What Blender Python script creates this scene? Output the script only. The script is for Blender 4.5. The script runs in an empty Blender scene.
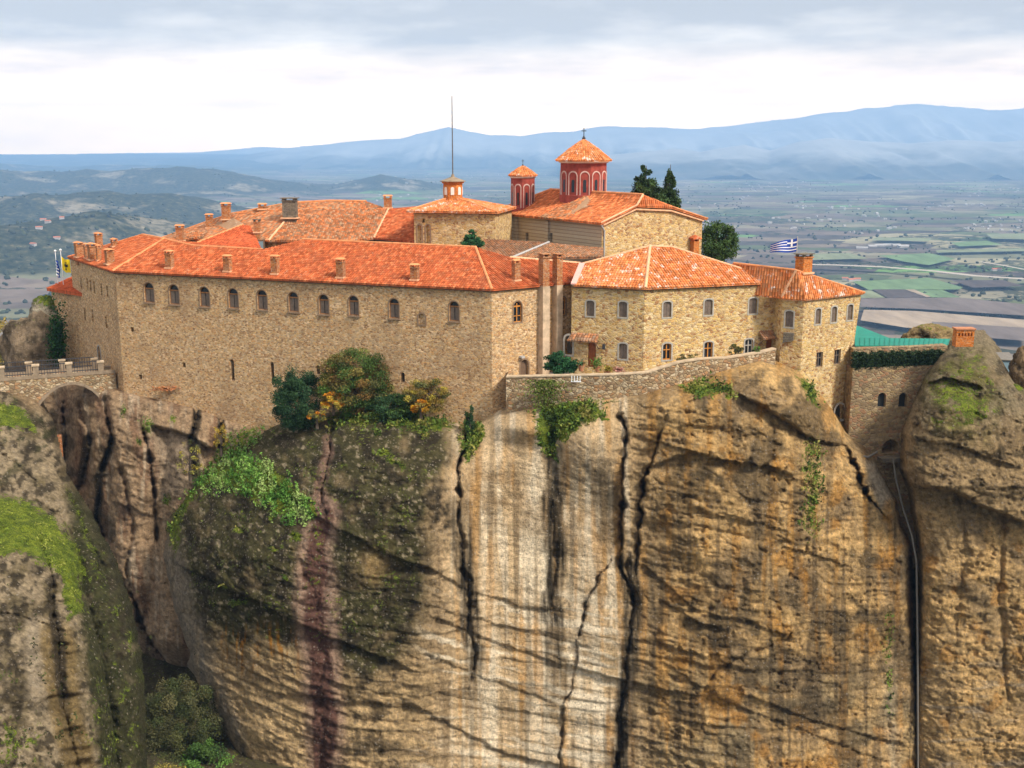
import bpy, bmesh, math, random
import numpy as np
from mathutils import Vector, Matrix
from mathutils.geometry import tessellate_polygon

random.seed(7)
rng = np.random.default_rng(7)
SC = bpy.context.scene
COL = SC.collection

# ---------------------------------------------------------------- camera
F_PX = 1100.0            # focal length in pixels of a 1024 wide picture
HOR = 148.0              # height of the true horizon in the picture
PITCH = math.atan((384 - HOR) / F_PX)
cam_data = bpy.data.cameras.new("camera")
cam = bpy.data.objects.new("camera", cam_data)
COL.objects.link(cam)
cam.location = (0, 0, 0)
cam.rotation_euler = (math.radians(90) - PITCH, 0, 0)
cam_data.sensor_width = 36.0
cam_data.lens = F_PX / 1024 * 36.0
cam_data.clip_start = 1.0
cam_data.clip_end = 200000.0
SC.camera = cam

# ---------------------------------------------------------------- light
SUN_DIR = Vector((0.70, -0.52, 0.80)).normalized()     # towards the sun
SUN_EL = math.asin(SUN_DIR.z)
SUN_AZ = math.atan2(SUN_DIR.x, SUN_DIR.y)
sun_data = bpy.data.lights.new("sun", 'SUN')
sun_data.energy = 3.3
sun_data.angle = math.radians(12)
sun_data.color = (1.0, 0.92, 0.80)
sun = bpy.data.objects.new("sun", sun_data)
COL.objects.link(sun)
sun.rotation_euler = (-SUN_DIR).to_track_quat('-Z', 'Y').to_euler()

world = bpy.data.worlds.new("World")
SC.world = world
world.use_nodes = True
WN, WL = world.node_tree.nodes, world.node_tree.links
for n in list(WN):
    WN.remove(n)


def wn(t, **kw):
    n = WN.new(t)
    for k, v in kw.items():
        setattr(n, k, v)
    return n


sky = wn('ShaderNodeTexSky', sky_type='NISHITA', sun_disc=False)
sky.sun_elevation = SUN_EL
sky.sun_rotation = SUN_AZ
sky.altitude = 500
tc = wn('ShaderNodeTexCoord')
sep = wn('ShaderNodeSeparateXYZ')
WL.new(tc.outputs['Generated'], sep.inputs[0])
# the cloud deck: project the direction onto a flat ceiling so clouds flatten towards the horizon
zc = wn('ShaderNodeMath', operation='MAXIMUM'); WL.new(sep.outputs['Z'], zc.inputs[0]); zc.inputs[1].default_value = 0.0
za = wn('ShaderNodeMath', operation='ADD'); WL.new(zc.outputs[0], za.inputs[0]); za.inputs[1].default_value = 0.10
dx = wn('ShaderNodeMath', operation='DIVIDE'); WL.new(sep.outputs['X'], dx.inputs[0]); WL.new(za.outputs[0], dx.inputs[1])
dy = wn('ShaderNodeMath', operation='DIVIDE'); WL.new(sep.outputs['Y'], dy.inputs[0]); WL.new(za.outputs[0], dy.inputs[1])
cmb = wn('ShaderNodeCombineXYZ'); WL.new(dx.outputs[0], cmb.inputs[0]); WL.new(dy.outputs[0], cmb.inputs[1])
n1 = wn('ShaderNodeTexNoise'); n1.inputs['Scale'].default_value = 1.3; n1.inputs['Detail'].default_value = 7; n1.inputs['Roughness'].default_value = 0.55
WL.new(cmb.outputs[0], n1.inputs['Vector'])
n2 = wn('ShaderNodeTexNoise'); n2.inputs['Scale'].default_value = 7.0; n2.inputs['Detail'].default_value = 9; n2.inputs['Roughness'].default_value = 0.6
sc2 = wn('ShaderNodeMapping'); sc2.inputs['Scale'].default_value = (1.0, 1.0, 4.0)
WL.new(tc.outputs['Generated'], sc2.inputs[0]); WL.new(sc2.outputs[0], n2.inputs['Vector'])
# deck gets thicker (greyer) overhead and thin and bright towards the horizon
thick = wn('ShaderNodeMapRange'); thick.inputs['From Min'].default_value = 0.055; thick.inputs['From Max'].default_value = 0.112
thick.inputs['To Min'].default_value = 0.0; thick.inputs['To Max'].default_value = 1.0
# wavy lower edge of the deck
ww = wn('ShaderNodeMath', operation='MULTIPLY_ADD'); WL.new(n1.outputs['Fac'], ww.inputs[0]); ww.inputs[1].default_value = 0.10
zsh = wn('ShaderNodeMath', operation='SUBTRACT'); WL.new(sep.outputs['Z'], zsh.inputs[0]); zsh.inputs[1].default_value = 0.048
WL.new(zsh.outputs[0], ww.inputs[2])
WL.new(ww.outputs[0], thick.inputs['Value'])
tx = wn('ShaderNodeMath', operation='MULTIPLY_ADD'); WL.new(n2.outputs['Fac'], tx.inputs[0]); tx.inputs[1].default_value = 1.3; tx.inputs[2].default_value = -0.62
tsum = wn('ShaderNodeMath', operation='ADD'); tsum.use_clamp = True
WL.new(thick.outputs[0], tsum.inputs[0]); WL.new(tx.outputs[0], tsum.inputs[1])
cr = wn('ShaderNodeValToRGB')
cr.color_ramp.elements[0].position = 0.0; cr.color_ramp.elements[0].color = (7.8, 7.3, 6.7, 1)
cr.color_ramp.elements[1].position = 1.0; cr.color_ramp.elements[1].color = (3.45, 3.25, 3.05, 1)
e = cr.color_ramp.elements.new(0.5); e.color = (5.6, 5.25, 4.85, 1)
WL.new(tsum.outputs[0], cr.inputs[0])
# the deck is brighter overhead, where it is seen through less of its depth
ovh = wn('ShaderNodeMapRange', interpolation_type='SMOOTHSTEP'); ovh.inputs['From Min'].default_value = 0.16; ovh.inputs['From Max'].default_value = 0.6
ovh.inputs['To Min'].default_value = 1.0; ovh.inputs['To Max'].default_value = 1.85
WL.new(sep.outputs['Z'], ovh.inputs['Value'])
# low down the deck thins out into a bright warm band
glow = wn('ShaderNodeValToRGB'); gz = wn('ShaderNodeMath', operation='MULTIPLY'); gz.inputs[1].default_value = 5.0
WL.new(sep.outputs['Z'], gz.inputs[0]); WL.new(gz.outputs[0], glow.inputs[0])
ge = glow.color_ramp.elements
ge[0].position = 0.16; ge[0].color = (4.6, 3.1, 1.4, 1)
ge[1].position = 0.72; ge[1].color = (1, 1, 1, 1)
for q_, c_q in ((0.22, (3.3, 2.25, 1.15)), (0.30, (2.1, 1.55, 1.0)), (0.45, (1.3, 1.15, 0.95))):
    e = ge.new(q_); e.color = (*c_q, 1)
warm = wn('ShaderNodeMix', data_type='RGBA', blend_type='MULTIPLY'); warm.inputs['Factor'].default_value = 1.0
WL.new(glow.outputs[0], warm.inputs['B']); WL.new(cr.outputs[0], warm.inputs['A'])
lit = wn('ShaderNodeVectorMath', operation='SCALE'); WL.new(warm.outputs['Result'], lit.inputs[0]); WL.new(ovh.outputs[0], lit.inputs['Scale'])
mixs = wn('ShaderNodeMix', data_type='RGBA'); mixs.inputs['Factor'].default_value = 0.92
WL.new(sky.outputs[0], mixs.inputs['A']); WL.new(lit.outputs[0], mixs.inputs['B'])
bg = wn('ShaderNodeBackground'); bg.inputs['Strength'].default_value = 0.138
WL.new(mixs.outputs['Result'], bg.inputs['Color'])
wo = wn('ShaderNodeOutputWorld'); WL.new(bg.outputs[0], wo.inputs['Surface'])

SC.view_settings.view_transform = 'Standard'
SC.view_settings.look = 'None'
SC.view_settings.gamma = 1.0
SC.view_settings.use_curve_mapping = False
SC.view_settings.exposure = 0.60
SC.render.engine = 'CYCLES'
SC.cycles.use_denoising = True
SC.cycles.max_bounces = 5
SC.cycles.diffuse_bounces = 3
SC.cycles.transparent_max_bounces = 4
SC.cycles.volume_bounces = 1

# ---------------------------------------------------------------- measuring helpers
CP, SP = math.cos(PITCH), math.sin(PITCH)


def ray(px, py):
    a = (px - 512) / F_PX
    b = -(py - 384) / F_PX
    return Vector((a, CP + b * SP, -SP + b * CP))


def at_y(px, py, y):
    r = ray(px, py)
    return r * (y / r.y)


def at_z(px, py, z):
    r = ray(px, py)
    return r * (z / r.z)


def at_plane(px, py, a, b, c):
    n = (b - a).cross(c - a)
    r = ray(px, py)
    return r * (a.dot(n) / r.dot(n))


def at_wall(px, py, a, b):
    return at_plane(px, py, Vector((a.x, a.y, 0)), Vector((b.x, b.y, 0)), Vector((a.x, a.y, 10)))


def project(p):
    f = p.y * CP - p.z * SP
    u = p.y * SP + p.z * CP
    return 512 + F_PX * p.x / f, 384 - F_PX * u / f


def np_at_y(px, py, y):
    a = (px - 512) / F_PX
    b = -(py - 384) / F_PX
    ry = CP + b * SP
    return np.stack([a / ry * y, y + 0 * a, (-SP + b * CP) / ry * y], -1)


# ---------------------------------------------------------------- numpy noise
_perm = np.random.default_rng(3).permutation(256)
_perm = np.concatenate([_perm, _perm, _perm])
_g = np.random.default_rng(4).normal(size=(256, 3))
_g /= np.linalg.norm(_g, axis=1)[:, None]


def perlin(p):
    i = np.floor(p).astype(np.int64)
    f = p - i
    i &= 255
    u = f * f * f * (f * (f * 6 - 15) + 10)
    out = 0
    for dx_ in (0, 1):
        for dy_ in (0, 1):
            for dz_ in (0, 1):
                h = _perm[_perm[_perm[(i[..., 0] + dx_) & 255] + ((i[..., 1] + dy_) & 255)] + ((i[..., 2] + dz_) & 255)]
                g = _g[h & 255]
                d = g[..., 0] * (f[..., 0] - dx_) + g[..., 1] * (f[..., 1] - dy_) + g[..., 2] * (f[..., 2] - dz_)
                w = (u[..., 0] if dx_ else 1 - u[..., 0]) * (u[..., 1] if dy_ else 1 - u[..., 1]) * (u[..., 2] if dz_ else 1 - u[..., 2])
                out = out + d * w
    return out * 1.6


def fbm(p, octaves=4, gain=0.5, lac=2.03):
    out, a = 0, 1.0
    for _ in range(octaves):
        out = out + a * perlin(p)
        p = p * lac + 17.3
        a *= gain
    return out


def smooth(a, b, x):
    t = np.clip((x - a) / (b - a), 0, 1)
    return t * t * (3 - 2 * t)


# ---------------------------------------------------------------- objects
def tag(o, label=None, cat=None, group=None, kind=None):
    if label: o["label"] = label
    if cat: o["category"] = cat
    if group: o["group"] = group
    if kind: o["kind"] = kind
    return o


def thing(name, loc, label, cat, group=None):
    o = bpy.data.objects.new(name, None)
    o.empty_display_size = 0.3
    COL.objects.link(o)
    o.location = loc
    return tag(o, label, cat, group)


def link(name, me, mat=None, parent=None):
    o = bpy.data.objects.new(name, me)
    COL.objects.link(o)
    if mat is not None and not me.materials:
        me.materials.append(mat)
    if parent is not None:
        o.parent = parent
        if parent.type == 'EMPTY':
            o.matrix_parent_inverse = Matrix.Translation(-Vector(parent.location))
    return o


class MB:
    """collects polygons of one mesh"""

    def __init__(self):
        self.v, self.f, self.uv = [], [], []

    def poly(self, pts, uv=None):
        i = len(self.v)
        self.v += [tuple(p) for p in pts]
        self.f.append(tuple(range(i, i + len(pts))))
        self.uv.append(uv)

    def box(self, c, s, rz=0.0, r=None):
        """centre, full sizes, turn about z"""
        c = Vector(c)
        ca, sa = math.cos(rz), math.sin(rz)
        ax, ay = Vector((ca, sa, 0)), Vector((-sa, ca, 0))
        if r is not None:
            ax = Vector((r.x, r.y, 0)).normalized(); ay = Vector((-ax.y, ax.x, 0))
        az = Vector((0, 0, 1))
        self.obox(c, ax * s[0] / 2, ay * s[1] / 2, az * s[2] / 2)

    def obox(self, c, a, b, d):
        P = [c + i * a + j * b + k * d for k in (-1, 1) for j in (-1, 1) for i in (-1, 1)]
        for q in ((0, 2, 3, 1), (4, 5, 7, 6), (0, 1, 5, 4), (2, 6, 7, 3), (0, 4, 6, 2), (1, 3, 7, 5)):
            self.poly([P[k] for k in q])

    def prism(self, outline, d):
        """outline of points swept by vector d, closed"""
        d = Vector(d)
        o = [Vector(p) for p in outline]
        q = [p + d for p in o]
        n = len(o)
        self.poly(o[::-1]); self.poly(q)
        for i in range(n):
            j = (i + 1) % n
            self.poly([o[i], o[j], q[j], q[i]])

    def ring(self, outer, inner, d):
        d = Vector(d)
        n = len(outer)
        O = [Vector(p) for p in outer]; I = [Vector(p) for p in inner]
        for i in range(n):
            j = (i + 1) % n
            self.poly([O[i] + d, O[j] + d, I[j] + d, I[i] + d])
            self.poly([O[i], O[j], O[j] + d, O[i] + d])
            self.poly([I[j], I[i], I[i] + d, I[j] + d])

    def tube(self, path, r, n=6):
        P = [Vector(p) for p in path]
        R = r if hasattr(r, '__len__') else [r] * len(P)
        rings = []
        for k, p in enumerate(P):
            t = (P[min(k + 1, len(P) - 1)] - P[max(k - 1, 0)]).normalized()
            a = t.cross(Vector((0, 0, 1)))
            if a.length < 1e-3: a = Vector((1, 0, 0))
            a.normalize(); b = t.cross(a)
            rings.append([p + (a * math.cos(2 * math.pi * i / n) + b * math.sin(2 * math.pi * i / n)) * R[k] for i in range(n)])
        for k in range(len(P) - 1):
            for i in range(n):
                j = (i + 1) % n
                self.poly([rings[k][i], rings[k][j], rings[k + 1][j], rings[k + 1][i]])
        self.poly(rings[0][::-1]); self.poly(rings[-1])

    def lathe(self, c, prof, n=12, a0=0.0):
        """prof: (radius, z) from bottom to top"""
        c = Vector(c)
        rings = [[c + Vector((r * math.cos(a0 + 2 * math.pi * i / n), r * math.sin(a0 + 2 * math.pi * i / n), z)) for i in range(n)] for r, z in prof]
        for k in range(len(prof) - 1):
            for i in range(n):
                j = (i + 1) % n
                self.poly([rings[k][i], rings[k][j], rings[k + 1][j], rings[k + 1][i]])
        self.poly(rings[0][::-1]); self.poly(rings[-1])

    def slab(self, pts, t=0.16, tiles=False):
        """a roof plane: top face with tile coordinates, sides and underside"""
        P = [Vector(p) for p in pts]
        n = Vector((0, 0, 0))
        for i in range(len(P)):
            n += P[i].cross(P[(i + 1) % len(P)])
        if n.z < 0:
            P = P[::-1]; n = -n
        n.normalize()
        u = Vector((0, 0, 1)).cross(n)
        if u.length < 1e-4: u = Vector((1, 0, 0))
        u.normalize(); v = n.cross(u)
        uv = [(p.dot(u), p.dot(v)) for p in P]
        self.poly(P, uv)
        Q = [p - Vector((0, 0, t)) for p in P]
        self.poly(Q[::-1], [(0.02, 0.02)] * len(P))
        for i in range(len(P)):
            j = (i + 1) % len(P)
            self.poly([P[i], Q[i], Q[j], P[j]], [uv[i], uv[i], uv[j], uv[j]])
        if not tiles:
            return
        # the cover tiles: half-round, overlapping, each row a little raised at its lower end
        cw, rh, rad = 0.30, 0.42, 0.105
        tri = [[P[k] for k in T] for T in tessellate_polygon([P])]
        tuv = [[(q.dot(u), q.dot(v), q.dot(n)) for q in T] for T in tri]

        def lift_at(a, b):
            for (x0, y0, z0), (x1, y1, z1), (x2, y2, z2) in tuv:
                d = (y1 - y2) * (x0 - x2) + (x2 - x1) * (y0 - y2)
                if abs(d) < 1e-9: continue
                l0 = ((y1 - y2) * (a - x2) + (x2 - x1) * (b - y2)) / d
                l1 = ((y2 - y0) * (a - x2) + (x0 - x2) * (b - y2)) / d
                if l0 >= -1e-4 and l1 >= -1e-4 and l0 + l1 <= 1 + 1e-4: return l0 * z0 + l1 * z1 + (1 - l0 - l1) * z2
            return None

        us = [q[0] for q in uv]
        ang = [math.pi * k / 4 for k in range(5)]
        for ci in range(math.floor(min(us) / cw), math.ceil(max(us) / cw)):
            uc = (ci + .5) * cw
            xs = []
            for i in range(len(uv)):
                (a0, b0), (a1, b1) = uv[i], uv[(i + 1) % len(uv)]
                if (a0 > uc) != (a1 > uc): xs.append(b0 + (b1 - b0) * (uc - a0) / (a1 - a0))
            xs.sort()
            for v0, v1 in zip(xs[::2], xs[1::2]):
                k0 = math.floor(v0 / rh)
                for ri in range(k0, math.ceil(v1 / rh)):
                    a, b = max(v0 - .06, ri * rh - .05), min(v1, (ri + 1) * rh)
                    if b - a < .06: continue
                    za, zb_ = lift_at(uc, max(a, v0 + .002)), lift_at(uc, b - .002)
                    if za is None or zb_ is None: continue
                    j = random.uniform(-.012, .012); up_ = random.uniform(.02, .045)
                    lo = [u * (uc + j - math.cos(t_) * rad) + v * a + n * (za + up_ + math.sin(t_) * rad * .8) for t_ in ang]
                    hi = [u * (uc + j - math.cos(t_) * rad * .85) + v * b + n * (zb_ + math.sin(t_) * rad * .7) for t_ in ang]
                    c_ = ((ci + .5) * cw, (ri + .5) * rh)
                    for k in range(4):
                        self.poly([lo[k], lo[k + 1], hi[k + 1], hi[k]], [c_] * 4)
                    self.poly(lo, [c_] * 5)

    def mesh(self, name, smooth_=False):
        me = bpy.data.meshes.new(name)
        me.from_pydata(self.v, [], self.f)
        if any(u is not None for u in self.uv):
            lay = me.uv_layers.new(name="UVMap")
            k = 0
            for fi, f in enumerate(self.f):
                for q in range(len(f)):
                    lay.data[k].uv = self.uv[fi][q] if self.uv[fi] else (0, 0)
                    k += 1
        if smooth_:
            me.polygons.foreach_set('use_smooth', [True] * len(me.polygons))
        me.update()
        return me

    def build(self, name, mat, parent=None, smooth_=False, weld=False):
        me = self.mesh(name, smooth_)
        if weld:
            bm = bmesh.new(); bm.from_mesh(me)
            bmesh.ops.remove_doubles(bm, verts=bm.verts, dist=1e-4)
            bmesh.ops.recalc_face_normals(bm, faces=bm.faces)
            bm.to_mesh(me); bm.free()
            if smooth_:
                me.polygons.foreach_set('use_smooth', [True] * len(me.polygons))
        return link(name, me, mat, parent)


def carve(me, cutter):
    """cut a cutter MB out of a closed mesh"""
    if not cutter.v:
        return me
    bm = bmesh.new(); bm.from_mesh(cutter.mesh("cut"))
    bmesh.ops.remove_doubles(bm, verts=bm.verts, dist=1e-5)
    bmesh.ops.recalc_face_normals(bm, faces=bm.faces)
    cm = bpy.data.meshes.new("cut"); bm.to_mesh(cm); bm.free()
    bm = bmesh.new(); bm.from_mesh(me)
    bmesh.ops.remove_doubles(bm, verts=bm.verts, dist=1e-5)
    bmesh.ops.recalc_face_normals(bm, faces=bm.faces)
    bm.to_mesh(me); bm.free()
    a = bpy.data.objects.new("carve_a", me); b = bpy.data.objects.new("carve_b", cm)
    COL.objects.link(a); COL.objects.link(b)
    m = a.modifiers.new("b", 'BOOLEAN'); m.operation = 'DIFFERENCE'; m.object = b; m.solver = 'EXACT'; m.use_self = True
    dg = bpy.context.evaluated_depsgraph_get()
    out = bpy.data.meshes.new_from_object(a.evaluated_get(dg))
    bpy.data.objects.remove(a); bpy.data.objects.remove(b)
    return out


# ---------------------------------------------------------------- materials
def new_mat(name):
    m = bpy.data.materials.new(name)
    m.use_nodes = True
    nt = m.node_tree
    b = nt.nodes['Principled BSDF']
    b.inputs['Roughness'].default_value = 0.9
    b.inputs['Specular IOR Level'].default_value = 0.25
    return m, nt, b


def N(nt, t, **kw):
    n = nt.nodes.new(t)
    for k, v in kw.items():
        if hasattr(n, k): setattr(n, k, v)
        else: n.inputs[k.replace('_', ' ')].default_value = v
    return n


def ramp(nt, fac, stops, interp='LINEAR'):
    r = nt.nodes.new('ShaderNodeValToRGB')
    cr_ = r.color_ramp
    cr_.interpolation = interp
    while len(cr_.elements) > 1: cr_.elements.remove(cr_.elements[-1])
    cr_.elements[0].position = stops[0][0]; cr_.elements[0].color = (*stops[0][1], 1)
    for p, c in stops[1:]:
        e_ = cr_.elements.new(p); e_.color = (*c, 1)
    nt.links.new(fac, r.inputs[0])
    return r.outputs[0]


def mix(nt, fac, a, b, blend='MIX'):
    m = nt.nodes.new('ShaderNodeMix'); m.data_type = 'RGBA'; m.blend_type = blend
    for sock, val in ((m.inputs['Factor'], fac), (m.inputs['A'], a), (m.inputs['B'], b)):
        if isinstance(val, (int, float)): sock.default_value = val
        elif isinstance(val, tuple): sock.default_value = (*val, 1)
        else: nt.links.new(val, sock)
    return m.outputs['Result']


def mth(nt, op, a, b=None, c=None, clamp=False):
    m = nt.nodes.new('ShaderNodeMath'); m.operation = op; m.use_clamp = clamp
    for i, val in enumerate((a, b, c)):
        if val is None: continue
        if isinstance(val, (int, float)): m.inputs[i].default_value = val
        else: nt.links.new(val, m.inputs[i])
    return m.outputs[0]


def objcoord(nt, scale=(1, 1, 1), rot=(0, 0, 0)):
    t = nt.nodes.new('ShaderNodeTexCoord')
    m = nt.nodes.new('ShaderNodeMapping')
    m.inputs['Scale'].default_value = scale
    m.inputs['Rotation'].default_value = rot
    nt.links.new(t.outputs['Object'], m.inputs[0])
    return m.outputs[0]


def noise(nt, vec, scale, detail=3, rough=0.55, out='Fac'):
    n = nt.nodes.new('ShaderNodeTexNoise')
    n.inputs['Scale'].default_value = scale; n.inputs['Detail'].default_value = detail; n.inputs['Roughness'].default_value = rough
    if vec is not None: nt.links.new(vec, n.inputs['Vector'])
    return n.outputs[out]


def voro(nt, vec, scale, feature='F1', out='Distance', rand=1.0):
    n = nt.nodes.new('ShaderNodeTexVoronoi'); n.feature = feature
    n.inputs['Scale'].default_value = scale; n.inputs['Randomness'].default_value = rand
    nt.links.new(vec, n.inputs['Vector'])
    return n.outputs[out]


def bump(nt, b, height, strength=0.5, dist=0.1):
    bp = nt.nodes.new('ShaderNodeBump')
    bp.inputs['Strength'].default_value = strength; bp.inputs['Distance'].default_value = dist
    nt.links.new(height, bp.inputs['Height'])
    nt.links.new(bp.outputs[0], b.inputs['Normal'])


def plain_mat(name, col, rough=0.7, var=0.15, scale=3.0, metal=0.0):
    m, nt, b = new_mat(name)
    c = objcoord(nt)
    n = noise(nt, c, scale, 5, 0.65)
    lo = tuple(x * (1 - var) for x in col); hi = tuple(min(1, x * (1 + var)) for x in col)
    nt.links.new(ramp(nt, n, [(0.3, lo), (0.7, hi)]), b.inputs['Base Color'])
    b.inputs['Roughness'].default_value = rough
    b.inputs['Metallic'].default_value = metal
    return m


def rubble_mat(name, stones, mortar, scale=2.6, mortar_w=0.05, stain=(0.16, 0.12, 0.08), stain_amt=0.5, squash=1.7, bumpd=0.05):
    m, nt, b = new_mat(name)
    c0 = objcoord(nt)
    wob = noise(nt, c0, 2.2, 2, 0.5, 'Color')
    cc = nt.nodes.new('ShaderNodeMix'); cc.data_type = 'VECTOR'
    cc.inputs['Factor'].default_value = 0.12
    nt.links.new(c0, cc.inputs['A']); nt.links.new(wob, cc.inputs['B'])
    mp = nt.nodes.new('ShaderNodeMapping'); mp.inputs['Scale'].default_value = (1, 1, squash)
    nt.links.new(cc.outputs['Result'], mp.inputs[0])
    vec = mp.outputs[0]
    rnd = voro(nt, vec, scale, 'F1', 'Color')
    s = nt.nodes.new('ShaderNodeSeparateColor'); nt.links.new(rnd, s.inputs[0])
    k = len(stones)
    col = ramp(nt, s.outputs[0], [(i / k, st) for i, st in enumerate(stones)], 'CONSTANT')
    # each stone has its own tone and grain
    val = mth(nt, 'MULTIPLY_ADD', s.outputs[1], 0.34, 0.82)
    grain = noise(nt, c0, 14, 3, 0.6)
    val = mth(nt, 'MULTIPLY', val, mth(nt, 'MULTIPLY_ADD', grain, 0.7, 0.65))
    hs = nt.nodes.new('ShaderNodeHueSaturation'); nt.links.new(val, hs.inputs['Value']); nt.links.new(col, hs.inputs['Color']); hs.inputs['Saturation'].default_value = 1.12
    edge = voro(nt, vec, scale, 'DISTANCE_TO_EDGE', 'Distance')
    mf = mth(nt, 'LESS_THAN', edge, mortar_w)
    col2 = mix(nt, mth(nt, 'MULTIPLY', mf, 0.8), hs.outputs[0], mortar)
    st1 = noise(nt, c0, 0.16, 5, 0.65)
    sf = ramp(nt, st1, [(0.50, (0, 0, 0)), (0.72, (1, 1, 1))])
    col3 = mix(nt, mth(nt, 'MULTIPLY', sf, stain_amt), col2, mix(nt, 0.35, stain, col2))
    # rain streaks
    vs = objcoord(nt, (1.1, 1.1, 0.07))
    st2 = ramp(nt, noise(nt, vs, 1.0, 4, 0.6), [(0.56, (0, 0, 0)), (0.75, (1, 1, 1))])
    col4 = mix(nt, mth(nt, 'MULTIPLY', st2, stain_amt * 0.6), col3, mix(nt, 0.45, stain, col3))
    nt.links.new(col4, b.inputs['Base Color'])
    hgt = mth(nt, 'ADD', mth(nt, 'MINIMUM', mth(nt, 'MULTIPLY', edge, 6.0), 1.0), mth(nt, 'MULTIPLY', grain, 0.6))
    bump(nt, b, hgt, 0.9, bumpd)
    return m


def tile_mat(name, cols, pale=(0.6, 0.5, 0.42), pale_amt=0.15, cw=0.30, rh=0.42, age=0.3, agecol=(0.16, 0.11, 0.07)):
    m, nt, b = new_mat(name)
    t = nt.nodes.new('ShaderNodeTexCoord')
    s = nt.nodes.new('ShaderNodeSeparateXYZ'); nt.links.new(t.outputs['UV'], s.inputs[0])
    u = mth(nt, 'DIVIDE', s.outputs[0], cw); v = mth(nt, 'DIVIDE', s.outputs[1], rh)
    fu, fv = mth(nt, 'FLOOR', u), mth(nt, 'FLOOR', v)
    cv = nt.nodes.new('ShaderNodeCombineXYZ'); nt.links.new(fu, cv.inputs[0]); nt.links.new(fv, cv.inputs[1])
    w = nt.nodes.new('ShaderNodeTexWhiteNoise'); w.noise_dimensions = '2D'; nt.links.new(cv.outputs[0], w.inputs['Vector'])
    k = len(cols)
    col = ramp(nt, w.outputs['Value'], [(i / k, c) for i, c in enumerate(cols)], 'CONSTANT')
    ws = nt.nodes.new('ShaderNodeSeparateColor'); nt.links.new(w.outputs['Color'], ws.inputs[0])
    hs = nt.nodes.new('ShaderNodeHueSaturation'); nt.links.new(col, hs.inputs['Color'])
    nt.links.new(mth(nt, 'MULTIPLY_ADD', ws.outputs[1], 0.60, 0.70), hs.inputs['Value'])
    c0 = objcoord(nt)
    n1_ = noise(nt, c0, 0.45, 6, 0.7)
    col = mix(nt, mth(nt, 'MULTIPLY', ramp(nt, n1_, [(0.48, (0, 0, 0)), (0.68, (1, 1, 1))]), age), hs.outputs[0], agecol)
    n2_ = noise(nt, c0, 1.3, 6, 0.75)
    pl = mth(nt, 'MULTIPLY', ramp(nt, n2_, [(0.56, (0, 0, 0)), (0.63, (1, 1, 1))]), mth(nt, 'GREATER_THAN', ws.outputs[2], 1 - pale_amt * 2))
    col = mix(nt, mth(nt, 'MULTIPLY', pl, min(1.0, pale_amt * 3)), col, pale)
    nt.links.new(col, b.inputs['Base Color'])
    barrel = mth(nt, 'ABSOLUTE', mth(nt, 'SINE', mth(nt, 'MULTIPLY', u, math.pi)))
    step = mth(nt, 'SUBTRACT', 1.0, mth(nt, 'FRACT', v))
    h = mth(nt, 'ADD', mth(nt, 'MULTIPLY', barrel, 0.8), mth(nt, 'MULTIPLY', step, 0.7))
    h = mth(nt, 'ADD', h, mth(nt, 'MULTIPLY', ws.outputs[0], 0.5))
    bump(nt, b, noise(nt, c0, 9.0, 4, .65), 0.6, 0.04)
    b.inputs['Specular IOR Level'].default_value = 0.08
    b.inputs['Roughness'].default_value = 0.95
    return m


def vcol_mat(name, attr='tint', rough=0.8, trans=0.0):
    m, nt, b = new_mat(name)
    a = nt.nodes.new('ShaderNodeAttribute'); a.attribute_name = attr
    nt.links.new(a.outputs['Color'], b.inputs['Base Color'])
    b.inputs['Roughness'].default_value = rough
    return m

# ================================================================ far ground
PLAIN = -300.0


def gauss_ridge(X, Y, pts, width_front, width_back, seed):
    """a hill: pts = (px, py of its crest, distance)"""
    W = [at_y(px, py, d) for px, py, d in pts]
    az = np.array([w.x / w.y for w in W]); yy = np.array([w.y for w in W]); zz = np.array([w.z for w in W]) - PLAIN
    o = np.argsort(az)
    A = X / np.maximum(Y, 1.0)
    hgt = np.interp(A, az[o], zz[o], left=0, right=0)
    yc = np.interp(A, az[o], yy[o])
    d = Y - yc
    w = np.where(d < 0, width_front, width_back)
    return hgt * np.exp(-(d / w) ** 2) * (Y > 0)


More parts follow.
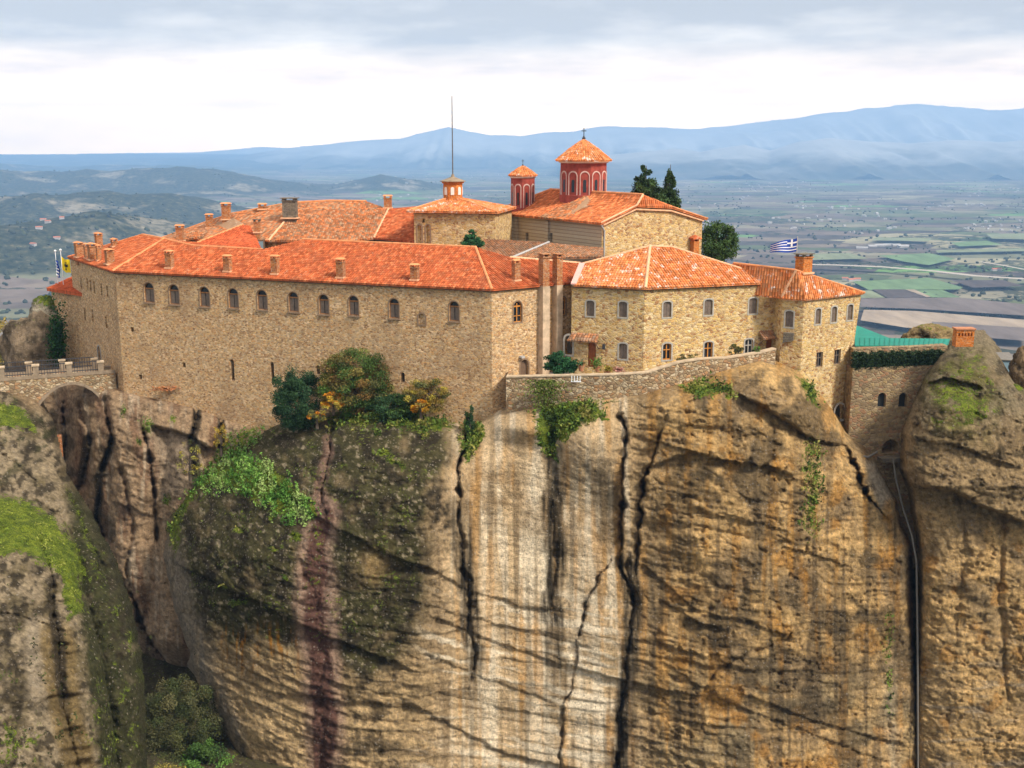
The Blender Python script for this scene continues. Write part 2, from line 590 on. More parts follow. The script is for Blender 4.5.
def terrain_height(X, Y):
    R = np.hypot(X, Y)
    h = np.full(X.shape, PLAIN)
    # the foot of the rock pillars: high ground close by, dropping to the plain
    h += (-72 - PLAIN) * (1 - smooth(230, 1150, np.hypot(X, Y - 110)))
    # wooded knoll behind the bridge
    h += 40 * np.exp(-(((X + 98) / 30) ** 2 + ((Y - 190) / 32) ** 2))
    hills = np.zeros(X.shape)
    hills = np.maximum(hills, gauss_ridge(X, Y, [(-400, 190, 2600), (-60, 212, 2700), (0, 216, 2800), (60, 208, 2900), (110, 212, 3000), (160, 222, 3100), (230, 236, 3100), (330, 300, 3100)], 330, 420, 1))
    hills = np.maximum(hills, gauss_ridge(X, Y, [(-400, 188, 4200), (-60, 200, 4300), (40, 199, 4300), (110, 194, 4500), (170, 197, 4500), (230, 206, 4600), (300, 224, 4600)], 480, 600, 2))
    hills = np.maximum(hills, gauss_ridge(X, Y, [(-400, 178, 7000), (-60, 171, 7200), (0, 172, 7200), (50, 176, 7300), (120, 174, 7300), (180, 168, 7600), (235, 174, 7600), (285, 183, 7800), (330, 186, 8000), (380, 173, 8200), (420, 180, 8200), (480, 192, 8200)], 800, 900, 3))
    hills = np.maximum(hills, gauss_ridge(X, Y, [(-400, 160, 12000), (0, 164, 12000), (70, 169, 13000), (160, 166, 13000), (240, 170, 13500), (330, 172, 14000)], 1500, 1500, 4))
    h += 185 * smooth(12500, 22500, R) + 25 * smooth(14000, 20000, R) * fbm(np.stack([X / 2600, Y / 2600, 0 * X + 21], -1), 4)
    P = np.stack([X / 900, Y / 900, 0 * X + 3.1], -1)
    n = fbm(P, 5, 0.55)
    h = h + hills * (1 + 0.45 * n)
    h += 22 * smooth(2500, 9000, R) * fbm(np.stack([X / 2500, Y / 4000, 0 * X], -1), 3) * (X < 0) * smooth(30000, 12000, R)
    h += np.clip(R - 100, 0, 300) / 300 * 2.0 * fbm(np.stack([X / 60, Y / 60, 0 * X + 9], -1), 3)
    return np.maximum(h, PLAIN - 12)


def build_ground():
    az = np.radians(np.concatenate([np.arange(-180, -40, 5), np.arange(-40, 40, 0.16), np.arange(40, 180, 5)]))
    rad = np.concatenate([[0.5, 60, 120], np.geomspace(150, 23000, 380)])
    A, Rr = np.meshgrid(az, rad)
    X, Y = Rr * np.sin(A), Rr * np.cos(A)
    Z = terrain_height(X, Y)
    nr, na = X.shape
    me = bpy.data.meshes.new("ground")
    V = np.stack([X, Y, Z], -1).reshape(-1, 3)
    i = np.arange(nr - 1)[:, None] * na + np.arange(na)[None, :]
    j = np.arange(nr - 1)[:, None] * na + (np.arange(na)[None, :] + 1) % na
    Fc = np.stack([i, j, j + na, i + na], -1).reshape(-1, 4)
    fill_mesh(me, V, Fc)
    # forest on the slopes, fields on the flat
    hill = np.clip((Z - PLAIN - 14) / 50, 0, 1).reshape(-1)
    a = me.attributes.new("hill", 'FLOAT', 'POINT'); a.data.foreach_set('value', hill.astype(np.float32))
    return me


def fill_mesh(me, V, Fc, smooth_=True):
    nv, nf = len(V), len(Fc)
    me.vertices.add(nv); me.vertices.foreach_set('co', V.astype(np.float32).ravel())
    k = Fc.shape[1]
    me.loops.add(nf * k); me.loops.foreach_set('vertex_index', Fc.astype(np.int32).ravel())
    me.polygons.add(nf)
    me.polygons.foreach_set('loop_start', np.arange(0, nf * k, k, dtype=np.int32))
    me.polygons.foreach_set('loop_total', np.full(nf, k, dtype=np.int32))
    me.polygons.foreach_set('use_smooth', np.full(nf, smooth_, dtype=bool))
    me.update(calc_edges=True)


def ground_material():
    m, nt, b = new_mat("plain_and_hills")
    c = objcoord(nt)
    wob = noise(nt, c, 0.0012, 3, 0.5, 'Color')
    # fields: cells stretched one way, turned district by district
    rot = objcoord(nt, (1 / 330.0, 1 / 150.0, 1.0), (0, 0, 0.25))
    sepv = nt.nodes.new('ShaderNodeSeparateXYZ'); nt.links.new(rot, sepv.inputs[0])
    flat = nt.nodes.new('ShaderNodeCombineXYZ'); nt.links.new(sepv.outputs[0], flat.inputs[0]); nt.links.new(sepv.outputs[1], flat.inputs[1])
    fm = nt.nodes.new('ShaderNodeTexVoronoi'); fm.voronoi_dimensions = '2D'; fm.distance = 'CHEBYCHEV'; fm.inputs['Scale'].default_value = 1.0
    nt.links.new(flat.outputs[0], fm.inputs['Vector'])
    s = nt.nodes.new('ShaderNodeSeparateColor'); nt.links.new(fm.outputs['Color'], s.inputs[0])
    fields = ramp(nt, s.outputs[0], [
        (0.00, (0.134, 0.108, 0.089)), (0.14, (0.191, 0.154, 0.118)), (0.27, (0.113, 0.131, 0.064)), (0.38, (0.230, 0.205, 0.140)),
        (0.48, (0.088, 0.074, 0.064)), (0.60, (0.162, 0.161, 0.098)), (0.70, (0.130, 0.235, 0.075)), (0.76, (0.168, 0.133, 0.108)),
        (0.86, (0.302, 0.271, 0.172)), (0.93, (0.095, 0.116, 0.060))], 'CONSTANT')
    fine = noise(nt, c, 0.012, 5, 0.65)
    fields = mix(nt, 1.0, fields, ramp(nt, fine, [(0.3, (0.75, 0.75, 0.75)), (0.7, (1.25, 1.25, 1.25))]), 'MULTIPLY')
    # hedges, tree belts and thickets
    ed = nt.nodes.new('ShaderNodeTexVoronoi'); ed.voronoi_dimensions = '2D'; ed.feature = 'DISTANCE_TO_EDGE'; ed.inputs['Scale'].default_value = 0.55
    nt.links.new(flat.outputs[0], ed.inputs['Vector'])
    dots = noise(nt, c, 0.03, 2, 0.5)
    hedge = mth(nt, 'MULTIPLY', mth(nt, 'LESS_THAN', ed.outputs['Distance'], 0.045), mth(nt, 'GREATER_THAN', dots, 0.5))
    thick = mth(nt, 'MULTIPLY', mth(nt, 'GREATER_THAN', noise(nt, c, 0.0011, 5, 0.6), 0.57), mth(nt, 'GREATER_THAN', noise(nt, c, 0.02, 4, 0.7), 0.46))
    tree = mth(nt, 'MAXIMUM', hedge, thick)
    base = mix(nt, mth(nt, 'MULTIPLY', tree, 0.85), fields, (0.035, 0.042, 0.022))
    # hills: scrub forest, with bare pale slopes
    hf = noise(nt, c, 0.0038, 6, 0.62)
    scrub = ramp(nt, noise(nt, c, 0.045, 5, 0.72), [(0.40, (0.016, 0.021, 0.011)), (0.56, (0.055, 0.058, 0.028)), (0.70, (0.15, 0.13, 0.075))])
    bare = ramp(nt, noise(nt, c, 0.03, 5, 0.7), [(0.38, (0.06, 0.058, 0.034)), (0.50, (0.22, 0.19, 0.13)), (0.7, (0.30, 0.26, 0.19))])
    hillc = mix(nt, ramp(nt, hf, [(0.54, (0, 0, 0)), (0.63, (1, 1, 1))]), scrub, bare)
    at = nt.nodes.new('ShaderNodeAttribute'); at.attribute_name = 'hill'
    hmask = mth(nt, 'ADD', at.outputs['Fac'], mth(nt, 'MULTIPLY', mth(nt, 'SUBTRACT', noise(nt, c, 0.004, 4, 0.6), 0.5), 0.8), clamp=True)
    hm = ramp(nt, hmask, [(0.12, (0, 0, 0)), (0.30, (1, 1, 1))])
    nt.links.new(mix(nt, hm, base, hillc), b.inputs['Base Color'])
    b.inputs['Roughness'].default_value = 1.0
    b.inputs['Specular IOR Level'].default_value = 0.0
    return m


GROUND = link("ground", build_ground(), ground_material())
tag(GROUND, kind='structure')


# ---------------------------------------------------------------- mountain ranges on the far side of the plain
def mountain(name, pts, dist, depth, rough, seed, mat):
    ax = np.array([p[0] for p in pts], float); ay = np.array([p[1] for p in pts], float)
    px = np.arange(ax.min(), ax.max() + 1, 2.0)
    py = np.interp(px, ax, ay)
    crest = np.array([tuple(at_y(x, y, dist)) for x, y in zip(px, py)])
    t = np.concatenate([np.linspace(-1, 0, 46), np.linspace(0, 1, 16)[1:]])
    hz = crest[:, 2] - PLAIN
    T, H = np.meshgrid(t, hz, indexing='ij')
    X = np.repeat((crest[:, 0] / dist)[None, :], len(t), 0)
    Y = dist + T * depth
    X = X * Y
    P = np.stack([X / 1700, Y / 1700, 0 * X + seed], -1)
    n = fbm(P, 5, 0.55)
    rid = 1 - np.abs(fbm(np.stack([X / 2200, Y / 3600, 0 * X + seed + 5], -1), 4, 0.55))
    fall = np.clip(1 - np.abs(T) * (1 + .35 * fbm(np.stack([X / 900, 0 * X + seed, 0 * X], -1), 4, .6)), 0, 1) ** 1.15
    Z = PLAIN - 15 + (H + 15) * (fall + fall * (1 - fall) * 0.9 * (rid - 0.6)) + rough * n * fall * H
    V = np.stack([X, Y, Z], -1).reshape(-1, 3)
    nr, na = X.shape
    i = np.arange(nr - 1)[:, None] * na + np.arange(na - 1)[None, :]
    Fc = np.stack([i, i + 1, i + 1 + na, i + na], -1).reshape(-1, 4)
    me = bpy.data.meshes.new(name)
    fill_mesh(me, V, Fc)
    o = link(name, me, mat)
    tag(o, kind='structure')


m_mount, nt_, b_ = new_mat("haze_paled_mountain")
c_ = objcoord(nt_)
hazed_ = ramp(nt_, noise(nt_, c_, 0.0012, 6, 0.65), [(0.35, (0.30, 0.29, 0.26)), (0.75, (0.46, 0.45, 0.42))])  # pale tone puts distance haze into the mountains' own colour
scr_ = ramp(nt_, noise(nt_, c_, 0.0016, 6, 0.7), [(0.35, (0.04, 0.045, 0.03)), (0.6, (0.12, 0.11, 0.08)), (0.75, (0.22, 0.19, 0.15))])
sz_ = nt_.nodes.new('ShaderNodeSeparateXYZ'); nt_.links.new(c_, sz_.inputs[0])
hh_ = mth(nt_, 'ADD', mth(nt_, 'MULTIPLY', sz_.outputs[2], 1 / 260.0), mth(nt_, 'MULTIPLY_ADD', noise(nt_, c_, 0.0009, 5, 0.65), 2.2, -0.2))
nt_.links.new(mix(nt_, ramp(nt_, hh_, [(0.15, (0, 0, 0)), (0.75, (1, 1, 1))]), scr_, hazed_), b_.inputs['Base Color'])
mountain("mountain_range", [(-500, 156), (-60, 156), (60, 155), (130, 153), (200, 152), (262, 147), (300, 149), (345, 151), (420, 155), (520, 157)], 21800, 900, 0.05, 1, m_mount)
mountain("mountain_range", [(120, 170), (230, 158), (265, 152), (290, 148), (345, 141), (400, 138), (430, 131), (448, 127), (465, 130), (490, 135), (520, 136), (545, 133), (575, 132), (600, 128), (640, 126), (700, 128),
                            (740, 124), (770, 121), (800, 117), (840, 112), (880, 107), (920, 104), (960, 107), (1000, 110), (1040, 104), (1100, 100), (1300, 112), (1600, 140)], 18500, 3600, 0.07, 2, m_mount)
mountain("mountain_range", [(560, 160), (600, 156), (640, 152), (675, 150), (700, 153), (720, 149), (745, 145), (770, 150), (800, 141), (830, 137), (870, 140), (910, 143), (950, 139), (1000, 141), (1040, 138), (1200, 132), (1500, 150)], 13200, 2400, 0.07, 3, m_mount)

# ---------------------------------------------------------------- fields, roads and houses on the near plain
def on_plain(px, py, up=0.0):
    return at_z(px, py, PLAIN + up)


def field(pts, col, k):
    m = bpy.data.materials.get("field_%d" % k)
    if m is None:
        m, nt, b = new_mat("field_%d" % k)
        c = objcoord(nt, (1, 0.25, 1), (0, 0, 0.3))
        nt.links.new(ramp(nt, noise(nt, c, 0.03, 5, 0.7), [(0.3, tuple(x * 0.72 for x in col)), (0.7, tuple(x * 1.2 for x in col))]), b.inputs['Base Color'])
        b.inputs['Specular IOR Level'].default_value = 0.0
    mb = MB()
    P = [on_plain(x, y) for x, y in pts]
    # follow the ground below
    mb.poly([(p.x, p.y, PLAIN + 7 + 0.3 * k) for p in P])
    o = mb.build("field", m)
    tag(o, kind='structure')


def z5(pts):        # corners read off an enlarged view of the right side
    return [(740 + x * 0.2734, 220 + y * 0.2734) for x, y in pts]


GREEN, PALEG, DARK, TAN, MAUVE = (0.15, 0.225, 0.11), (0.21, 0.235, 0.14), (0.095, 0.078, 0.072), (0.34, 0.27, 0.20), (0.17, 0.14, 0.125)
for k, (pts, col) in enumerate([
        ([(410, 236), (690, 222), (815, 258), (800, 266), (470, 268)], GREEN),
        ([(640, 270), (740, 268), (805, 296), (700, 296)], GREEN),
        ([(505, 140), (690, 131), (790, 152), (690, 176), (600, 163)], GREEN),
        ([(265, 134), (400, 131), (470, 152), (258, 157)], PALEG),
        ([(715, 120), (1100, 112), (1100, 123), (720, 130)], PALEG),
        ([(770, 92), (900, 85), (960, 100), (800, 107)], GREEN),
        ([(452, 345), (640, 350), (1060, 385), (1060, 440), (850, 432), (600, 412), (440, 385)], TAN),
        ([(482, 269), (600, 269), (680, 300), (540, 302)], DARK),
        ([(604, 270), (636, 270), (696, 297), (684, 300)], TAN),
        ([(770, 236), (960, 235), (1040, 258), (850, 264)], DARK),
        ([(440, 275), (480, 275), (530, 302), (440, 304)], PALEG),
        ([(440, 306), (800, 302), (1060, 330), (1060, 372), (640, 345), (440, 338)], MAUVE),
        ([(500, 75), (700, 78), (690, 90), (480, 86)], PALEG),
        ([(900, 62), (1060, 60), (1060, 84), (920, 80)], PALEG),
        ([(700, 395), (1060, 420), (1060, 470), (700, 440)], MAUVE)]):
    field(z5(pts), col, k)


def road(pts, width, name="road"):
    mb = MB()
    P = [on_plain(x, y) for x, y in pts]
    L, R_ = [], []
    for i, p in enumerate(P):
        t = (P[min(i + 1, len(P) - 1)] - P[max(i - 1, 0)]); t.z = 0; t.normalize()
        s_ = Vector((-t.y, t.x, 0)) * width / 2
        L.append(Vector((p.x, p.y, PLAIN + 14)) + s_); R_.append(Vector((p.x, p.y, PLAIN + 14)) - s_)
    for i in range(len(P) - 1):
        mb.poly([R_[i], R_[i + 1], L[i + 1], L[i]])
    o = mb.build(name, M_DUSTY)
    tag(o, kind='structure')


M_DUSTY = plain_mat("pale_gravel", (0.42, 0.37, 0.31), 0.95, 0.15, 0.02)
road(z5([(200, 182), (330, 184), (520, 192), (700, 207), (860, 226), (1100, 242)]), 26)
road(z5([(880, 172), (960, 186), (1100, 214)]), 12)
road([(0, 275), (30, 283), (60, 281), (110, 279)], 9)
road([(380, 224), (420, 210), (433, 219), (470, 214)], 10)

# ================================================================ the rock pillars
def seg_dist(px, py, pts):
    """distance to a polyline, signed offset to its left/below, and the fraction along it"""
    pts = np.array(pts, float)
    best = np.full(px.shape, 1e9); sgn = np.zeros(px.shape); par = np.zeros(px.shape)
    L = np.concatenate([[0], np.cumsum(np.hypot(*np.diff(pts, axis=0).T))])
    for k in range(len(pts) - 1):
        (x0, y0), (x1, y1) = pts[k], pts[k + 1]
        dx_, dy_ = x1 - x0, y1 - y0
        t = np.clip(((px - x0) * dx_ + (py - y0) * dy_) / (dx_ * dx_ + dy_ * dy_ + 1e-9), 0, 1)
        ex, ey = px - (x0 + t * dx_), py - (y0 + t * dy_)
        d = np.hypot(ex, ey)
        s = np.sign(dx_ * ey - dy_ * ex)
        m = d < best
        best = np.where(m, d, best); sgn = np.where(m, s, sgn)
        par = np.where(m, (L[k] + t * (L[k + 1] - L[k])) / L[-1], par)
    return best, sgn, par


def in_poly(px, py, pts):
    inside = np.zeros(px.shape, bool)
    n = len(pts)
    j = n - 1
    for i in range(n):
        xi, yi = pts[i]; xj, yj = pts[j]
        c = ((yi > py) != (yj > py)) & (px < (xj - xi) * (py - yi) / (yj - yi + 1e-9) + xi)
        inside ^= c
        j = i
    return inside


def soft_poly(px, py, pts, w):
    """1 inside, fading to 0 across w pixels at the edge"""
    ins = in_poly(px, py, pts)
    d, _, _ = seg_dist(px, py, list(pts) + [pts[0]])
    sd = np.where(ins, d, -d)
    return smooth(-w, w, sd)


def lerp(a, b, t):
    return a + (b - a) * t[..., None]


class Relief:
    """a rock face: measured outline and depth, real relief, real size"""

    def __init__(self, x0, x1, y0, y1, step):
        self.gx = np.arange(x0, x1 + step, step); self.gy = np.arange(y0, y1 + step, step)
        self.px, self.py = np.meshgrid(self.gx, self.gy)
        self.step = step
        self.green = np.zeros(self.px.shape)

    def finish(self, name, depth, colour, green, mat, keep=None, calm=1.0, rough=(1.2, 0.5, 0.22, 0.10), seed=0.0, strata=0.18, tilt=0.16, pits=None, fiss=1.0, ledges=0.0):
        px, py = self.px, self.py
        P = np_at_y(px, py, depth)
        ns = P + seed
        d = np.zeros(px.shape)
        for a, s in zip(rough, (14.0, 5.0, 1.8, 0.62)):
            if a: d += a * (calm if s < 6 else 1.0) * fbm(ns / np.array([s, s, s * 0.8]), 3, 0.5)
        bed = P[..., 2] + tilt * P[..., 0] + 0.5 * perlin(ns / 9.0)
        q = np.stack([0.02 * P[..., 0] + 3, 0 * bed + seed, bed * 0.9], -1)
        bedn = fbm(q, 3, 0.6)
        d += strata * calm * np.where(bedn > 0, bedn, 0.6 * bedn)
        # thin bedding ledges: each bed juts out and is cut back under its lip
        if np.ndim(ledges):
            sw = bed * .95 + .35 * perlin(ns / 3.0)
            fr = sw - np.floor(sw)
            st_ = perlin(np.stack([np.floor(sw) * 7.3, P[..., 0] / 9, 0 * bed + seed], -1))
            d += ledges * .30 * np.clip(.5 + st_, 0, 1) * (smooth(0, .12, fr) * -1 * (1 - fr))
        # fine fissures along the bedding and across it
        for sc_, amp in ((np.array([7.0, 7.0, 2.2]), .20), (np.array([1.6, 1.6, 5.5]), .09)):
            q2 = np.stack([P[..., 0] / sc_[0], P[..., 1] / sc_[1], bed / sc_[2]], -1) + seed + sc_[2]
            d += amp * fiss * smooth(.86, .985, 1 - np.abs(fbm(q2, 4, .55)))
        if pits is not None:
            w = fbm(ns / np.array([0.9, 0.9, 0.6]), 3, 0.6)
            d += 0.45 * pits * smooth(0.25, 0.75, w)
        P = P + np.stack([0 * d, d, 0 * d], -1)
        # pull the moved points back onto their own sight line so outlines stay where they were measured
        k = (P[..., 1] / (P[..., 1] - d))
        P[..., 0] *= k; P[..., 2] *= k
        self.P = P
        nr, na = px.shape
        i = np.arange(nr - 1)[:, None] * na + np.arange(na - 1)[None, :]
        Fc = np.stack([i, i + na, i + na + 1, i + 1], -1)
        if keep is not None:
            kf = keep[:-1, :-1] & keep[1:, :-1] & keep[:-1, 1:] & keep[1:, 1:]
            Fc = Fc[kf]
        Fc = Fc.reshape(-1, 4)
        me = bpy.data.meshes.new(name)
        fill_mesh(me, P.reshape(-1, 3), Fc)
        ca = me.color_attributes.new("rock", 'FLOAT_COLOR', 'POINT')
        speck = fbm(ns / .55, 3, .7)
        colour = colour * (1 + .38 * (.3 + .7 * calm) * np.clip(speck, -1, 1.3))[..., None]
        ca.data.foreach_set('color', np.concatenate([np.clip(colour, 0, 1), np.ones(px.shape + (1,))], -1).astype(np.float32).ravel())
        ka = me.attributes.new("calm", 'FLOAT', 'POINT')
        ka.data.foreach_set('value', (np.zeros(px.shape) + calm).astype(np.float32).ravel())
        ga = me.attributes.new("green", 'FLOAT', 'POINT')
        ga.data.foreach_set('value', np.clip(green, 0, 1).astype(np.float32).ravel())
        self.green = green
        o = link(name, me, mat)
        tag(o, kind='structure')
        # underlying normals for planting
        du = np.gradient(P, axis=1); dv = np.gradient(P, axis=0)
        n = np.cross(dv, du); n /= np.linalg.norm(n, axis=-1)[..., None] + 1e-9
        n *= np.where(n[..., 1:2] > 0, -1, 1)
        self.n = n
        return o

    def at(self, x, y):
        i = np.clip(np.round((np.asarray(y) - self.gy[0]) / self.step).astype(int), 0, len(self.gy) - 1)
        j = np.clip(np.round((np.asarray(x) - self.gx[0]) / self.step).astype(int), 0, len(self.gx) - 1)
        return self.P[i, j], self.n[i, j]


def rock_material():
    m, nt, b = new_mat("conglomerate_rock")
    a = nt.nodes.new('ShaderNodeAttribute'); a.attribute_name = 'rock'
    g = nt.nodes.new('ShaderNodeAttribute'); g.attribute_name = 'green'
    c = objcoord(nt)
    g1 = noise(nt, c, 2.6, 6, 0.7)
    g2 = noise(nt, c, 9.0, 4, 0.65)
    # vertical wash marks
    vs = noise(nt, objcoord(nt, (1.9, 1.9, 0.10)), 1.0, 5, 0.65)
    tone = mth(nt, 'MULTIPLY_ADD', g1, 1.7, 0.12)
    tone = mth(nt, 'MULTIPLY', tone, mth(nt, 'MULTIPLY_ADD', vs, 0.4, 0.80))
    tone = mth(nt, 'MULTIPLY', tone, mth(nt, 'MULTIPLY_ADD', g2, 0.6, 0.72))
    hs = nt.nodes.new('ShaderNodeHueSaturation'); nt.links.new(a.outputs['Color'], hs.inputs['Color']); nt.links.new(tone, hs.inputs['Value']); hs.inputs['Saturation'].default_value = 1.15
    gv = nt.nodes.new('ShaderNodeTexVoronoi'); gv.inputs['Scale'].default_value = 5.5; nt.links.new(c, gv.inputs['Vector'])
    gs = nt.nodes.new('ShaderNodeSeparateColor'); nt.links.new(gv.outputs['Color'], gs.inputs[0])
    cal = nt.nodes.new('ShaderNodeAttribute'); cal.attribute_name = 'calm'
    gritty = mth(nt, 'MULTIPLY', mth(nt, 'SUBTRACT', gs.outputs[0], 0.5), mth(nt, 'MULTIPLY_ADD', cal.outputs['Fac'], 0.65, 0.2))
    tone = mth(nt, 'MULTIPLY', tone, mth(nt, 'ADD', gritty, 1.0))
    # pebbles of the conglomerate, pale and dark
    pv_ = nt.nodes.new('ShaderNodeTexVoronoi'); pv_.inputs['Scale'].default_value = 3.4; nt.links.new(c, pv_.inputs['Vector'])
    ps = nt.nodes.new('ShaderNodeSeparateColor'); nt.links.new(pv_.outputs['Color'], ps.inputs[0])
    peb = mth(nt, 'MULTIPLY', mth(nt, 'LESS_THAN', pv_.outputs['Distance'], 0.33), mth(nt, 'GREATER_THAN', ps.outputs[0], 0.60))
    pcol = ramp(nt, ps.outputs[1], [(0.0, (0.10, 0.08, 0.06)), (0.35, (0.30, 0.24, 0.18)), (0.7, (0.44, 0.38, 0.30))], 'CONSTANT')
    col = mix(nt, mth(nt, 'MULTIPLY', peb, 0.42), hs.outputs[0], pcol)
    # moss and small plants
    mn = mth(nt, 'ADD', g.outputs['Fac'], mth(nt, 'MULTIPLY', mth(nt, 'SUBTRACT', g1, 0.5), 2.6))
    mf = ramp(nt, mn, [(0.42, (0, 0, 0)), (0.60, (1, 1, 1))])
    g3 = noise(nt, c, 1.1, 5, 0.7)
    mc = ramp(nt, mth(nt, 'ADD', mth(nt, 'MULTIPLY', g2, .5), mth(nt, 'MULTIPLY', g3, .5)), [(0.36, (0.028, 0.040, 0.008)), (0.47, (0.09, 0.125, 0.016)), (0.56, (0.20, 0.25, 0.025)), (0.66, (0.30, 0.31, 0.04))])
    col = mix(nt, mf, col, mc)
    nt.links.new(col, b.inputs['Base Color'])
    g4 = noise(nt, c, 24.0, 3, 0.6)
    h = mth(nt, 'ADD', mth(nt, 'MULTIPLY', g1, 1.2), mth(nt, 'ADD', mth(nt, 'MULTIPLY', g2, 0.7), mth(nt, 'MULTIPLY', g4, 0.25)))
    h = mth(nt, 'ADD', h, mth(nt, 'MULTIPLY', peb, 0.5))
    h = mth(nt, 'ADD', h, mth(nt, 'MULTIPLY', gritty, 0.9))
    bump(nt, b, h, 1.0, 0.30)
    b.inputs['Specular IOR Level'].default_value = 0.12
    return m


M_ROCK = rock_material()
C_ = lambda *a: np.array(a, float)
CREAM, OCHRE, GREYB, DARKS = C_(0.72, 0.54, 0.345), C_(0.62, 0.425, 0.225), C_(0.34, 0.25, 0.155), C_(0.045, 0.036, 0.024)
MOSSD, PURPLE, RUST, WHITE = C_(0.040, 0.042, 0.017), C_(0.150, 0.082, 0.066), C_(0.42, 0.20, 0.06), C_(0.88, 0.76, 0.58)

# ---------------------------------------------------------------- the great central cliff
M = Relief(148, 932, 338, 800, 1.2)
px, py = M.px, M.py
cx = np.array([140, 165, 200, 250, 300, 350, 420, 470, 500, 560, 640, 700, 760, 800, 845, 880, 915, 940], float)
cyT = np.array([530, 510, 470, 437, 418, 412, 418, 428, 414, 405, 398, 380, 366, 376, 440, 462, 478, 480], float)
cdT = np.array([122, 121, 120, 119.5, 118, 115.8, 112.6, 110.6, 109.2, 107.2, 106.2, 107.5, 108.6, 110.5, 112, 113, 114, 115], float)
cdF = np.array([111, 109, 106, 103, 101, 100, 100.5, 103, 104.2, 104.6, 104, 103, 103.5, 104.5, 106.5, 108.2, 109.5, 112], float)
yT, dT, dF = np.interp(px, cx, cyT), np.interp(px, cx, cdT), np.interp(px, cx, cdF)
below = np.maximum(py - yT, 0)
sh = np.interp(px, [150, 300, 440, 500, 650, 800, 930], [60, 55, 45, 22, 26, 34, 20])
D = dF + (dT - dF) * np.exp(-below / sh) - 0.006 * below
D = np.where(py < yT, dT + (yT - py) * 0.46, D)
wx = px + 5 * fbm(np.stack([px / 45, py / 45, 0 * px + 2], -1), 4, .6) + .9 * fbm(np.stack([px / 7, py / 7, 0 * px + 2], -1), 2, .6); wy = py + 6 * fbm(np.stack([px / 45, py / 45, 0 * px + 7], -1), 4, .6)
# left edge of the pillar turns away into the gully
edge = np.interp(py, [430, 470, 500, 520, 560, 600, 640, 680, 720, 768, 800], [250, 205, 178, 167, 166, 176, 190, 205, 222, 243, 254]) + 3 * perlin(np.stack([py / 14, 0 * py, 0 * py], -1))
lft = np.maximum(edge - px, 0)
D += np.minimum(lft * 1.6, 26)
rim = np.exp(-np.maximum(px - edge, 0) / 16.0)
D += 1.8 * rim
# a smoother grey flank left of the mossy face
# right edge falls into the chimney crack
edr = np.interp(py, [440, 470, 500, 530, 545, 580, 620, 650, 700, 768, 800], [868, 876, 893, 900, 908, 908, 908, 912, 914, 916, 917]) + 2 * perlin(np.stack([py / 11, 0 * py + 4, 0 * py], -1))
rgt = np.maximum(px - edr, 0)
D += np.minimum(rgt * 1.5, 16)
D += .6 * np.exp(-np.maximum(edr - px, 0) / 5.0)

# broad form: the mossy bulge, buttress edges between the cracks
D -= 2.2 * np.exp(-(((px - 385) / 70) ** 2 + ((py - 500) / 90) ** 2))
D -= 1.6 * np.exp(-(((px - 250) / 60) ** 2 + ((py - 560) / 60) ** 2))
D -= 2.0 * np.exp(-(((px - 522) / 24) ** 2 + ((py - 426) / 13) ** 2))
D -= 2.0 * np.exp(-(((px - 692) / 46) ** 2 + ((py - 410) / 20) ** 4))
D -= 1.8 * np.exp(-(((px - 790) / 48) ** 2 + ((py - 398 - .45 * (px - 790)) / 22) ** 4))
D += 1.3 * np.exp(-(((px - 553) / 7) ** 2 + ((py - 440) / 26) ** 2))
D -= 1.5 * np.exp(-(((px - 590) / 30) ** 2 + ((py - 450) / 34) ** 2))


def groove(pts, w, depth_, wob=True, taper=None):
    w = w * .50
    depth_ = depth_ * .85
    d, s, t = seg_dist(wx if wob else px, wy if wob else py, pts)
    k = 1.0 if taper is None else np.interp(t, np.linspace(0, 1, len(taper)), taper)
    vary = np.clip(0.75 + 1.1 * fbm(np.stack([t * 9 + pts[0][0], d * 0 + pts[0][1], s * 0], -1), 3, .6), .25, 1.7)
    ww = w * np.maximum(k, 0.15) * vary
    # one side of a joint stands a little proud of the other
    lip = 0.16 * depth_ * k * np.where(s > 0, np.exp(-d / 9.0), -np.exp(-d / 9.0))
    return depth_ * np.exp(-(d / ww) ** 2) * k * np.clip(vary, .5, 1.2) + lip


def step(pts, amt, w_out=30.0, w_in=14.0):
    """an overhanging bed: rock stands out above the line and is cut back below it"""
    d, s, t = seg_dist(px + .35 * (wx - px), py + .35 * (wy - py) + 1.2 * perlin(np.stack([px / 9, py / 9, 0 * px], -1)), pts)
    fade = smooth(0, 0.1, t) * smooth(1, 0.9, t)
    return amt * fade * np.where(s > 0, np.exp(-d / w_in), -0.7 * np.exp(-d / w_out)) * np.where(s > 0, 1.0, smooth(0, 3, d) * 0.4 + 0.6)


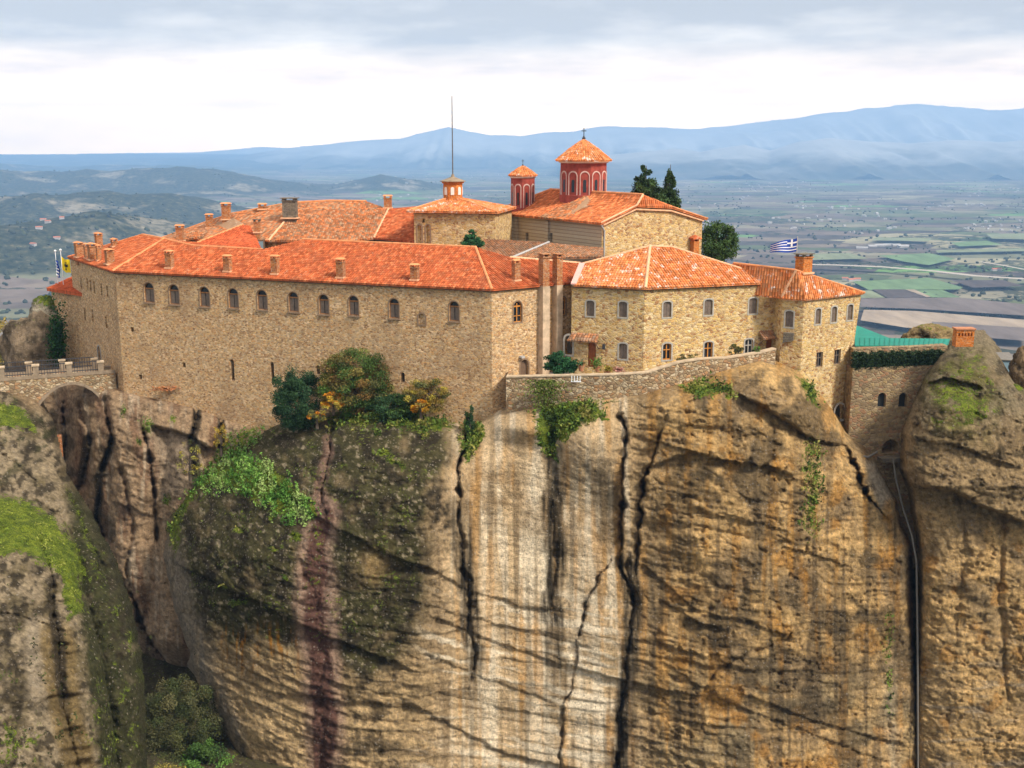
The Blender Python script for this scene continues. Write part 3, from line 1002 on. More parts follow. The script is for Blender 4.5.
cracks = [
    ([(470, 405), (466, 440), (459, 478), (457, 505), (456, 522)], 3.0, 3.5, [1, 1, 1, .8, .6]),
    ([(456, 512), (464, 560), (470, 610), (472, 660), (470, 700)], 7.0, 1.3, [.6, 1, 1, .8, .3]),
    ([(553, 450), (554, 500), (556, 560), (554, 620)], 7.0, 0.7, [.8, 1, 1, .5]),
    ([(622, 415), (625, 450), (621, 500), (622, 545), (630, 600)], 3.2, 4.0, [1, 1, 1.2, 1, .8]),
    ([(630, 560), (632, 620), (627, 660), (622, 720), (620, 800)], 6.0, 1.8, [.8, 1, .8, 1, 1]),
    ([(664, 436), (650, 470), (641, 505), (638, 540), (637, 575)], 3.0, 3.6, [.8, 1, 1, .9, .4]),
    ([(614, 560), (600, 578), (586, 602), (580, 640), (575, 662)], 3.0, 2.2, [.4, 1, 1, .5, .4]),
    ([(575, 662), (566, 700), (561, 740), (560, 800)], 2.2, 1.3, [.5, 1, 1, .8]),
    ([(338, 420), (330, 450), (322, 500), (326, 520)], 3.2, 1.6, [1, 1, .7, .4]),
    ([(300, 560), (320, 600), (322, 660), (324, 800)], 9.0, 0.5, None),
    ([(850, 452), (862, 480), (874, 505), (884, 516)], 4.0, 4.5, [.7, 1, 1, .4]),
    ([(690, 700), (720, 672), (760, 650), (800, 625)], 2.5, 0.9, [.6, 1, 1, .5]),
]
for pts, w, a, tp in cracks:
    D += groove(pts, w, a, True, tp)
PALE = smooth(425, 470, px) * (1 - smooth(600, 650, px))
# bedding planes sloping down to the right
beds = [
    ([(170, 560), (230, 590), (300, 625), (360, 650), (420, 672)], 1.5), ([(260, 470), (310, 515), (340, 530), (400, 560), (440, 575)], 1.1),
    ([(250, 690), (330, 700), (420, 708), (500, 752), (570, 768), (640, 790)], 0.9), ([(410, 560), (470, 590), (520, 605), (570, 612)], 0.7),
    ([(420, 610), (480, 636), (560, 664), (640, 684), (700, 696)], 0.9), ([(410, 600), (460, 614), (540, 634), (600, 650)], 0.5),
    ([(420, 650), (480, 676), (560, 705)], 0.5), ([(430, 690), (500, 708), (560, 718), (620, 730)], 0.4),
    ([(640, 470), (690, 452), (730, 462), (770, 466), (800, 480)], 1.6), ([(640, 440), (680, 448), (720, 456)], 0.8),
    ([(735, 392), (755, 402), (790, 425), (815, 440), (850, 446)], 1.8), ([(640, 560), (690, 606), (740, 620), (800, 640)], 0.6),
    ([(660, 600), (700, 622), (730, 630)], 0.9), ([(730, 690), (800, 716), (870, 735), (912, 745)], 0.7), ([(650, 640), (720, 662), (760, 672)], 0.5),
    ([(780, 545), (820, 556), (850, 566)], 0.7), ([(660, 660), (720, 700), (800, 730), (900, 765)], 0.5), ([(690, 508), (740, 520), (790, 530)], 0.6),
]
for pts, a in beds:
    D += step(pts, a * (.58 - .2 * PALE))

rightness = smooth(600, 690, wx)
low = smooth(540, 640, wy)
pits = np.clip(0.25 + 0.75 * rightness, 0, 1) * (1 - 0.6 * low * (1 - rightness)) * (0.3 + 0.7 * smooth(-0.2, 0.5, fbm(np.stack([px / 70, py / 50, 0 * px + 3], -1), 3)))

# ---- what the rock is stained and grown with
nz = lambda s, k, o=3: fbm(np.stack([px / s, py / s, 0 * px + k], -1), o)
nzv = lambda sx, sy, k, o=3: fbm(np.stack([px / sx, py / sy, 0 * px + k], -1), o)
col = np.zeros(px.shape + (3,)) + GREYB
col = lerp(col, CREAM, np.clip(smooth(420, 470, wx) * (1 - smooth(600, 660, wx)) * (0.9 + 0.35 * nzv(14, 60, 1)), 0, 1))
col = lerp(col, OCHRE, np.clip(rightness * (0.85 + 0.5 * nz(40, 5)), 0, 1))
col = lerp(col, GREYB * 0.75, np.clip(rightness * smooth(0.05, 0.5, nz(55, 6, 4)) * 0.8, 0, 1))
col = lerp(col, C_(0.30, 0.24, 0.15), smooth(640, 700, wy) * rightness * smooth(-.2, .3, nz(60, 16)) * 0.7)
# lower left: weathered brown slabs
lowl = smooth(600, 680, wy - 0.12 * (wx - 250)) * (1 - smooth(400, 470, wx))
col = lerp(col, C_(0.60, 0.44, 0.26), np.clip(lowl * (0.8 + 0.4 * nzv(60, 10, 8)), 0, 1))
# streaked pale washes
wash = smooth(0.0, 0.40, nzv(9, 160, 21, 2)) * smooth(430, 470, wx) * (1 - smooth(615, 650, wx))
col = lerp(col, WHITE, wash * 0.65)
for xs, w in ((531, 9), (486, 7), (540, 5), (573, 6), (590, 4)):
    col = lerp(col, WHITE, 0.6 * np.exp(-((wx - xs - 0.03 * (wy - 500)) / w) ** 2) * smooth(440, 500, wy))
tb = wy - .2 * (px - 500)
lay = np.clip(fbm(np.stack([px / 160, tb / 7, 0 * px + 31], -1), 2) * 1.5, 0, 1) * low * (1 - rightness)
col = lerp(col, GREYB * 0.75, lay * 0.75)
col = lerp(col, WHITE, smooth(0.1, 0.4, fbm(np.stack([px / 170, tb / 9, 0 * px + 33], -1), 2)) * smooth(560, 620, wy) * smooth(400, 450, wx) * (1 - smooth(600, 640, wx)) * 0.85)
brownband = soft_poly(wx, wy, [(455, 460), (500, 470), (560, 500), (625, 520), (625, 560), (560, 545), (500, 520), (458, 505)], 14)
col = lerp(col, C_(0.30, 0.20, 0.11), brownband * 0.7 * np.clip(0.7 + nz(20, 12), 0, 1))
rustn = smooth(0.25, 0.6, nz(34, 41, 4)) * rightness
col = lerp(col, RUST, rustn * 0.5)
# long vertical run-off marks over the whole face
runs = smooth(0.10, 0.42, nzv(9, 190, 131, 2)) * smooth(420, 450, wx) * (.35 + .65 * smooth(430, 520, wy))
col = lerp(col, C_(0.16, 0.115, 0.07), runs * (.55 + .2 * rightness))
runs = smooth(0.15, 0.42, nzv(11, 150, 137, 2)) * smooth(430, 470, wx)
col = lerp(col, C_(0.50, 0.27, 0.10), runs * .45)
# dark patches on the right face, scattered by noise and placed singly
dl = smooth(0.10, 0.42, nz(46, 51, 5) + 0.18 * nzv(12, 40, 52)) * rightness
col = lerp(col, DARKS * 1.8, dl * 0.68)
for (x, y, rx, ry, a) in ((690, 470, 40, 22, .8), (715, 490, 20, 24, .8), (700, 600, 40, 30, .6), (860, 620, 40, 40, .6), (820, 670, 60, 30, .7), (720, 640, 50, 26, .7), (680, 690, 40, 22, .6), (790, 590, 50, 16, .5), (760, 440, 30, 16, .5), (590, 470, 22, 24, .7)):
    col = lerp(col, DARKS * 1.3, a * np.exp(-(((wx - x) / rx) ** 2 + ((wy - y) / ry) ** 2)) * np.clip(0.6 + 1.3 * nz(13, 61, 4), 0, 1))
# the dark water streaks
for pts, w, tp, c in (([(457, 505), (463, 550), (469, 600), (472, 650), (471, 720)], 11, [.4, 1, 1, .8, .1], DARKS),
                      ([(553, 452), (554, 500), (556, 560), (554, 625), (556, 700), (552, 768)], 12, [.7, 1, 1, .8, .4, .2], DARKS),
                      ([(628, 560), (632, 610), (629, 660), (624, 720), (622, 800)], 11, [.8, 1, .8, 1, .9], DARKS),
                      ([(600, 470), (606, 500), (610, 540)], 14, [.5, .8, .2], DARKS * 1.4), ([(700, 395), (706, 430)], 5, [.8, .5], DARKS * 1.6),
                      ([(722, 398), (730, 428)], 5, [.7, .5], DARKS * 1.6), ([(684, 395), (692, 425)], 4, [.5, .3], DARKS * 1.8),
                      ([(650, 560), (655, 640)], 8, [.5, .2], DARKS * 2)):
    d, s, t = seg_dist(wx, py, pts)
    k = np.interp(t, np.linspace(0, 1, len(tp)), tp)
    col = lerp(col, c, np.clip(k * smooth(w + 2, w - 4, d) * (0.85 + 0.5 * nzv(4, 40, 71)), 0, 1))
# lichen covered dark face on the left
mossp = [(170, 505), (205, 470), (245, 432), (300, 412), (380, 412), (445, 424), (452, 445), (425, 520), (424, 600), (412, 640), (372, 680), (300, 650), (250, 640), (215, 650), (175, 590)]
mm = soft_poly(wx, wy, mossp, 18)
mm = np.clip(mm * (1.25 + 0.9 * nz(26, 81, 5)), 0, 1)
col = lerp(col, MOSSD, mm * 0.9)
col = lerp(col, C_(0.36, 0.30, 0.21), mm * smooth(0.32, 0.58, nz(6, 83, 4)) * 0.85)
col = lerp(col, DARKS * .8, mm * smooth(0.05, 0.35, nz(18, 84, 5)) * 0.85)
mm2 = np.clip(soft_poly(wx, wy, [(340, 660), (385, 655), (415, 690), (400, 768), (340, 768)], 14) * smooth(-0.1, 0.3, nz(16, 85, 4)), 0, 1)
col = lerp(col, DARKS, mm2 * 0.75)
for pts, w in (([(435, 490), (440, 520)], 16), ([(400, 580), (412, 610)], 12)):
    d, _, _ = seg_dist(wx, wy, pts)
    col = lerp(col, DARKS, smooth(w, w * .4, d) * np.clip(.6 + nz(10, 87), 0, 1))
# tan window in the lichen, rust drips at its lower edge
col = lerp(col, C_(0.42, 0.30, 0.16), np.exp(-(((wx - 375) / 14) ** 2 + ((wy - 566) / 16) ** 2)) * 0.8)
drip = smooth(0.1, 0.5, nzv(4, 30, 91, 3)) * smooth(615, 640, wy) * (1 - smooth(650, 690, wy)) * smooth(215, 225, wx) * (1 - smooth(300, 320, wx))
col = lerp(col, RUST * 0.8, drip * 0.7)
# purple seep
d, s, t = seg_dist(wx, py, [(322, 515), (316, 560), (316, 640), (324, 700), (324, 800)])
col = lerp(col, C_(0.36, 0.25, 0.19), smooth(26, 13, d) * 0.85)
col = lerp(col, PURPLE * .8, smooth(14, 8, d - 2 * nzv(8, 30, 95)) * 0.95)
d, s, t = seg_dist(wx, py, [(330, 440), (322, 480), (320, 515)])
col = lerp(col, C_(0.26, 0.17, 0.13), smooth(8, 3, d) * 0.85)
# grey wooden-looking flank that turns into the gully
fl = smooth(26, 6, px - edge) * smooth(525, 560, py)
col = lerp(col, C_(0.27, 0.225, 0.17), np.clip(fl * (0.9 + 0.6 * nzv(5, 60, 99)), 0, 1))
# pale shell on the slab's edge at the right
col = lerp(col, C_(0.42, 0.36, 0.28), soft_poly(wx, wy, [(862, 462), (880, 462), (896, 500), (884, 512)], 4) * 0.8)
pale = np.exp(-((wx - 893 - 2 * np.sin(py / 30)) / 7) ** 2) * smooth(640, 700, py)
col = lerp(col, C_(0.48, 0.39, 0.27), pale * 0.7)

green = np.zeros(px.shape) - 0.6
gadd = lambda m_: np.maximum(green, m_)
green = gadd(1.15 * soft_poly(wx + 5 * nz(11, 201, 3), wy + 5 * nz(11, 202, 3), [(186, 492), (215, 455), (250, 428), (268, 424), (240, 455), (280, 470), (318, 512), (305, 522), (272, 518), (250, 495), (210, 490)], 10) - .22)
green = gadd(1.15 * soft_poly(wx + 5 * nz(11, 201, 3), wy + 5 * nz(11, 202, 3), [(165, 530), (185, 488), (200, 488), (182, 520), (176, 560)], 9) - .22)
green = gadd(1.15 * soft_poly(wx + 5 * nz(11, 201, 3), wy + 5 * nz(11, 202, 3), [(533, 425), (540, 390), (600, 398), (614, 418), (585, 422), (560, 440), (556, 462), (545, 455)], 9) - .22)
green = gadd(1.15 * soft_poly(wx + 5 * nz(11, 201, 3), wy + 5 * nz(11, 202, 3), [(672, 384), (700, 380), (735, 392), (742, 400), (700, 398)], 9) - .22)
green = gadd(1.15 * soft_poly(wx + 5 * nz(11, 201, 3), wy + 5 * nz(11, 202, 3), [(795, 374), (815, 382), (822, 412), (810, 404)], 8) - .22)
green = gadd(1.15 * soft_poly(wx + 5 * nz(11, 201, 3), wy + 5 * nz(11, 202, 3), [(463, 405), (478, 405), (482, 440), (468, 465), (458, 450)], 8) - .22)
green = gadd(1.15 * soft_poly(wx + 5 * nz(11, 201, 3), wy + 5 * nz(11, 202, 3), [(330, 412), (450, 412), (458, 432), (430, 430), (330, 428)], 10) - .22)
green = gadd(1.15 * soft_poly(wx + 5 * nz(11, 201, 3), wy + 5 * nz(11, 202, 3), [(370, 450), (392, 458), (410, 470), (400, 472), (372, 458)], 7) - .22)
for x, y, r in ((238, 530, 7), (272, 548, 9), (295, 540, 8), (240, 600, 10), (225, 585, 6), (285, 578, 6)):
    green = gadd(1.2 * np.exp(-(((wx - x - 0.4 * (wy - y)) / r) ** 2 + ((wy - y) / (r * .5)) ** 2)) - 0.3)
green = gadd(0.46 * soft_poly(wx, wy, mossp, 20) * np.clip(.5 + nz(22, 101, 4), 0, 1) - 0.12)
green = gadd(0.55 * np.exp(-((wx - 812) / 12) ** 2) * smooth(420, 450, wy) * (1 - smooth(520, 560, wy)) - 0.05)
green = gadd(0.5 * np.exp(-((wx - 890) / 6) ** 2) * smooth(600, 620, py) * (1 - smooth(700, 760, py)) - 0.1)
M.finish("cliff", D, col, green, M_ROCK, keep=(lft < 22) & (rgt < 16), seed=0.0, pits=pits, strata=0.22, rough=(0.9, 0.32, 0.17, 0.10), fiss=1 - .7 * PALE, calm=1 - .72 * PALE, ledges=.25 + .75 * smooth(560, 640, M.py))

# ---------------------------------------------------------------- the recessed wall of the gully under the long wing
G = Relief(-60, 300, 372, 800, 1.3)
px, py = G.px, G.py
wx = px + 4 * nz(50, 2, 2); wy = py + 4 * nz(50, 7, 2)
topy = np.interp(px, [-60, 40, 100, 130, 160, 200, 240, 300], [372, 380, 392, 396, 402, 412, 425, 440])
topd = np.interp(px, [-60, 55, 104, 113, 200, 300], [140, 136, 127.5, 126.4, 122.8, 118.6])
D = topd - 2.2 * (1 - np.exp(-np.maximum(py - topy, 0) / 22)) - 0.012 * np.maximum(py - topy, 0)
D = np.where(py < topy, topd + (topy - py) * .46, D)
D += 2.2 * smooth(80, 50, px - (py - 400) * 0.30)
for pts, w, a, tp in (([(105, 400), (112, 440), (104, 470), (96, 520), (110, 560)], 5, 2.2, None), ([(82, 400), (90, 440), (84, 480), (70, 500)], 5, 2, None), ([(66, 400), (64, 470)], 4, 2, None),
                      ([(146, 428), (150, 470), (156, 500), (158, 540)], 3, 2.5, None), ([(196, 405), (192, 440), (194, 470)], 5, 2, [1, 1, .6]), ([(222, 415), (218, 440), (220, 450)], 4, 1.6, None),
                      ([(122, 470), (132, 520), (128, 570), (140, 620)], 5, 1.4, None), ([(110, 560), (135, 600), (150, 640), (165, 660)], 6, 3.0, None)):
    D += groove(pts, w, a, True, tp)
D += step([(150, 425), (190, 436), (215, 452)], 1.2); D += step([(110, 500), (150, 515), (170, 522)], .5)
D -= 1.4 * np.abs(np.sin(wx / 17 + wy / 160)) * smooth(400, 450, py)
D += 10 * smooth(630, 665, py - 0.3 * (px - 140))
col = np.zeros(px.shape + (3,)) + C_(0.39, 0.28, 0.185)
col = lerp(col, C_(0.26, 0.165, 0.11), smooth(0.0, 0.5, nzv(14, 70, 3, 4)) * 0.8)
col = lerp(col, C_(0.56, 0.45, 0.33), smooth(0.15, 0.6, nzv(7, 60, 5, 4)) * 0.75)
col = lerp(col, C_(0.33, 0.26, 0.19), soft_poly(wx, wy, [(152, 432), (194, 440), (196, 500), (160, 500)], 8) * .8)
for pts, w in (([(197, 404), (193, 440), (195, 475)], 7), ([(222, 414), (219, 436), (221, 450)], 5), ([(112, 440), (100, 480), (96, 520)], 6), ([(86, 440), (82, 480)], 7)):
    d, _, _ = seg_dist(wx, py, pts)
    col = lerp(col, DARKS, smooth(w, w * .5, d) * .9)
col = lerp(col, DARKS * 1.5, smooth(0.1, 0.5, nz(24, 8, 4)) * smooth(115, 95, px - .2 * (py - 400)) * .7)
green = np.zeros(px.shape) - .6
for x, y, r in ((150, 425, 12), (140, 440, 7), (170, 420, 7), (125, 412, 7), (190, 520, 14), (168, 500, 10)):
    green = gadd(1.0 * np.exp(-(((wx - x) / (r * .7)) ** 2 + ((wy - y) / r) ** 2)) - .3)
green = gadd(.9 * soft_poly(wx, wy, [(225, 430), (260, 420), (262, 440), (230, 470), (200, 490), (195, 475)], 8) - .3)
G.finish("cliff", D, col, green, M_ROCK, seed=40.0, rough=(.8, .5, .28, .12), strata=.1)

# ---------------------------------------------------------------- the near mossy pillar on the left
L = Relief(-160, 158, 372, 800, 1.3)
px, py = L.px, L.py
wx = px + 4 * nz(50, 12, 2); wy = py + 4 * nz(50, 17, 2)
D = np.interp(py, [372, 390, 420, 460, 500, 560, 620, 700, 800], [127, 124, 118, 111, 104, 95, 89, 83, 78]) + 0 * px
edge = np.interp(py, [372, 384, 392, 400, 415, 440, 475, 510, 560, 600, 650, 700, 800], [-30, 0, 22, 34, 46, 52, 62, 84, 110, 124, 135, 139, 142]) + 2.5 * perlin(np.stack([py / 12, 0 * py + 9, 0 * py], -1))
D -= 0.030 * np.maximum(edge - px - 8, 0)
rgt = np.maximum(px - edge, 0)
D += np.minimum(rgt * 1.5, 24)
D += 3.0 * np.exp(-np.maximum(edge - px, 0) / 14)
# the front hump, with a mossy top
d, s, t = seg_dist(px, py, [(-160, 480), (0, 490), (30, 497), (60, 518), (76, 545), (84, 590), (100, 650), (112, 720), (120, 800)])
ins = np.where(s > 0, 1.0, 0.0)
D += np.where(s > 0, -5.0 * (1 - np.exp(-d / 30)), 1.5 * np.exp(-d / 8))
for pts, w, a, tp in (([(40, 540), (52, 580), (54, 620)], 4, .9, None), ([(56, 600), (60, 660), (66, 710), (88, 800)], 24, 1.6, None), ([(-10, 612), (20, 616), (46, 624)], 2, .7, None),
                      ([(0, 452), (20, 470), (35, 480)], 3, .8, None), ([(62, 470), (80, 520), (104, 570)], 5, 1.0, None)):
    D += groove(pts, w, a, True, tp)
for y in ():
    d2, _, _ = seg_dist(wx, wy, [(52, y), (70, y + 3), (82, y + 1)])
    D += .5 * np.exp(-(d2 / 2) ** 2)
col = np.zeros(px.shape + (3,)) + C_(0.33, 0.265, 0.18)
col = lerp(col, C_(0.15, 0.12, 0.07), smooth(-.1, .4, nz(30, 3, 5)) * .85)
col = lerp(col, DARKS, smooth(.0, .35, nz(11, 33, 5)) * .85)
col = lerp(col, MOSSD, np.clip(smooth(60, 78, wx - .12 * (wy - 500)) * smooth(470, 520, wy) * (1.3 + .8 * nz(20, 4, 4)), 0, 1) * .92)
col = lerp(col, MOSSD, smooth(.05, .4, nz(17, 5, 4)) * smooth(455, 430, wy + .6 * wx - 40) * .9)
for x, y, rx, ry in ((8, 530, 14, 12), (30, 535, 8, 14), (12, 640, 22, 36), (15, 690, 18, 26), (30, 420, 22, 10), (28, 450, 10, 26), (36, 565, 9, 18), (105, 580, 14, 36), (120, 640, 14, 40)):
    col = lerp(col, DARKS, np.exp(-(((wx - x) / rx) ** 2 + ((wy - y) / ry) ** 2)) * np.clip(.5 + 1.4 * nz(12, 6, 4), 0, 1))
col = lerp(col, C_(0.40, 0.33, 0.24), smooth(610, 622, wy) * smooth(52, 34, wx) * smooth(22, 34, wx) * smooth(720, 680, wy) * .8)
col = lerp(col, C_(0.34, 0.25, 0.16), smooth(16, 4, np.abs(edge - px - 4)) * smooth(420, 400, py) * .9)
d, _, _ = seg_dist(wx, py, [(53, 600), (58, 650), (64, 700), (86, 800)])
col = lerp(col, C_(0.24, 0.175, 0.09), smooth(20, 12, d) * smooth(610, 640, py) * .85)
col = lerp(col, DARKS, smooth(9, 4, d) * smooth(590, 620, py) * (1 - smooth(690, 730, py)) * .9)
green = np.zeros(px.shape) - .6
green = gadd(1.15 * soft_poly(wx + 5 * nz(11, 201, 3), wy + 5 * nz(11, 202, 3), [(-160, 484), (0, 494), (30, 500), (58, 518), (78, 544), (88, 580), (70, 580), (44, 566), (20, 556), (-160, 566)], 12) - .22)
green = gadd(1.15 * soft_poly(wx + 5 * nz(11, 201, 3), wy + 5 * nz(11, 202, 3), [(-160, 398), (10, 400), (36, 424), (40, 436), (20, 428), (-160, 424)], 8) - .22)
green = gadd(1.15 * soft_poly(wx + 5 * nz(11, 201, 3), wy + 5 * nz(11, 202, 3), [(40, 540), (60, 552), (78, 560), (88, 610), (70, 620), (58, 580)], 10) - .22)
green = gadd(.8 * soft_poly(wx, wy, [(62, 470), (78, 505), (100, 550), (90, 560), (66, 500)], 6) - .3)
green = gadd(.6 * smooth(700, 740, wy + .1 * wx) * np.clip(.6 + nz(18, 7, 4), 0, 1) * smooth(60, 30, wx) - .05)
green = gadd(.55 * smooth(520, 560, wy) * smooth(70, 90, wx) * np.clip(.4 + nz(15, 8, 4), 0, 1) - .1)
L.finish("cliff", D, col, green, M_ROCK, keep=(rgt < 7), seed=80.0, rough=(.6, .4, .26, .12), strata=.06)

# ---------------------------------------------------------------- the right hand pillar with the mossy dome
R = Relief(872, 1150, 330, 800, 1.2)
px, py = R.px, R.py
wx = px + 4 * nz(50, 22, 2); wy = py + 4 * nz(50, 27, 2)
D = np.interp(py, [330, 342, 380, 430, 486, 500, 600, 800], [118, 114, 108.5, 106, 105.3, 106.6, 107, 107]) + 0 * px
top = np.interp(px, [872, 905, 925, 940, 950, 962, 985, 1000, 1012, 1024, 1060, 1150], [470, 425, 378, 356, 347, 341, 345, 362, 384, 396, 402, 410]) + 1.2 * perlin(np.stack([px / 7, 0 * px, 0 * px], -1))
up = np.maximum(top - py, 0)
D += np.minimum(up * 1.2, 20)
D += 3.5 * np.exp(-np.maximum(py - top, 0) / 14)
edl = np.interp(py, [330, 356, 378, 400, 430, 470, 490, 520, 545, 580, 640, 700, 800], [944, 936, 923, 912, 906, 906, 914, 918, 922, 924, 922, 918, 919]) + 2 * perlin(np.stack([py / 11, 0 * py + 14, 0 * py], -1))
lft = np.maximum(edl - px, 0)
D += np.minimum(lft * 1.4, 15)
D += 1.6 * np.exp(-np.maximum(px - edl, 0) / 9)
D -= 1.6 * np.exp(-(((px - 955) / 34) ** 2 + ((py - 415) / 30) ** 2))
D += step([(906, 482), (930, 488), (955, 492), (975, 504), (1024, 522), (1150, 540)], 2.2, 40, 30)
D += step([(925, 385), (945, 378), (985, 388)], .7); D += step([(915, 440), (960, 446), (1024, 470)], .5)
D += groove([(960, 495), (966, 560), (958, 640)], 12, .6); D += groove([(1005, 520), (1000, 600), (1010, 700)], 8, .8)
col = np.zeros(px.shape + (3,)) + C_(0.335, 0.245, 0.145)
col = lerp(col, C_(0.215, 0.18, 0.12), smooth(450, 400, wy) * .8)
col = lerp(col, OCHRE, smooth(500, 540, wy) * np.clip(.7 + .7 * nz(40, 3), 0, 1))
col = lerp(col, GREYB * .7, smooth(.1, .5, nz(30, 5, 5)) * .7)
col = lerp(col, DARKS * 1.2, smooth(.22, .5, nz(14, 6, 4)) * smooth(520, 470, wy) * .75)
col = lerp(col, C_(0.40, 0.33, 0.25), smooth(.2, .6, nzv(60, 8, 7, 3)) * smooth(600, 700, wy) * .6)
col = lerp(col, RUST, smooth(.35, .6, nz(24, 8, 4)) * smooth(520, 560, wy) * .4)
green = np.zeros(px.shape) - .6
green = gadd(.92 * soft_poly(wx + 7 * nz(14, 201, 4), wy + 7 * nz(14, 202, 4), [(916, 380), (950, 378), (984, 392), (988, 420), (965, 428), (950, 410), (930, 392)], 20) - .22)
col = lerp(col, C_(.10, .095, .03), .8 * soft_poly(wx, wy, [(918, 385), (950, 350), (985, 352), (1000, 400), (985, 440), (940, 430)], 16) * np.clip(.7 + 1.1 * nz(12, 203, 4), 0, 1))
green = gadd(.62 * soft_poly(wx, wy, [(930, 375), (950, 348), (985, 350), (1000, 380), (1000, 430), (930, 430)], 12) * np.clip(.6 + nz(13, 9, 4), 0, 1) - .08)
R.finish("cliff", D, col, green, M_ROCK, keep=(up < 15) & (lft < 15), seed=120.0, rough=(.6, .4, .24, .11), pits=np.clip(.4 + nz(40, 3), 0, 1), strata=.12)

# ---------------------------------------------------------------- floor and back of the clefts, and the plateau the monastery stands on
CB = Relief(838, 940, 420, 800, 3.0)
px, py = CB.px, CB.py
CB.finish("cliff", 120.5 - .004 * (py - 420), np.zeros(px.shape + (3,)) + C_(.20, .16, .11), np.zeros(px.shape) - .6, M_ROCK, seed=150.0, rough=(.6, .5, .3, .1))
GF = Relief(60, 300, 640, 830, 3.0)
px, py = GF.px, GF.py
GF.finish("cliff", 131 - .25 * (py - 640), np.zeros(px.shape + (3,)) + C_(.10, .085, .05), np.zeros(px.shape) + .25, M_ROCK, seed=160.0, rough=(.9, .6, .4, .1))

mb = MB()
flat_ = [at_z(-40, 381, -34), at_z(113, 395, -31), at_z(300, 420, -30.5), at_z(500, 424, -29.5)]
pts = [Vector((-44, 130, 0)), Vector((-2, 112, 0)), Vector((30, 113, 0)), Vector((40, 118, 0)), Vector((44, 150, 0)), Vector((0, 190, 0)), Vector((-40, 170, 0))]
mb.prism([(p.x, p.y, -80) for p in pts], (0, 0, 48.5))
core = mb.build("plateau", M_ROCK)
tag(core, kind='structure')
cc_ = core.data.color_attributes.new("rock", 'FLOAT_COLOR', 'POINT')
for d_ in cc_.data: d_.color = (.3, .23, .15, 1)

# ================================================================ the monastery
# ---- materials
STONES = [(0.58, 0.375, 0.205), (0.68, 0.475, 0.275), (0.44, 0.275, 0.145), (0.74, 0.545, 0.345), (0.57, 0.33, 0.165), (0.49, 0.35, 0.22), (0.64, 0.42, 0.215), (0.34, 0.20, 0.11)]
M_WALL = rubble_mat("brown_rubble_masonry", STONES, (0.62, 0.47, 0.31), 4.2, 0.06, (0.24, 0.15, 0.085), 0.72)
GOLD = [(0.62, 0.44, 0.22), (0.68, 0.50, 0.27), (0.54, 0.355, 0.16), (0.70, 0.55, 0.33), (0.60, 0.39, 0.18), (0.46, 0.32, 0.18), (0.64, 0.46, 0.21), (0.38, 0.215, 0.11)]
M_GOLD = rubble_mat("golden_rubble_masonry", GOLD, (0.64, 0.50, 0.32), 3.0, 0.05, (0.28, 0.18, 0.10), 0.35)
M_ROUGH = rubble_mat("rough_field_stone", [(0.38, 0.28, 0.17), (0.50, 0.39, 0.26), (0.27, 0.19, 0.12), (0.42, 0.26, 0.15), (0.55, 0.45, 0.32)], (0.26, 0.19, 0.12), 2.8, 0.05, (0.10, 0.09, 0.05), 0.6, 1.4, 0.09)
M_OLDW = rubble_mat("dark_old_masonry", [(0.27, 0.20, 0.12), (0.34, 0.25, 0.14), (0.22, 0.16, 0.10), (0.38, 0.29, 0.18), (0.30, 0.18, 0.11)], (0.27, 0.21, 0.14), 2.4, 0.05, (0.10, 0.08, 0.05), 0.6, 1.6, 0.07)  # darker brown stone colours for the older walls
BANDS = [(0.46, 0.37, 0.25), (0.47, 0.41, 0.32), (0.37, 0.31, 0.23), (0.50, 0.43, 0.33)]


def banded_mat():
    m, nt, b = new_mat("grey_banded_ashlar")
    c = objcoord(nt)
    s = nt.nodes.new('ShaderNodeSeparateXYZ'); nt.links.new(c, s.inputs[0])
    row = mth(nt, 'DIVIDE', s.outputs[2], 0.42)
    fr = mth(nt, 'FRACT', row)
    line = mth(nt, 'LESS_THAN', fr, 0.22)
    w = nt.nodes.new('ShaderNodeTexWhiteNoise'); w.noise_dimensions = '1D'; nt.links.new(mth(nt, 'FLOOR', row), w.inputs['W'])
    st = noise(nt, objcoord(nt, (1.2, 1.2, 3.0)), 1.6, 4, 0.65)
    colr = ramp(nt, mth(nt, 'MULTIPLY_ADD', w.outputs['Value'], 0.4, mth(nt, 'MULTIPLY', st, 0.6)), [(0.2, BANDS[2]), (0.5, BANDS[0]), (0.8, BANDS[3])])
    nt.links.new(mix(nt, mth(nt, 'MULTIPLY', line, 0.7), colr, (0.22, 0.15, 0.10)), b.inputs['Base Color'])
    bump(nt, b, fr, 0.4, 0.03)
    return m


M_BAND = banded_mat()
ORANGE = [(0.45, 0.112, 0.040), (0.51, 0.140, 0.052), (0.39, 0.092, 0.034), (0.54, 0.175, 0.072), (0.42, 0.102, 0.036), (0.48, 0.125, 0.045)]
M_TILE = tile_mat("bright_orange_tiles", ORANGE, pale=(0.56, 0.36, 0.24), pale_amt=0.14, age=0.5, agecol=(0.27, 0.095, 0.05))
M_TILE_RED = tile_mat("new_red_tiles", [(0.50, 0.110, 0.040), (0.55, 0.130, 0.050), (0.46, 0.095, 0.036), (0.52, 0.120, 0.046)], pale_amt=0.0, age=0.15, agecol=(0.34, 0.08, 0.03))
OLD = [(0.42, 0.155, 0.060), (0.34, 0.140, 0.066), (0.52, 0.20, 0.085), (0.27, 0.125, 0.066), (0.46, 0.24, 0.13), (0.58, 0.20, 0.075), (0.36, 0.22, 0.13), (0.48, 0.15, 0.05)]
M_TILE_OLD = tile_mat("weathered_brown_tiles", OLD, pale=(0.55, 0.45, 0.34), pale_amt=0.16, age=0.5, agecol=(0.20, 0.12, 0.065))
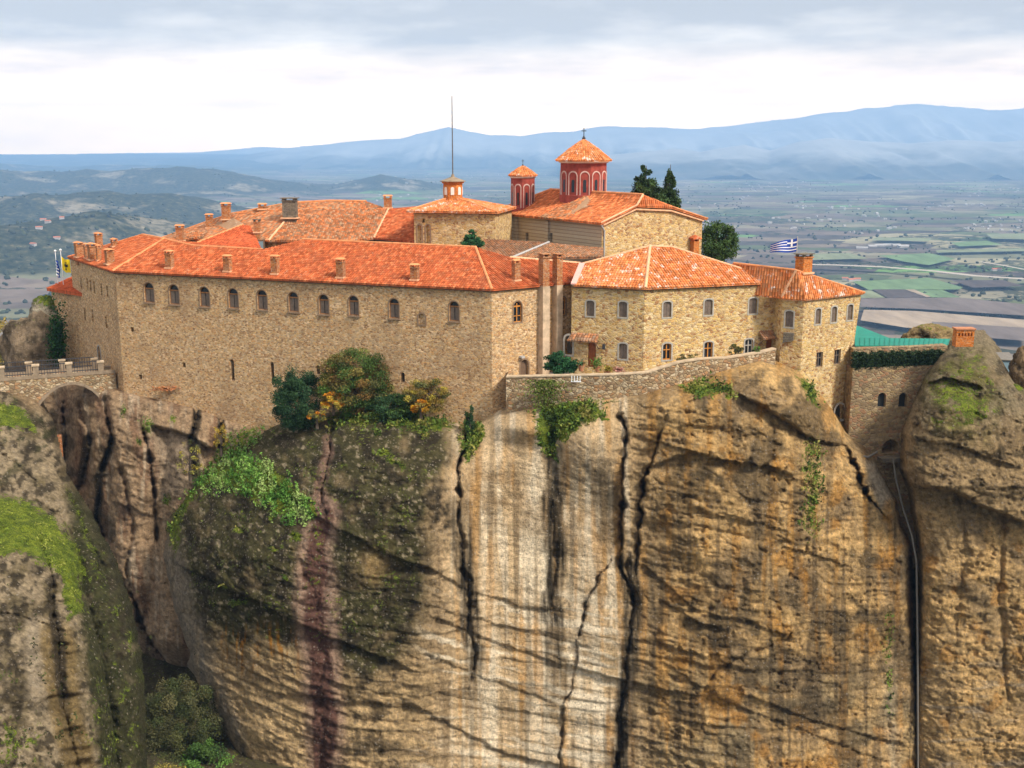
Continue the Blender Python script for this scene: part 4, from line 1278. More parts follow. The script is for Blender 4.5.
M_TILE_GOLD = tile_mat("orange_barrel_tiles", [(0.62, 0.22, 0.075), (0.70, 0.27, 0.10), (0.55, 0.175, 0.055), (0.66, 0.20, 0.065), (0.60, 0.25, 0.11)], pale=(0.80, 0.68, 0.60), pale_amt=0.45, age=0.22, agecol=(0.36, 0.13, 0.05))
M_TILE_CHURCH = tile_mat("church_roof_tiles", [(0.60, 0.175, 0.060), (0.66, 0.21, 0.080), (0.52, 0.145, 0.048), (0.70, 0.25, 0.10), (0.46, 0.15, 0.06)], pale_amt=0.08, age=0.35, agecol=(0.30, 0.11, 0.045))
M_TILE_LEAN = tile_mat("mossy_dull_tiles", [(0.30, 0.15, 0.08), (0.38, 0.17, 0.08), (0.26, 0.16, 0.10), (0.42, 0.20, 0.10), (0.33, 0.20, 0.13)], pale=(0.42, 0.36, 0.28), pale_amt=0.15, age=0.6, agecol=(0.17, 0.13, 0.08))
M_RIDGE = plain_mat("ridge_tile_clay", (0.66, 0.27, 0.11), 0.85, 0.3, 1.4)
M_RIDGE_PALE = plain_mat("mortared_ridge_clay", (0.74, 0.42, 0.24), 0.85, 0.25, 1.4)
M_EAVE = plain_mat("dark_eave_timber", (0.17, 0.095, 0.055), 0.8, 0.3)
M_BRICK = rubble_mat("chimney_brick", [(0.42, 0.17, 0.075), (0.50, 0.21, 0.09), (0.36, 0.13, 0.06), (0.46, 0.24, 0.13)], (0.45, 0.34, 0.24), 4.5, 0.05, (0.14, 0.08, 0.05), 0.5, 2.2, 0.03)
M_BRICK_OR = rubble_mat("orange_brick", [(0.58, 0.20, 0.07), (0.64, 0.24, 0.09), (0.50, 0.16, 0.055)], (0.50, 0.33, 0.2), 4.0, 0.05, (0.25, 0.10, 0.05), 0.3, 2.2, 0.03)
M_GREYST = rubble_mat("grey_chimney_stone", [(0.17, 0.145, 0.11), (0.23, 0.19, 0.14), (0.14, 0.12, 0.10)], (0.2, 0.17, 0.13), 3.6, 0.05, (0.08, 0.07, 0.05), 0.5, 1.6, 0.04)
M_PLAST = plain_mat("weathered_cream_plaster", (0.52, 0.385, 0.26), 0.9, 0.35, 1.1)
M_POST = plain_mat("tan_post_stone", (0.27, 0.205, 0.14), 0.9, 0.25, 2.0)
M_POSTL = plain_mat("worn_tan_coping", (0.50, 0.385, 0.26), 0.9, 0.3, 1.6)
M_TRIM = plain_mat("faded_pink_white_trim", (0.60, 0.42, 0.36), 0.85, 0.12)
M_WHITEP = plain_mat("white_plaster_trim", (0.78, 0.73, 0.66), 0.85, 0.08)
M_DOME = plain_mat("crimson_painted_plaster", (0.31, 0.062, 0.044), 0.92, 0.32, 1.6)
M_SURR = plain_mat("grey_dressed_stone", (0.40, 0.37, 0.32), 0.85, 0.2)
M_ARCHB = plain_mat("brown_brick_surround", (0.26, 0.175, 0.11), 0.9, 0.25)
M_WOOD = plain_mat("brown_shutter_wood", (0.155, 0.098, 0.062), 0.7, 0.25)
M_WOODG = plain_mat("greyed_shutter_wood", (0.165, 0.125, 0.098), 0.75, 0.25)
M_WOODO = plain_mat("honey_varnished_wood", (0.52, 0.215, 0.045), 0.5, 0.2)
M_WOODB = plain_mat("russet_window_wood", (0.30, 0.135, 0.05), 0.6, 0.25)
M_DOORW = plain_mat("red_brown_door_wood", (0.30, 0.095, 0.035), 0.6, 0.25)
M_IRON = plain_mat("dark_wrought_iron", (0.045, 0.045, 0.05), 0.55, 0.2)
M_LEAD = plain_mat("grey_lead", (0.42, 0.41, 0.40), 0.6, 0.2)
M_MAST = plain_mat("dull_mast_steel", (0.12, 0.12, 0.13), 0.6, 0.2)
M_GREEN = plain_mat("teal_green_roof_sheet", (0.008, 0.205, 0.15), 0.5, 0.12, 0.5)
M_PIPE = plain_mat("pale_metal_pipe", (0.17, 0.155, 0.135), 0.5, 0.15)
M_TERRA = plain_mat("terracotta", (0.48, 0.20, 0.10), 0.85, 0.2)
M_PINK = plain_mat("pink_sealed_flashing", (0.72, 0.42, 0.36), 0.8, 0.12)
M_YEL = plain_mat("yellow_flag_cloth", (0.85, 0.60, 0.01), 0.8, 0.05)
M_BLUE = plain_mat("blue_flag_cloth", (0.015, 0.06, 0.36), 0.8, 0.05)
M_FWHITE = plain_mat("white_flag_cloth", (0.82, 0.83, 0.85), 0.8, 0.03)
M_BLACK = plain_mat("black_print", (0.02, 0.02, 0.02), 0.8, 0.05)
M_TIN = plain_mat("blue_grey_tin", (0.20, 0.30, 0.36), 0.5, 0.2)
gm, gnt, gb = new_mat("dark_window_glass")
gb.inputs['Base Color'].default_value = (0.025, 0.03, 0.035, 1); gb.inputs['Roughness'].default_value = 0.15; gb.inputs['Specular IOR Level'].default_value = 0.5
M_GLASS = gm
dm, dnt, db = new_mat("painted_recess_shade")
db.inputs['Base Color'].default_value = (0.06, 0.05, 0.04, 1)  # even near-black stands in for the shade inside openings
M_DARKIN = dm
UP = Vector((0, 0, 1))


def outline(w, h, kind, n=9):
    """window outline in (across, up) from its centre"""
    a = w / 2
    if kind == 'rect':
        return [(-a, -h / 2), (a, -h / 2), (a, h / 2), (-a, h / 2)]
    if kind == 'arch':
        top = h / 2 - a
        return [(-a, -h / 2), (a, -h / 2)] + [(a * math.cos(t), top + a * math.sin(t)) for t in np.linspace(0, math.pi, n)]
    if kind == 'seg':        # flattened head
        r = a * 0.45
        top = h / 2 - r
        return [(-a, -h / 2), (a, -h / 2)] + [(a * math.cos(t), top + r * math.sin(t)) for t in np.linspace(0, math.pi, n)]


class Face:
    """a vertical wall between two plan points, seen from outside: a on the left, b on the right"""

    def __init__(self, a, b):
        self.a, self.b = Vector((a.x, a.y, 0)), Vector((b.x, b.y, 0))
        self.r = (self.b - self.a).normalized()
        self.n = Vector((self.r.y, -self.r.x, 0))
        if self.n.y > 0 and abs(self.n.y) > 0.05: self.n = -self.n

    def at(self, px, py):
        return at_plane(px, py, self.a, self.b, self.a + UP)

    def px(self, p):
        """pixels per metre across and up at a point of this wall"""
        x0, y0 = project(p); x1, y1 = project(p + self.r); x2, y2 = project(p + UP)
        return math.hypot(x1 - x0, y1 - y0), abs(y2 - y0)

    def pts(self, c, o, out=0.0):
        return [c + self.r * u + UP * v + self.n * out for u, v in o]


class House:
    def __init__(self, name, base, label, cat, group=None):
        self.root = thing(name, base, label, cat, group)
        self.cut = MB()
        self.late = []

    def walls(self, plan, z0, z1, mat, name="wall"):
        mb = MB()
        mb.prism([(p.x, p.y, z0) for p in plan], (0, 0, z1 - z0))
        self.wall_mesh = mb.mesh(name)
        self.wall_mat = mat
        self.wall_name = name

    def close(self):
        me = carve(self.wall_mesh, self.cut)
        me.materials.clear()
        me.name = self.wall_name
        link(self.wall_name, me, self.wall_mat, self.root)

    def window(self, face, px, py, wpx, hpx, style, depth=0.55):
        c = face.at(px, py)
        sx, sy = face.px(c)
        w, h = wpx / max(sx, 3.0), hpx / sy
        kind = {'arch': 'arch', 'arch_open': 'arch', 'shutter': 'seg', 'honey': 'seg', 'glazed': 'seg', 'honeyarch': 'arch', 'slit': 'rect', 'hole': 'rect', 'slitarch': 'arch', 'rect': 'rect', 'barearch': 'arch', 'bluearch': 'arch'}[style]
        o = outline(w, h, kind)
        self.cut.prism(face.pts(c, o, -depth), face.n * (depth + 0.4))
        root = self.root
        if style in ('slit', 'hole', 'slitarch'):
            mb = MB(); mb.prism(face.pts(c, outline(w - 0.02, h - 0.02, kind), -depth + 0.02), face.n * 0.05)
            mb.build("window", M_DARKIN, root)  # dark sheet painted as the shade inside the slit
            return
        sur = MB()
        k = {'arch': 0.10, 'barearch': 0.16, 'honeyarch': 0.12, 'bluearch': 0.22, 'arch_open': 0.2, 'rect': 0.05}.get(style, 0.15)
        o1 = outline(w + 2 * k, h + 2 * k, kind)
        sur.ring(face.pts(c, o1, -0.06), face.pts(c, o, -0.06), face.n * 0.10)
        if style == 'arch':
            sur.obox(c - UP * (h / 2 + 0.11) + face.n * 0.06, face.r * (w / 2 + 0.15), face.n * 0.10, UP * 0.045)
        smat = {'arch': M_ARCHB, 'barearch': M_ARCHB, 'honeyarch': M_ARCHB, 'bluearch': M_BRICK, 'rect': M_WALL, 'arch_open': M_SURR}.get(style, M_SURR)
        win = sur.build("window", smat, root)
        if style == 'arch_open':
            mb = MB(); mb.prism(face.pts(c, outline(w - 0.02, h - 0.02, kind), -depth + 0.02), face.n * 0.05); mb.build("pane", M_DARKIN, win)  # no glass: dark sheet in place of the shade within the arch
            return
        if style in ('arch', 'honeyarch'):
            wm = M_WOODO if style == 'honeyarch' else M_WOODB
            fr = MB()
            oi = outline(w - 0.14, h - 0.14, kind)
            fr.ring(face.pts(c, o, -0.24), face.pts(c, oi, -0.24), face.n * 0.07)
            top = h / 2 - w / 2
            fr.obox(c + UP * top + face.n * -0.2, face.r * (w / 2 - 0.02), face.n * 0.05, UP * 0.07)
            if style == 'honeyarch':
                fr.obox(c - UP * 0.1 + face.n * -0.2, face.r * 0.05, face.n * 0.04, UP * (h / 2 - 0.1))
                fr.obox(c - UP * 0.45 + face.n * -0.2, face.r * (w / 2 - 0.02), face.n * 0.04, UP * 0.04)
            fr.build("frame", wm, win)
            p = MB(); p.prism(face.pts(c, outline(w - 0.02, h - 0.02, kind), -0.34), face.n * 0.03); p.build("pane", M_GLASS, win)
            if style == 'arch':
                s = MB()
                hh = top - (-h / 2)
                for q in (-1, 1):
                    s.obox(c + UP * (top - hh / 2 - 0.03) + face.r * q * (w / 4 - 0.02) + face.n * -0.22, face.r * (w / 4 - 0.06), face.n * 0.02, UP * (hh / 2 - 0.08))
                s.build("shutter", M_WOODG, win)
        elif style == 'shutter':
            s = MB()
            for q in (-1, 1):
                oo = [(q * w / 4 + u * 0.46, v) for u, v in outline(w, h, 'rect')]
                oo = outline(w - 0.03, h - 0.03, 'seg')
                cl = [(max(min(u, w / 2), 0.012) if q > 0 else min(max(u, -w / 2), -0.012), v) for u, v in oo]
                s.prism(face.pts(c, cl, -0.2), face.n * 0.06)
                for t in (-0.3, 0.05, 0.36):
                    s.obox(c + UP * (t * h) + face.r * q * w * 0.25 + face.n * -0.13, face.r * w * 0.19, face.n * 0.012, UP * 0.03)
            s.build("shutter", M_WOODG, win)
        elif style in ('honey', 'glazed', 'rect'):
            fr = MB()
            wm = {'honey': M_WOODO, 'glazed': M_SURR, 'rect': M_WOODG}[style]
            oi = outline(w - 0.20, h - 0.20, kind)
            fr.ring(face.pts(c, outline(w - 0.01, h - 0.01, kind), -0.22), face.pts(c, oi, -0.22), face.n * 0.08)
            fr.obox(c + face.n * -0.17, face.r * 0.05, face.n * 0.035, UP * (h / 2 - 0.04))
            fr.obox(c + UP * 0.1 * h + face.n * -0.17, face.r * (w / 2 - 0.04), face.n * 0.03, UP * 0.045)
            fr.build("frame", wm, win)
            p = MB(); p.prism(face.pts(c, outline(w - 0.02, h - 0.02, kind), -0.3), face.n * 0.03); p.build("pane", M_GLASS, win)
        else:
            p = MB(); p.prism(face.pts(c, outline(w - 0.02, h - 0.02, kind), -0.34), face.n * 0.03); p.build("pane", M_GLASS if style == 'bluearch' else M_WOOD, win)

    def roof(self, faces, mat, name="roof", t=0.16):
        mb = MB()
        for f in faces: mb.slab(f, t, True)
        self.roof_ob = mb.build(name, mat, self.root)
        return self.roof_ob

    def ridge(self, path, mat=None, r=0.15, lift=0.03):
        """half-round capping tiles laid along a hip or ridge"""
        mb = MB()
        P = [Vector(p) + UP * lift for p in path]
        for i in range(len(P) - 1):
            a, b = P[i], P[i + 1]
            L = (b - a).length
            n = max(1, int(L / 0.45))
            for k in range(n):
                p, q = a.lerp(b, k / n), a.lerp(b, (k + 1.08) / n)
                mb.tube([p, q], [r * 0.92, r * 1.1], 7)
        return mb.build("ridge_tiles", mat or M_RIDGE, self.roof_ob)

    def chimney(self, base, wpx, top_py, mat=None, rot=None, cap='tile', depth_ratio=0.8):
        """base: point on the roof; wpx: width in picture; top_py: height of its cap in the picture"""
        mat = mat or M_BRICK
        s = F_PX / (base.y * CP - base.z * SP)
        w = wpx / s
        bx, by = project(base)
        top = at_y(bx, top_py, base.y).z
        h = top - base.z
        r = rot or Vector((1, 0, 0))
        mb = MB()
        mb.box(base + UP * ((h - 0.42) / 2 - 0.5), (w, w * depth_ratio, h - 0.42 + 1.0), r=r)
        mb.box(base + UP * (h - 0.46), (w * 1.14, w * (depth_ratio + .14), 0.10), r=r)
        ch = mb.build("chimney", mat, self.root)
        cp_ = MB()
        rr = Vector((r.x, r.y, 0)).normalized(); nn = Vector((-rr.y, rr.x, 0))
        for i in (-1, 1):
            for j in (-1, 1):
                cp_.box(base + UP * (h - 0.29) + rr * i * w * 0.40 + nn * j * w * depth_ratio * 0.40, (w * 0.2, w * depth_ratio * 0.2, 0.26), r=r)
        a, b2 = rr * w * 0.66, nn * w * (depth_ratio * 0.66)
        c = base + UP * (h - 0.16)
        if cap == 'tile':
            q = [c - a - b2, c + a - b2, c + a + b2, c - a + b2]
            tp = [c - a * .8 + UP * 0.17, c + a * .8 + UP * 0.17]
            cp_.poly([q[0], q[1], tp[1], tp[0]]); cp_.poly([q[2], q[3], tp[0], tp[1]]); cp_.poly([q[1], q[2], tp[1]]); cp_.poly([q[3], q[0], tp[0]]); cp_.poly(q[::-1])
        else:
            cp_.box(c + UP * 0.03, (w * 1.25, w * depth_ratio * 1.25, 0.09), r=r)
        cp_.build("chimney_cap", M_RIDGE if cap == 'tile' else M_GREYST, ch)
        fl = MB(); fl.box(base + UP * 0.02, (w * 1.25, w * (depth_ratio + .3), 0.16), r=r); fl.build("chimney_flashing", M_RIDGE_PALE, ch)
        return ch


def centroid(pts):
    return sum(pts, Vector((0, 0, 0))) / len(pts)


def plan_inset(pts, d):
    c = centroid([Vector((p.x, p.y, 0)) for p in pts])
    return [Vector((p.x, p.y, 0)) + (c - Vector((p.x, p.y, 0))).normalized() * d for p in pts]


# ---------------------------------------------------------------- 1 the long south wing
B = at_y(492, 289.6, 110)
ZE = B.z
A = at_z(112.5, 271.2, ZE); Lc = at_z(67.5, 257, ZE); I = at_z(575, 282.2, ZE)
Rt = at_z(475.5, 247.4, ZE + 3.35)
on1 = lambda x, y: at_plane(x, y, A, B, Rt)
on2 = lambda x, y: at_plane(x, y, B, I, Rt)
hipL = on1(164, 239)
on3 = lambda x, y: at_plane(x, y, Lc, A, hipL)
wing = House("monastery_wing", (B.x, B.y, -29), "long stone wing under a bright orange roof, ten arched windows in its big wall", "building")
rA, rB, rC = on1(303, 239.6), on1(262, 249.6), on1(192, 245.6)
top3 = on3(142, 234.7)
rI, rJ = on2(510, 257.6), on2(579.5, 263.4)
back = Vector((A - B).normalized())
bn = Vector((-back.y, back.x, 0))
if bn.y < 0: bn = -bn
roofs = [[A, B, Rt, rA, rB, rC, hipL], [Lc, A, hipL, top3], [B, I, rJ, rI, Rt]]
dn = bn * 6.5 - UP * 3.2
roofs += [[rB, rA, Rt, Rt + dn, rA + dn, rB + dn * .8], [hipL, rC, rB, rB + dn * .8, rC + dn * .8, hipL + dn], [Lc, top3, top3 + Vector((4, 7, -2.6)), Lc + Vector((3, 8, -.2))], [top3, hipL, hipL + dn, top3 + Vector((4, 7, -2.6))],
          [Rt, rI, rI + Vector((0, 5, -2.0)), Rt + dn]]
wing.roof(roofs, M_TILE)
wing.ridge([B, Rt]); wing.ridge([Rt, rA]); wing.ridge([A, hipL]); wing.ridge([hipL, rC, rB], r=.13); wing.ridge([top3, hipL]); wing.ridge([Lc, top3], r=.1); wing.ridge([rI, rJ], M_RIDGE_PALE)
ov = 0.32
nA = Vector(((A - B).y, -(A - B).x, 0)).normalized()


def off_corner(p, d1, d2, o):
    n1_ = Vector((d1.y, -d1.x, 0)).normalized(); n2_ = Vector((d2.y, -d2.x, 0)).normalized()
    if n1_.y < 0: n1_ = -n1_
    if n2_.y < 0: n2_ = -n2_
    m = (n1_ + n2_); m = m / max(m.dot(n1_), 0.3)
    return Vector((p.x, p.y, 0)) + m * o


wL = Vector((Lc.x, Lc.y, 0)) + Vector((0.25, 0.25, 0))
wA = off_corner(A, A - Lc, B - A, ov); wB = off_corner(B, B - A, I - B, ov)
wI = Vector((I.x, I.y, 0)) + Vector((-.05, .4, 0))
wb1 = wI + Vector((-4, 9, 0)); wb2 = wA + Vector((16, 11, 0)); wb3 = wL + Vector((6, 7, 0))
wing.walls([wL, wA, wB, wI, wb1, wb2, wb3], -36, ZE - 0.06, M_WALL)
fS, fE, fW = Face(wA, wB), Face(wB, wI), Face(wL, wA)
ev = MB()
for f, p, q in ((fS, wA, wB), (fE, wB, wI), (fW, wL, wA)):
    ev.obox((p + q) / 2 + UP * (ZE - 0.20) + f.n * 0.10, f.r * ((q - p).length / 2), f.n * 0.10, UP * 0.085)
ev.build("eave_board", M_EAVE, wing.root)
for x, y in ((149, 292.5), (174, 294.5), (204.5, 296.8), (233.2, 298.3), (262, 299.9), (293.3, 301.9), (323.7, 304.4), (353.5, 305.6), (394, 308.4), (454, 311.2)):
    wing.window(fS, x, y, 10.0, 19.8, 'arch')
for x, y, w, h in ((232.4, 370, 3.6, 21), (272.4, 373, 3.6, 22)): wing.window(fS, x, y, w, h, 'slitarch')
for x, y, w, h in ((318, 370, 4, 9), (402.7, 377.4, 4.2, 10)): wing.window(fS, x, y, w, h, 'slitarch')
for x, y in ((132, 329.5), (184, 365), (140.5, 377)): wing.window(fS, x, y, 3.2, 5, 'hole')
wing.window(fS, 421.8, 319, 6.5, 11, 'barearch', 0.2)
for x, y in ((81, 283.3), (87.4, 284.5), (90.6, 286), (94.2, 287.2), (101.5, 289.6), (107.4, 291.6)): wing.window(fW, x, y, 2.0, 12, 'slit')
for x, y in ((73, 309), (78.5, 312), (85, 314.2), (92.6, 315.6), (106.2, 322)): wing.window(fW, x, y, 2.2, 12.5, 'slit')
for x, y in ((75, 341), (83, 344)): wing.window(fW, x, y, 2.0, 9, 'slit')
wing.window(fW, 99.4, 356, 4.2, 20, 'arch_open', 0.8)
wing.window(fE, 517.7, 311.7, 8.5, 21, 'honeyarch'); wing.window(fE, 563, 306, 5.5, 18, 'honeyarch')
wing.window(fE, 524.3, 367.5, 8.2, 16, 'barearch')
wing.close()
rS, rE = fS.r, fE.r
for x, y, t, w in ((170, 268, 249.7, 7), (228, 271.5, 254.4, 7), (275.5, 274, 254.6, 7), (341, 277.6, 257.6, 7.5), (415, 280, 263.2, 7.5)): wing.chimney(on1(x, y), w, t, rot=rS)
wing.chimney(on2(516, 280.4), 7, 258.8, rot=rE)
for x, y, t, w in ((79.5, 257, 241.3, 8.5), (87, 258.2, 242.8, 5), (93.0, 259.8, 242.5, 9), (99.3, 260.5, 244, 5), (110, 264, 248, 9)): wing.chimney(on3(x, y), w, t, rot=fW.r)
wing.chimney(on3(99.5, 251), 7.5, 232, rot=fW.r); wing.chimney(on3(114.5, 246.5), 6.5, 237.8, rot=fW.r)
# the two tall flues against the short end wall
for x, wpx in ((541.8, 8.8), (555.2, 7.8)):
    c = fE.at(x, 300); s = fE.px(c)[0]; w = wpx / 9.8
    mb = MB(); zt = ZE - 0.1
    mb.box(Vector((c.x, c.y, 0)) + fE.n * 0.35 + UP * ((zt - 30) / 2), (w, 0.9, zt + 30), r=fE.r)
    fl = mb.build("flue", M_PLAST, wing.root)
    zt2 = at_y(x, 256.5, c.y - .3).z
    mb = MB(); mb.box(Vector((c.x, c.y, 0)) + fE.n * 0.35 + UP * ((zt + zt2) / 2), (w * .92, .8, zt2 - zt), r=fE.r)
    mb.box(Vector((c.x, c.y, 0)) + fE.n * 0.35 + UP * (zt2 - .05), (w * 1.12, 1.0, .12), r=fE.r)
    mb.box(Vector((c.x, c.y, 0)) + fE.n * 0.35 + UP * (zt2 + .28), (w * 1.2, 1.05, .10), r=fE.r)
    for q in (-1, 1): mb.box(Vector((c.x, c.y, 0)) + fE.n * 0.35 + fE.r * q * w * .36 + UP * (zt2 + .12), (w * .2, .8, .26), r=fE.r)
    mb.build("chimney_top", M_BRICK, fl)
# small outside lamp over the low door
mb = MB(); c = fE.at(520.5, 356.6); mb.obox(c + fE.n * .25, fE.r * .22, fE.n * .25, UP * .1); mb.tube([c, c + fE.n * .3 - UP * .2], .04); mb.build("wall_lamp", M_LEAD, wing.root)

# ---------------------------------------------------------------- 2 low annex at the west end
a0, a1 = at_y(47, 291.5, 146), at_y(71.5, 293.6, 140.5)
annex = House("gate_annex", (a1.x, a1.y, -24), "low stone annex with a small red roof behind the bridge gate", "building")
zt = a1.z
q0, q1 = Vector((a0.x, a0.y, zt)), Vector((a1.x + 3, a1.y - 1.5, zt))
annex.roof([[q0, q1, q1 + Vector((2, 5, 1.6)), q0 + Vector((3, 5, 1.6))], [q0, q0 + Vector((3, 5, 1.6)), q0 + Vector((2, 10, 0))]], M_TILE_RED, t=.35)
annex.walls([Vector((q0.x + .4, q0.y + .4, 0)), Vector((q1.x, q1.y + .3, 0)), Vector((q1.x + 3, q1.y + 7, 0)), Vector((q0.x + 4, q0.y + 8, 0))], -36, zt - .3, M_WALL)
annex.close()

# ---------------------------------------------------------------- 3 the old refectory roofs behind the long wing
ref = House("refectory", (-30, 145, -14), "old inner building under rambling weathered brown tile roofs behind the long wing", "building")
f0, f1 = at_y(268.5, 240.8, 137), at_y(357, 240.5, 137)
t0, t1 = at_y(288, 203, 149), at_y(366, 201.4, 149)
mid = at_y(330, 200.8, 149.2)
hp = at_plane(287, 219, f0, f1, mid)
e1 = at_plane(388.5, 209, f0, f1, mid); e2 = at_plane(374, 238, f0, f1, mid)
w1, w2, w3 = at_y(232, 213.5, 150), at_y(206, 222, 152), at_y(160, 238.5, 154)
low0 = at_y(243, 238, 139)
bk = Vector((0, 8, -3))
ref.roof([[f0, f1, e2, e1, t1, mid, t0, hp], [low0, f0, hp, t0, w1, w2], [w2, w3, at_y(165, 241, 145), low0], [t0, mid, t1, t1 + bk, t0 + bk], [w3, w2, w1, t0, t0 + bk, w1 + bk, w3 + bk]], M_TILE_OLD)
ref.ridge([f0, hp, t0], M_RIDGE_PALE); ref.ridge([e1, e2], M_RIDGE_PALE, .13); ref.ridge([t0, mid, t1]); ref.ridge([t0, w1, w2, w3], r=.1)
e3, e4 = at_y(416, 206.5, 146), at_y(416, 242, 134)
mb = MB(); mb.slab([e1, e2, e4, e3], .16, True); mb.slab([e1, e3, e3 + bk, e1 + bk]); mb.build("side_roof", M_TILE, ref.root)
# new red roof tucked in front
r0, r1, r2, r3 = at_y(188, 246.5, 133), at_y(262, 250.5, 130.5), at_y(256, 237.5, 137), at_y(243, 224.8, 143)
r4 = at_y(250, 226, 143)
mb = MB(); mb.slab([r0, r1, r2, r4, r3], .16, True); mb.build("lower_roof", M_TILE_RED, ref.root)
ref.ridge([r0, r3], r=.12)
# small dark outbuilding roof with its wall
s0, s1, s2, s3 = at_y(176, 231.5, 146), at_y(208, 231, 146), at_y(203, 236.5, 142.5), at_y(184, 240, 142)
mb = MB(); mb.slab([s3, s2, s1, s0], .16, True); mb.build("shed_roof", M_TILE_OLD, ref.root)
mb = MB(); mb.prism([(s3.x + .3, s3.y + .3, -16), (s2.x - .2, s2.y + .3, -16), (s1.x - .2, s1.y, -16), (s0.x + .3, s0.y, -16)], (0, 0, min(s3.z, s2.z) - .1 + 16)); mb.build("shed_wall", M_OLDW, ref.root)
# dormer opening at the corner of the old roof
dc = at_y(259.5, 243.5, 136.6)
mb = MB(); mb.box(dc + Vector((0, .4, -.4)), (1.0, .8, 1.7)); dm_ = mb.build("dormer", M_WOOD, ref.root)
mb = MB(); mb.box(dc + Vector((.1, -.02, -.35)), (.7, .08, 1.2)); mb.build("pane", M_TIN, dm_)
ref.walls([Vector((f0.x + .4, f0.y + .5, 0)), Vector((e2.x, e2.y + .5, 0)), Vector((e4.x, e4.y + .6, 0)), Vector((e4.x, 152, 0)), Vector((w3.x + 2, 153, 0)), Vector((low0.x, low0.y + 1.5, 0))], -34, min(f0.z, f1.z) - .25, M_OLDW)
ref.close()
for x, y, d, t, w, m_, cp2 in ((180.5, 241, 141.5, 224.4, 7, None, 'tile'), (209.8, 228, 148.5, 213.5, 6.2, None, 'tile'), (226.7, 219.5, 149, 202.4, 8, M_BRICK, 'tile'), (262.5, 209.5, 148.5, 203, 7, None, 'tile'),
                               (257.4, 232.5, 138, 218.4, 6, None, 'flat'), (290.4, 218, 143, 197, 13.5, M_GREYST, 'flat'), (388, 208, 147, 194.8, 7.5, None, 'tile')):
    ref.chimney(at_y(x, y, d), w, t, m_, cap=cp2)

# ---------------------------------------------------------------- 4 square hall with lantern and mast
h0, h1 = at_y(406, 210.6, 133.2), at_y(498, 212.6, 131.0)
zt = (h0.z + h1.z) / 2
h0.z = h1.z = zt
hr = (h1 - h0).normalized(); hn = Vector((-hr.y, hr.x, 0))
W_ = (h1 - h0).length
h2, h3 = h1 + hn * W_, h0 + hn * W_
hall = House("square_hall", ((h0 + h2) / 2).xy.to_3d() + UP * -20, "square stone hall with a pyramid roof topped by a little brick lantern", "building")
cen = (h0 + h2) / 2
cen.x = at_y(453, 196.5, cen.y).x
apex = Vector((cen.x, cen.y, at_y(453, 196.5, cen.y).z))
hall.roof([[h0, h1, apex], [h1, h2, apex], [h2, h3, apex], [h3, h0, apex]], M_TILE_GOLD, t=.2)
hall.ridge([h0, apex], r=.12); hall.ridge([h1, apex], r=.12)
p0, p1, p2, p3 = h0 + (hr + hn) * .75, h1 + (-hr + hn) * .4, h2 + (-hr - hn) * .5, h3 + (hr - hn) * .6
hall.walls([p0, p1, p2, p3], -34, zt - .1, M_GOLD)
fH = Face(p0, p1)
for x in (419.6, 428): hall.window(fH, x, 234, 4.0, 18, 'barearch', .3)
hall.window(fH, 423.5, 220.5, 2.2, 4, 'slit')
mb = MB(); mb.obox((p0 + p1).xy.to_3d() / 2 + UP * (zt - .2) + fH.n * .12, fH.r * ((p1 - p0).length / 2), fH.n * .12, UP * .1); mb.build("eave_board", M_EAVE, hall.root)
hall.close()
lr = 10.5 * cen.y / F_PX
lb = apex.z - .35
lt = at_y(453, 181.5, cen.y).z
mb = MB(); mb.lathe((cen.x, cen.y, 0), [(lr * 1.12, lb - .3), (lr * 1.12, lb + .12), (lr * .95, lb + .13), (lr * .95, lt - .22), (lr * 1.1, lt - .21), (lr * 1.1, lt)], 8, math.pi / 8)
lant = mb.build("lantern", M_BRICK_OR, hall.root)
for k in range(8):
    a = math.pi / 4 * k
    d = Vector((math.cos(a), math.sin(a), 0)); tn = Vector((-d.y, d.x, 0))
    c = Vector((cen.x, cen.y, (lb + lt) / 2 - .02)) + d * (lr * .95 * math.cos(math.pi / 8) - .02)
    o = outline(.42, .95, 'arch')
    mb = MB(); mb.prism([c + tn * u + UP * v for u, v in o], d * .08); mb.build("window", M_WHITEP, lant)
mb = MB(); top = at_y(453, 176.8, cen.y).z
mb.lathe((cen.x, cen.y, 0), [(lr * 1.22, lt), (lr * 1.22, lt + .06), (lr * .55, lt + .38), (lr * .18, top), (lr * .10, top + .35)], 16); mb.build("lantern_roof", M_POST, hall.root)
mz = at_y(454.5, 96, cen.y).z
mb = MB(); mb.tube([(cen.x, cen.y, top), (cen.x, cen.y, top + (mz - top) * .55), (cen.x, cen.y, mz)], [.08, .065, .04], 6)
tag(mb.build("lightning_mast", M_MAST), "tall thin grey mast rising from the lantern of the square hall", "mast")

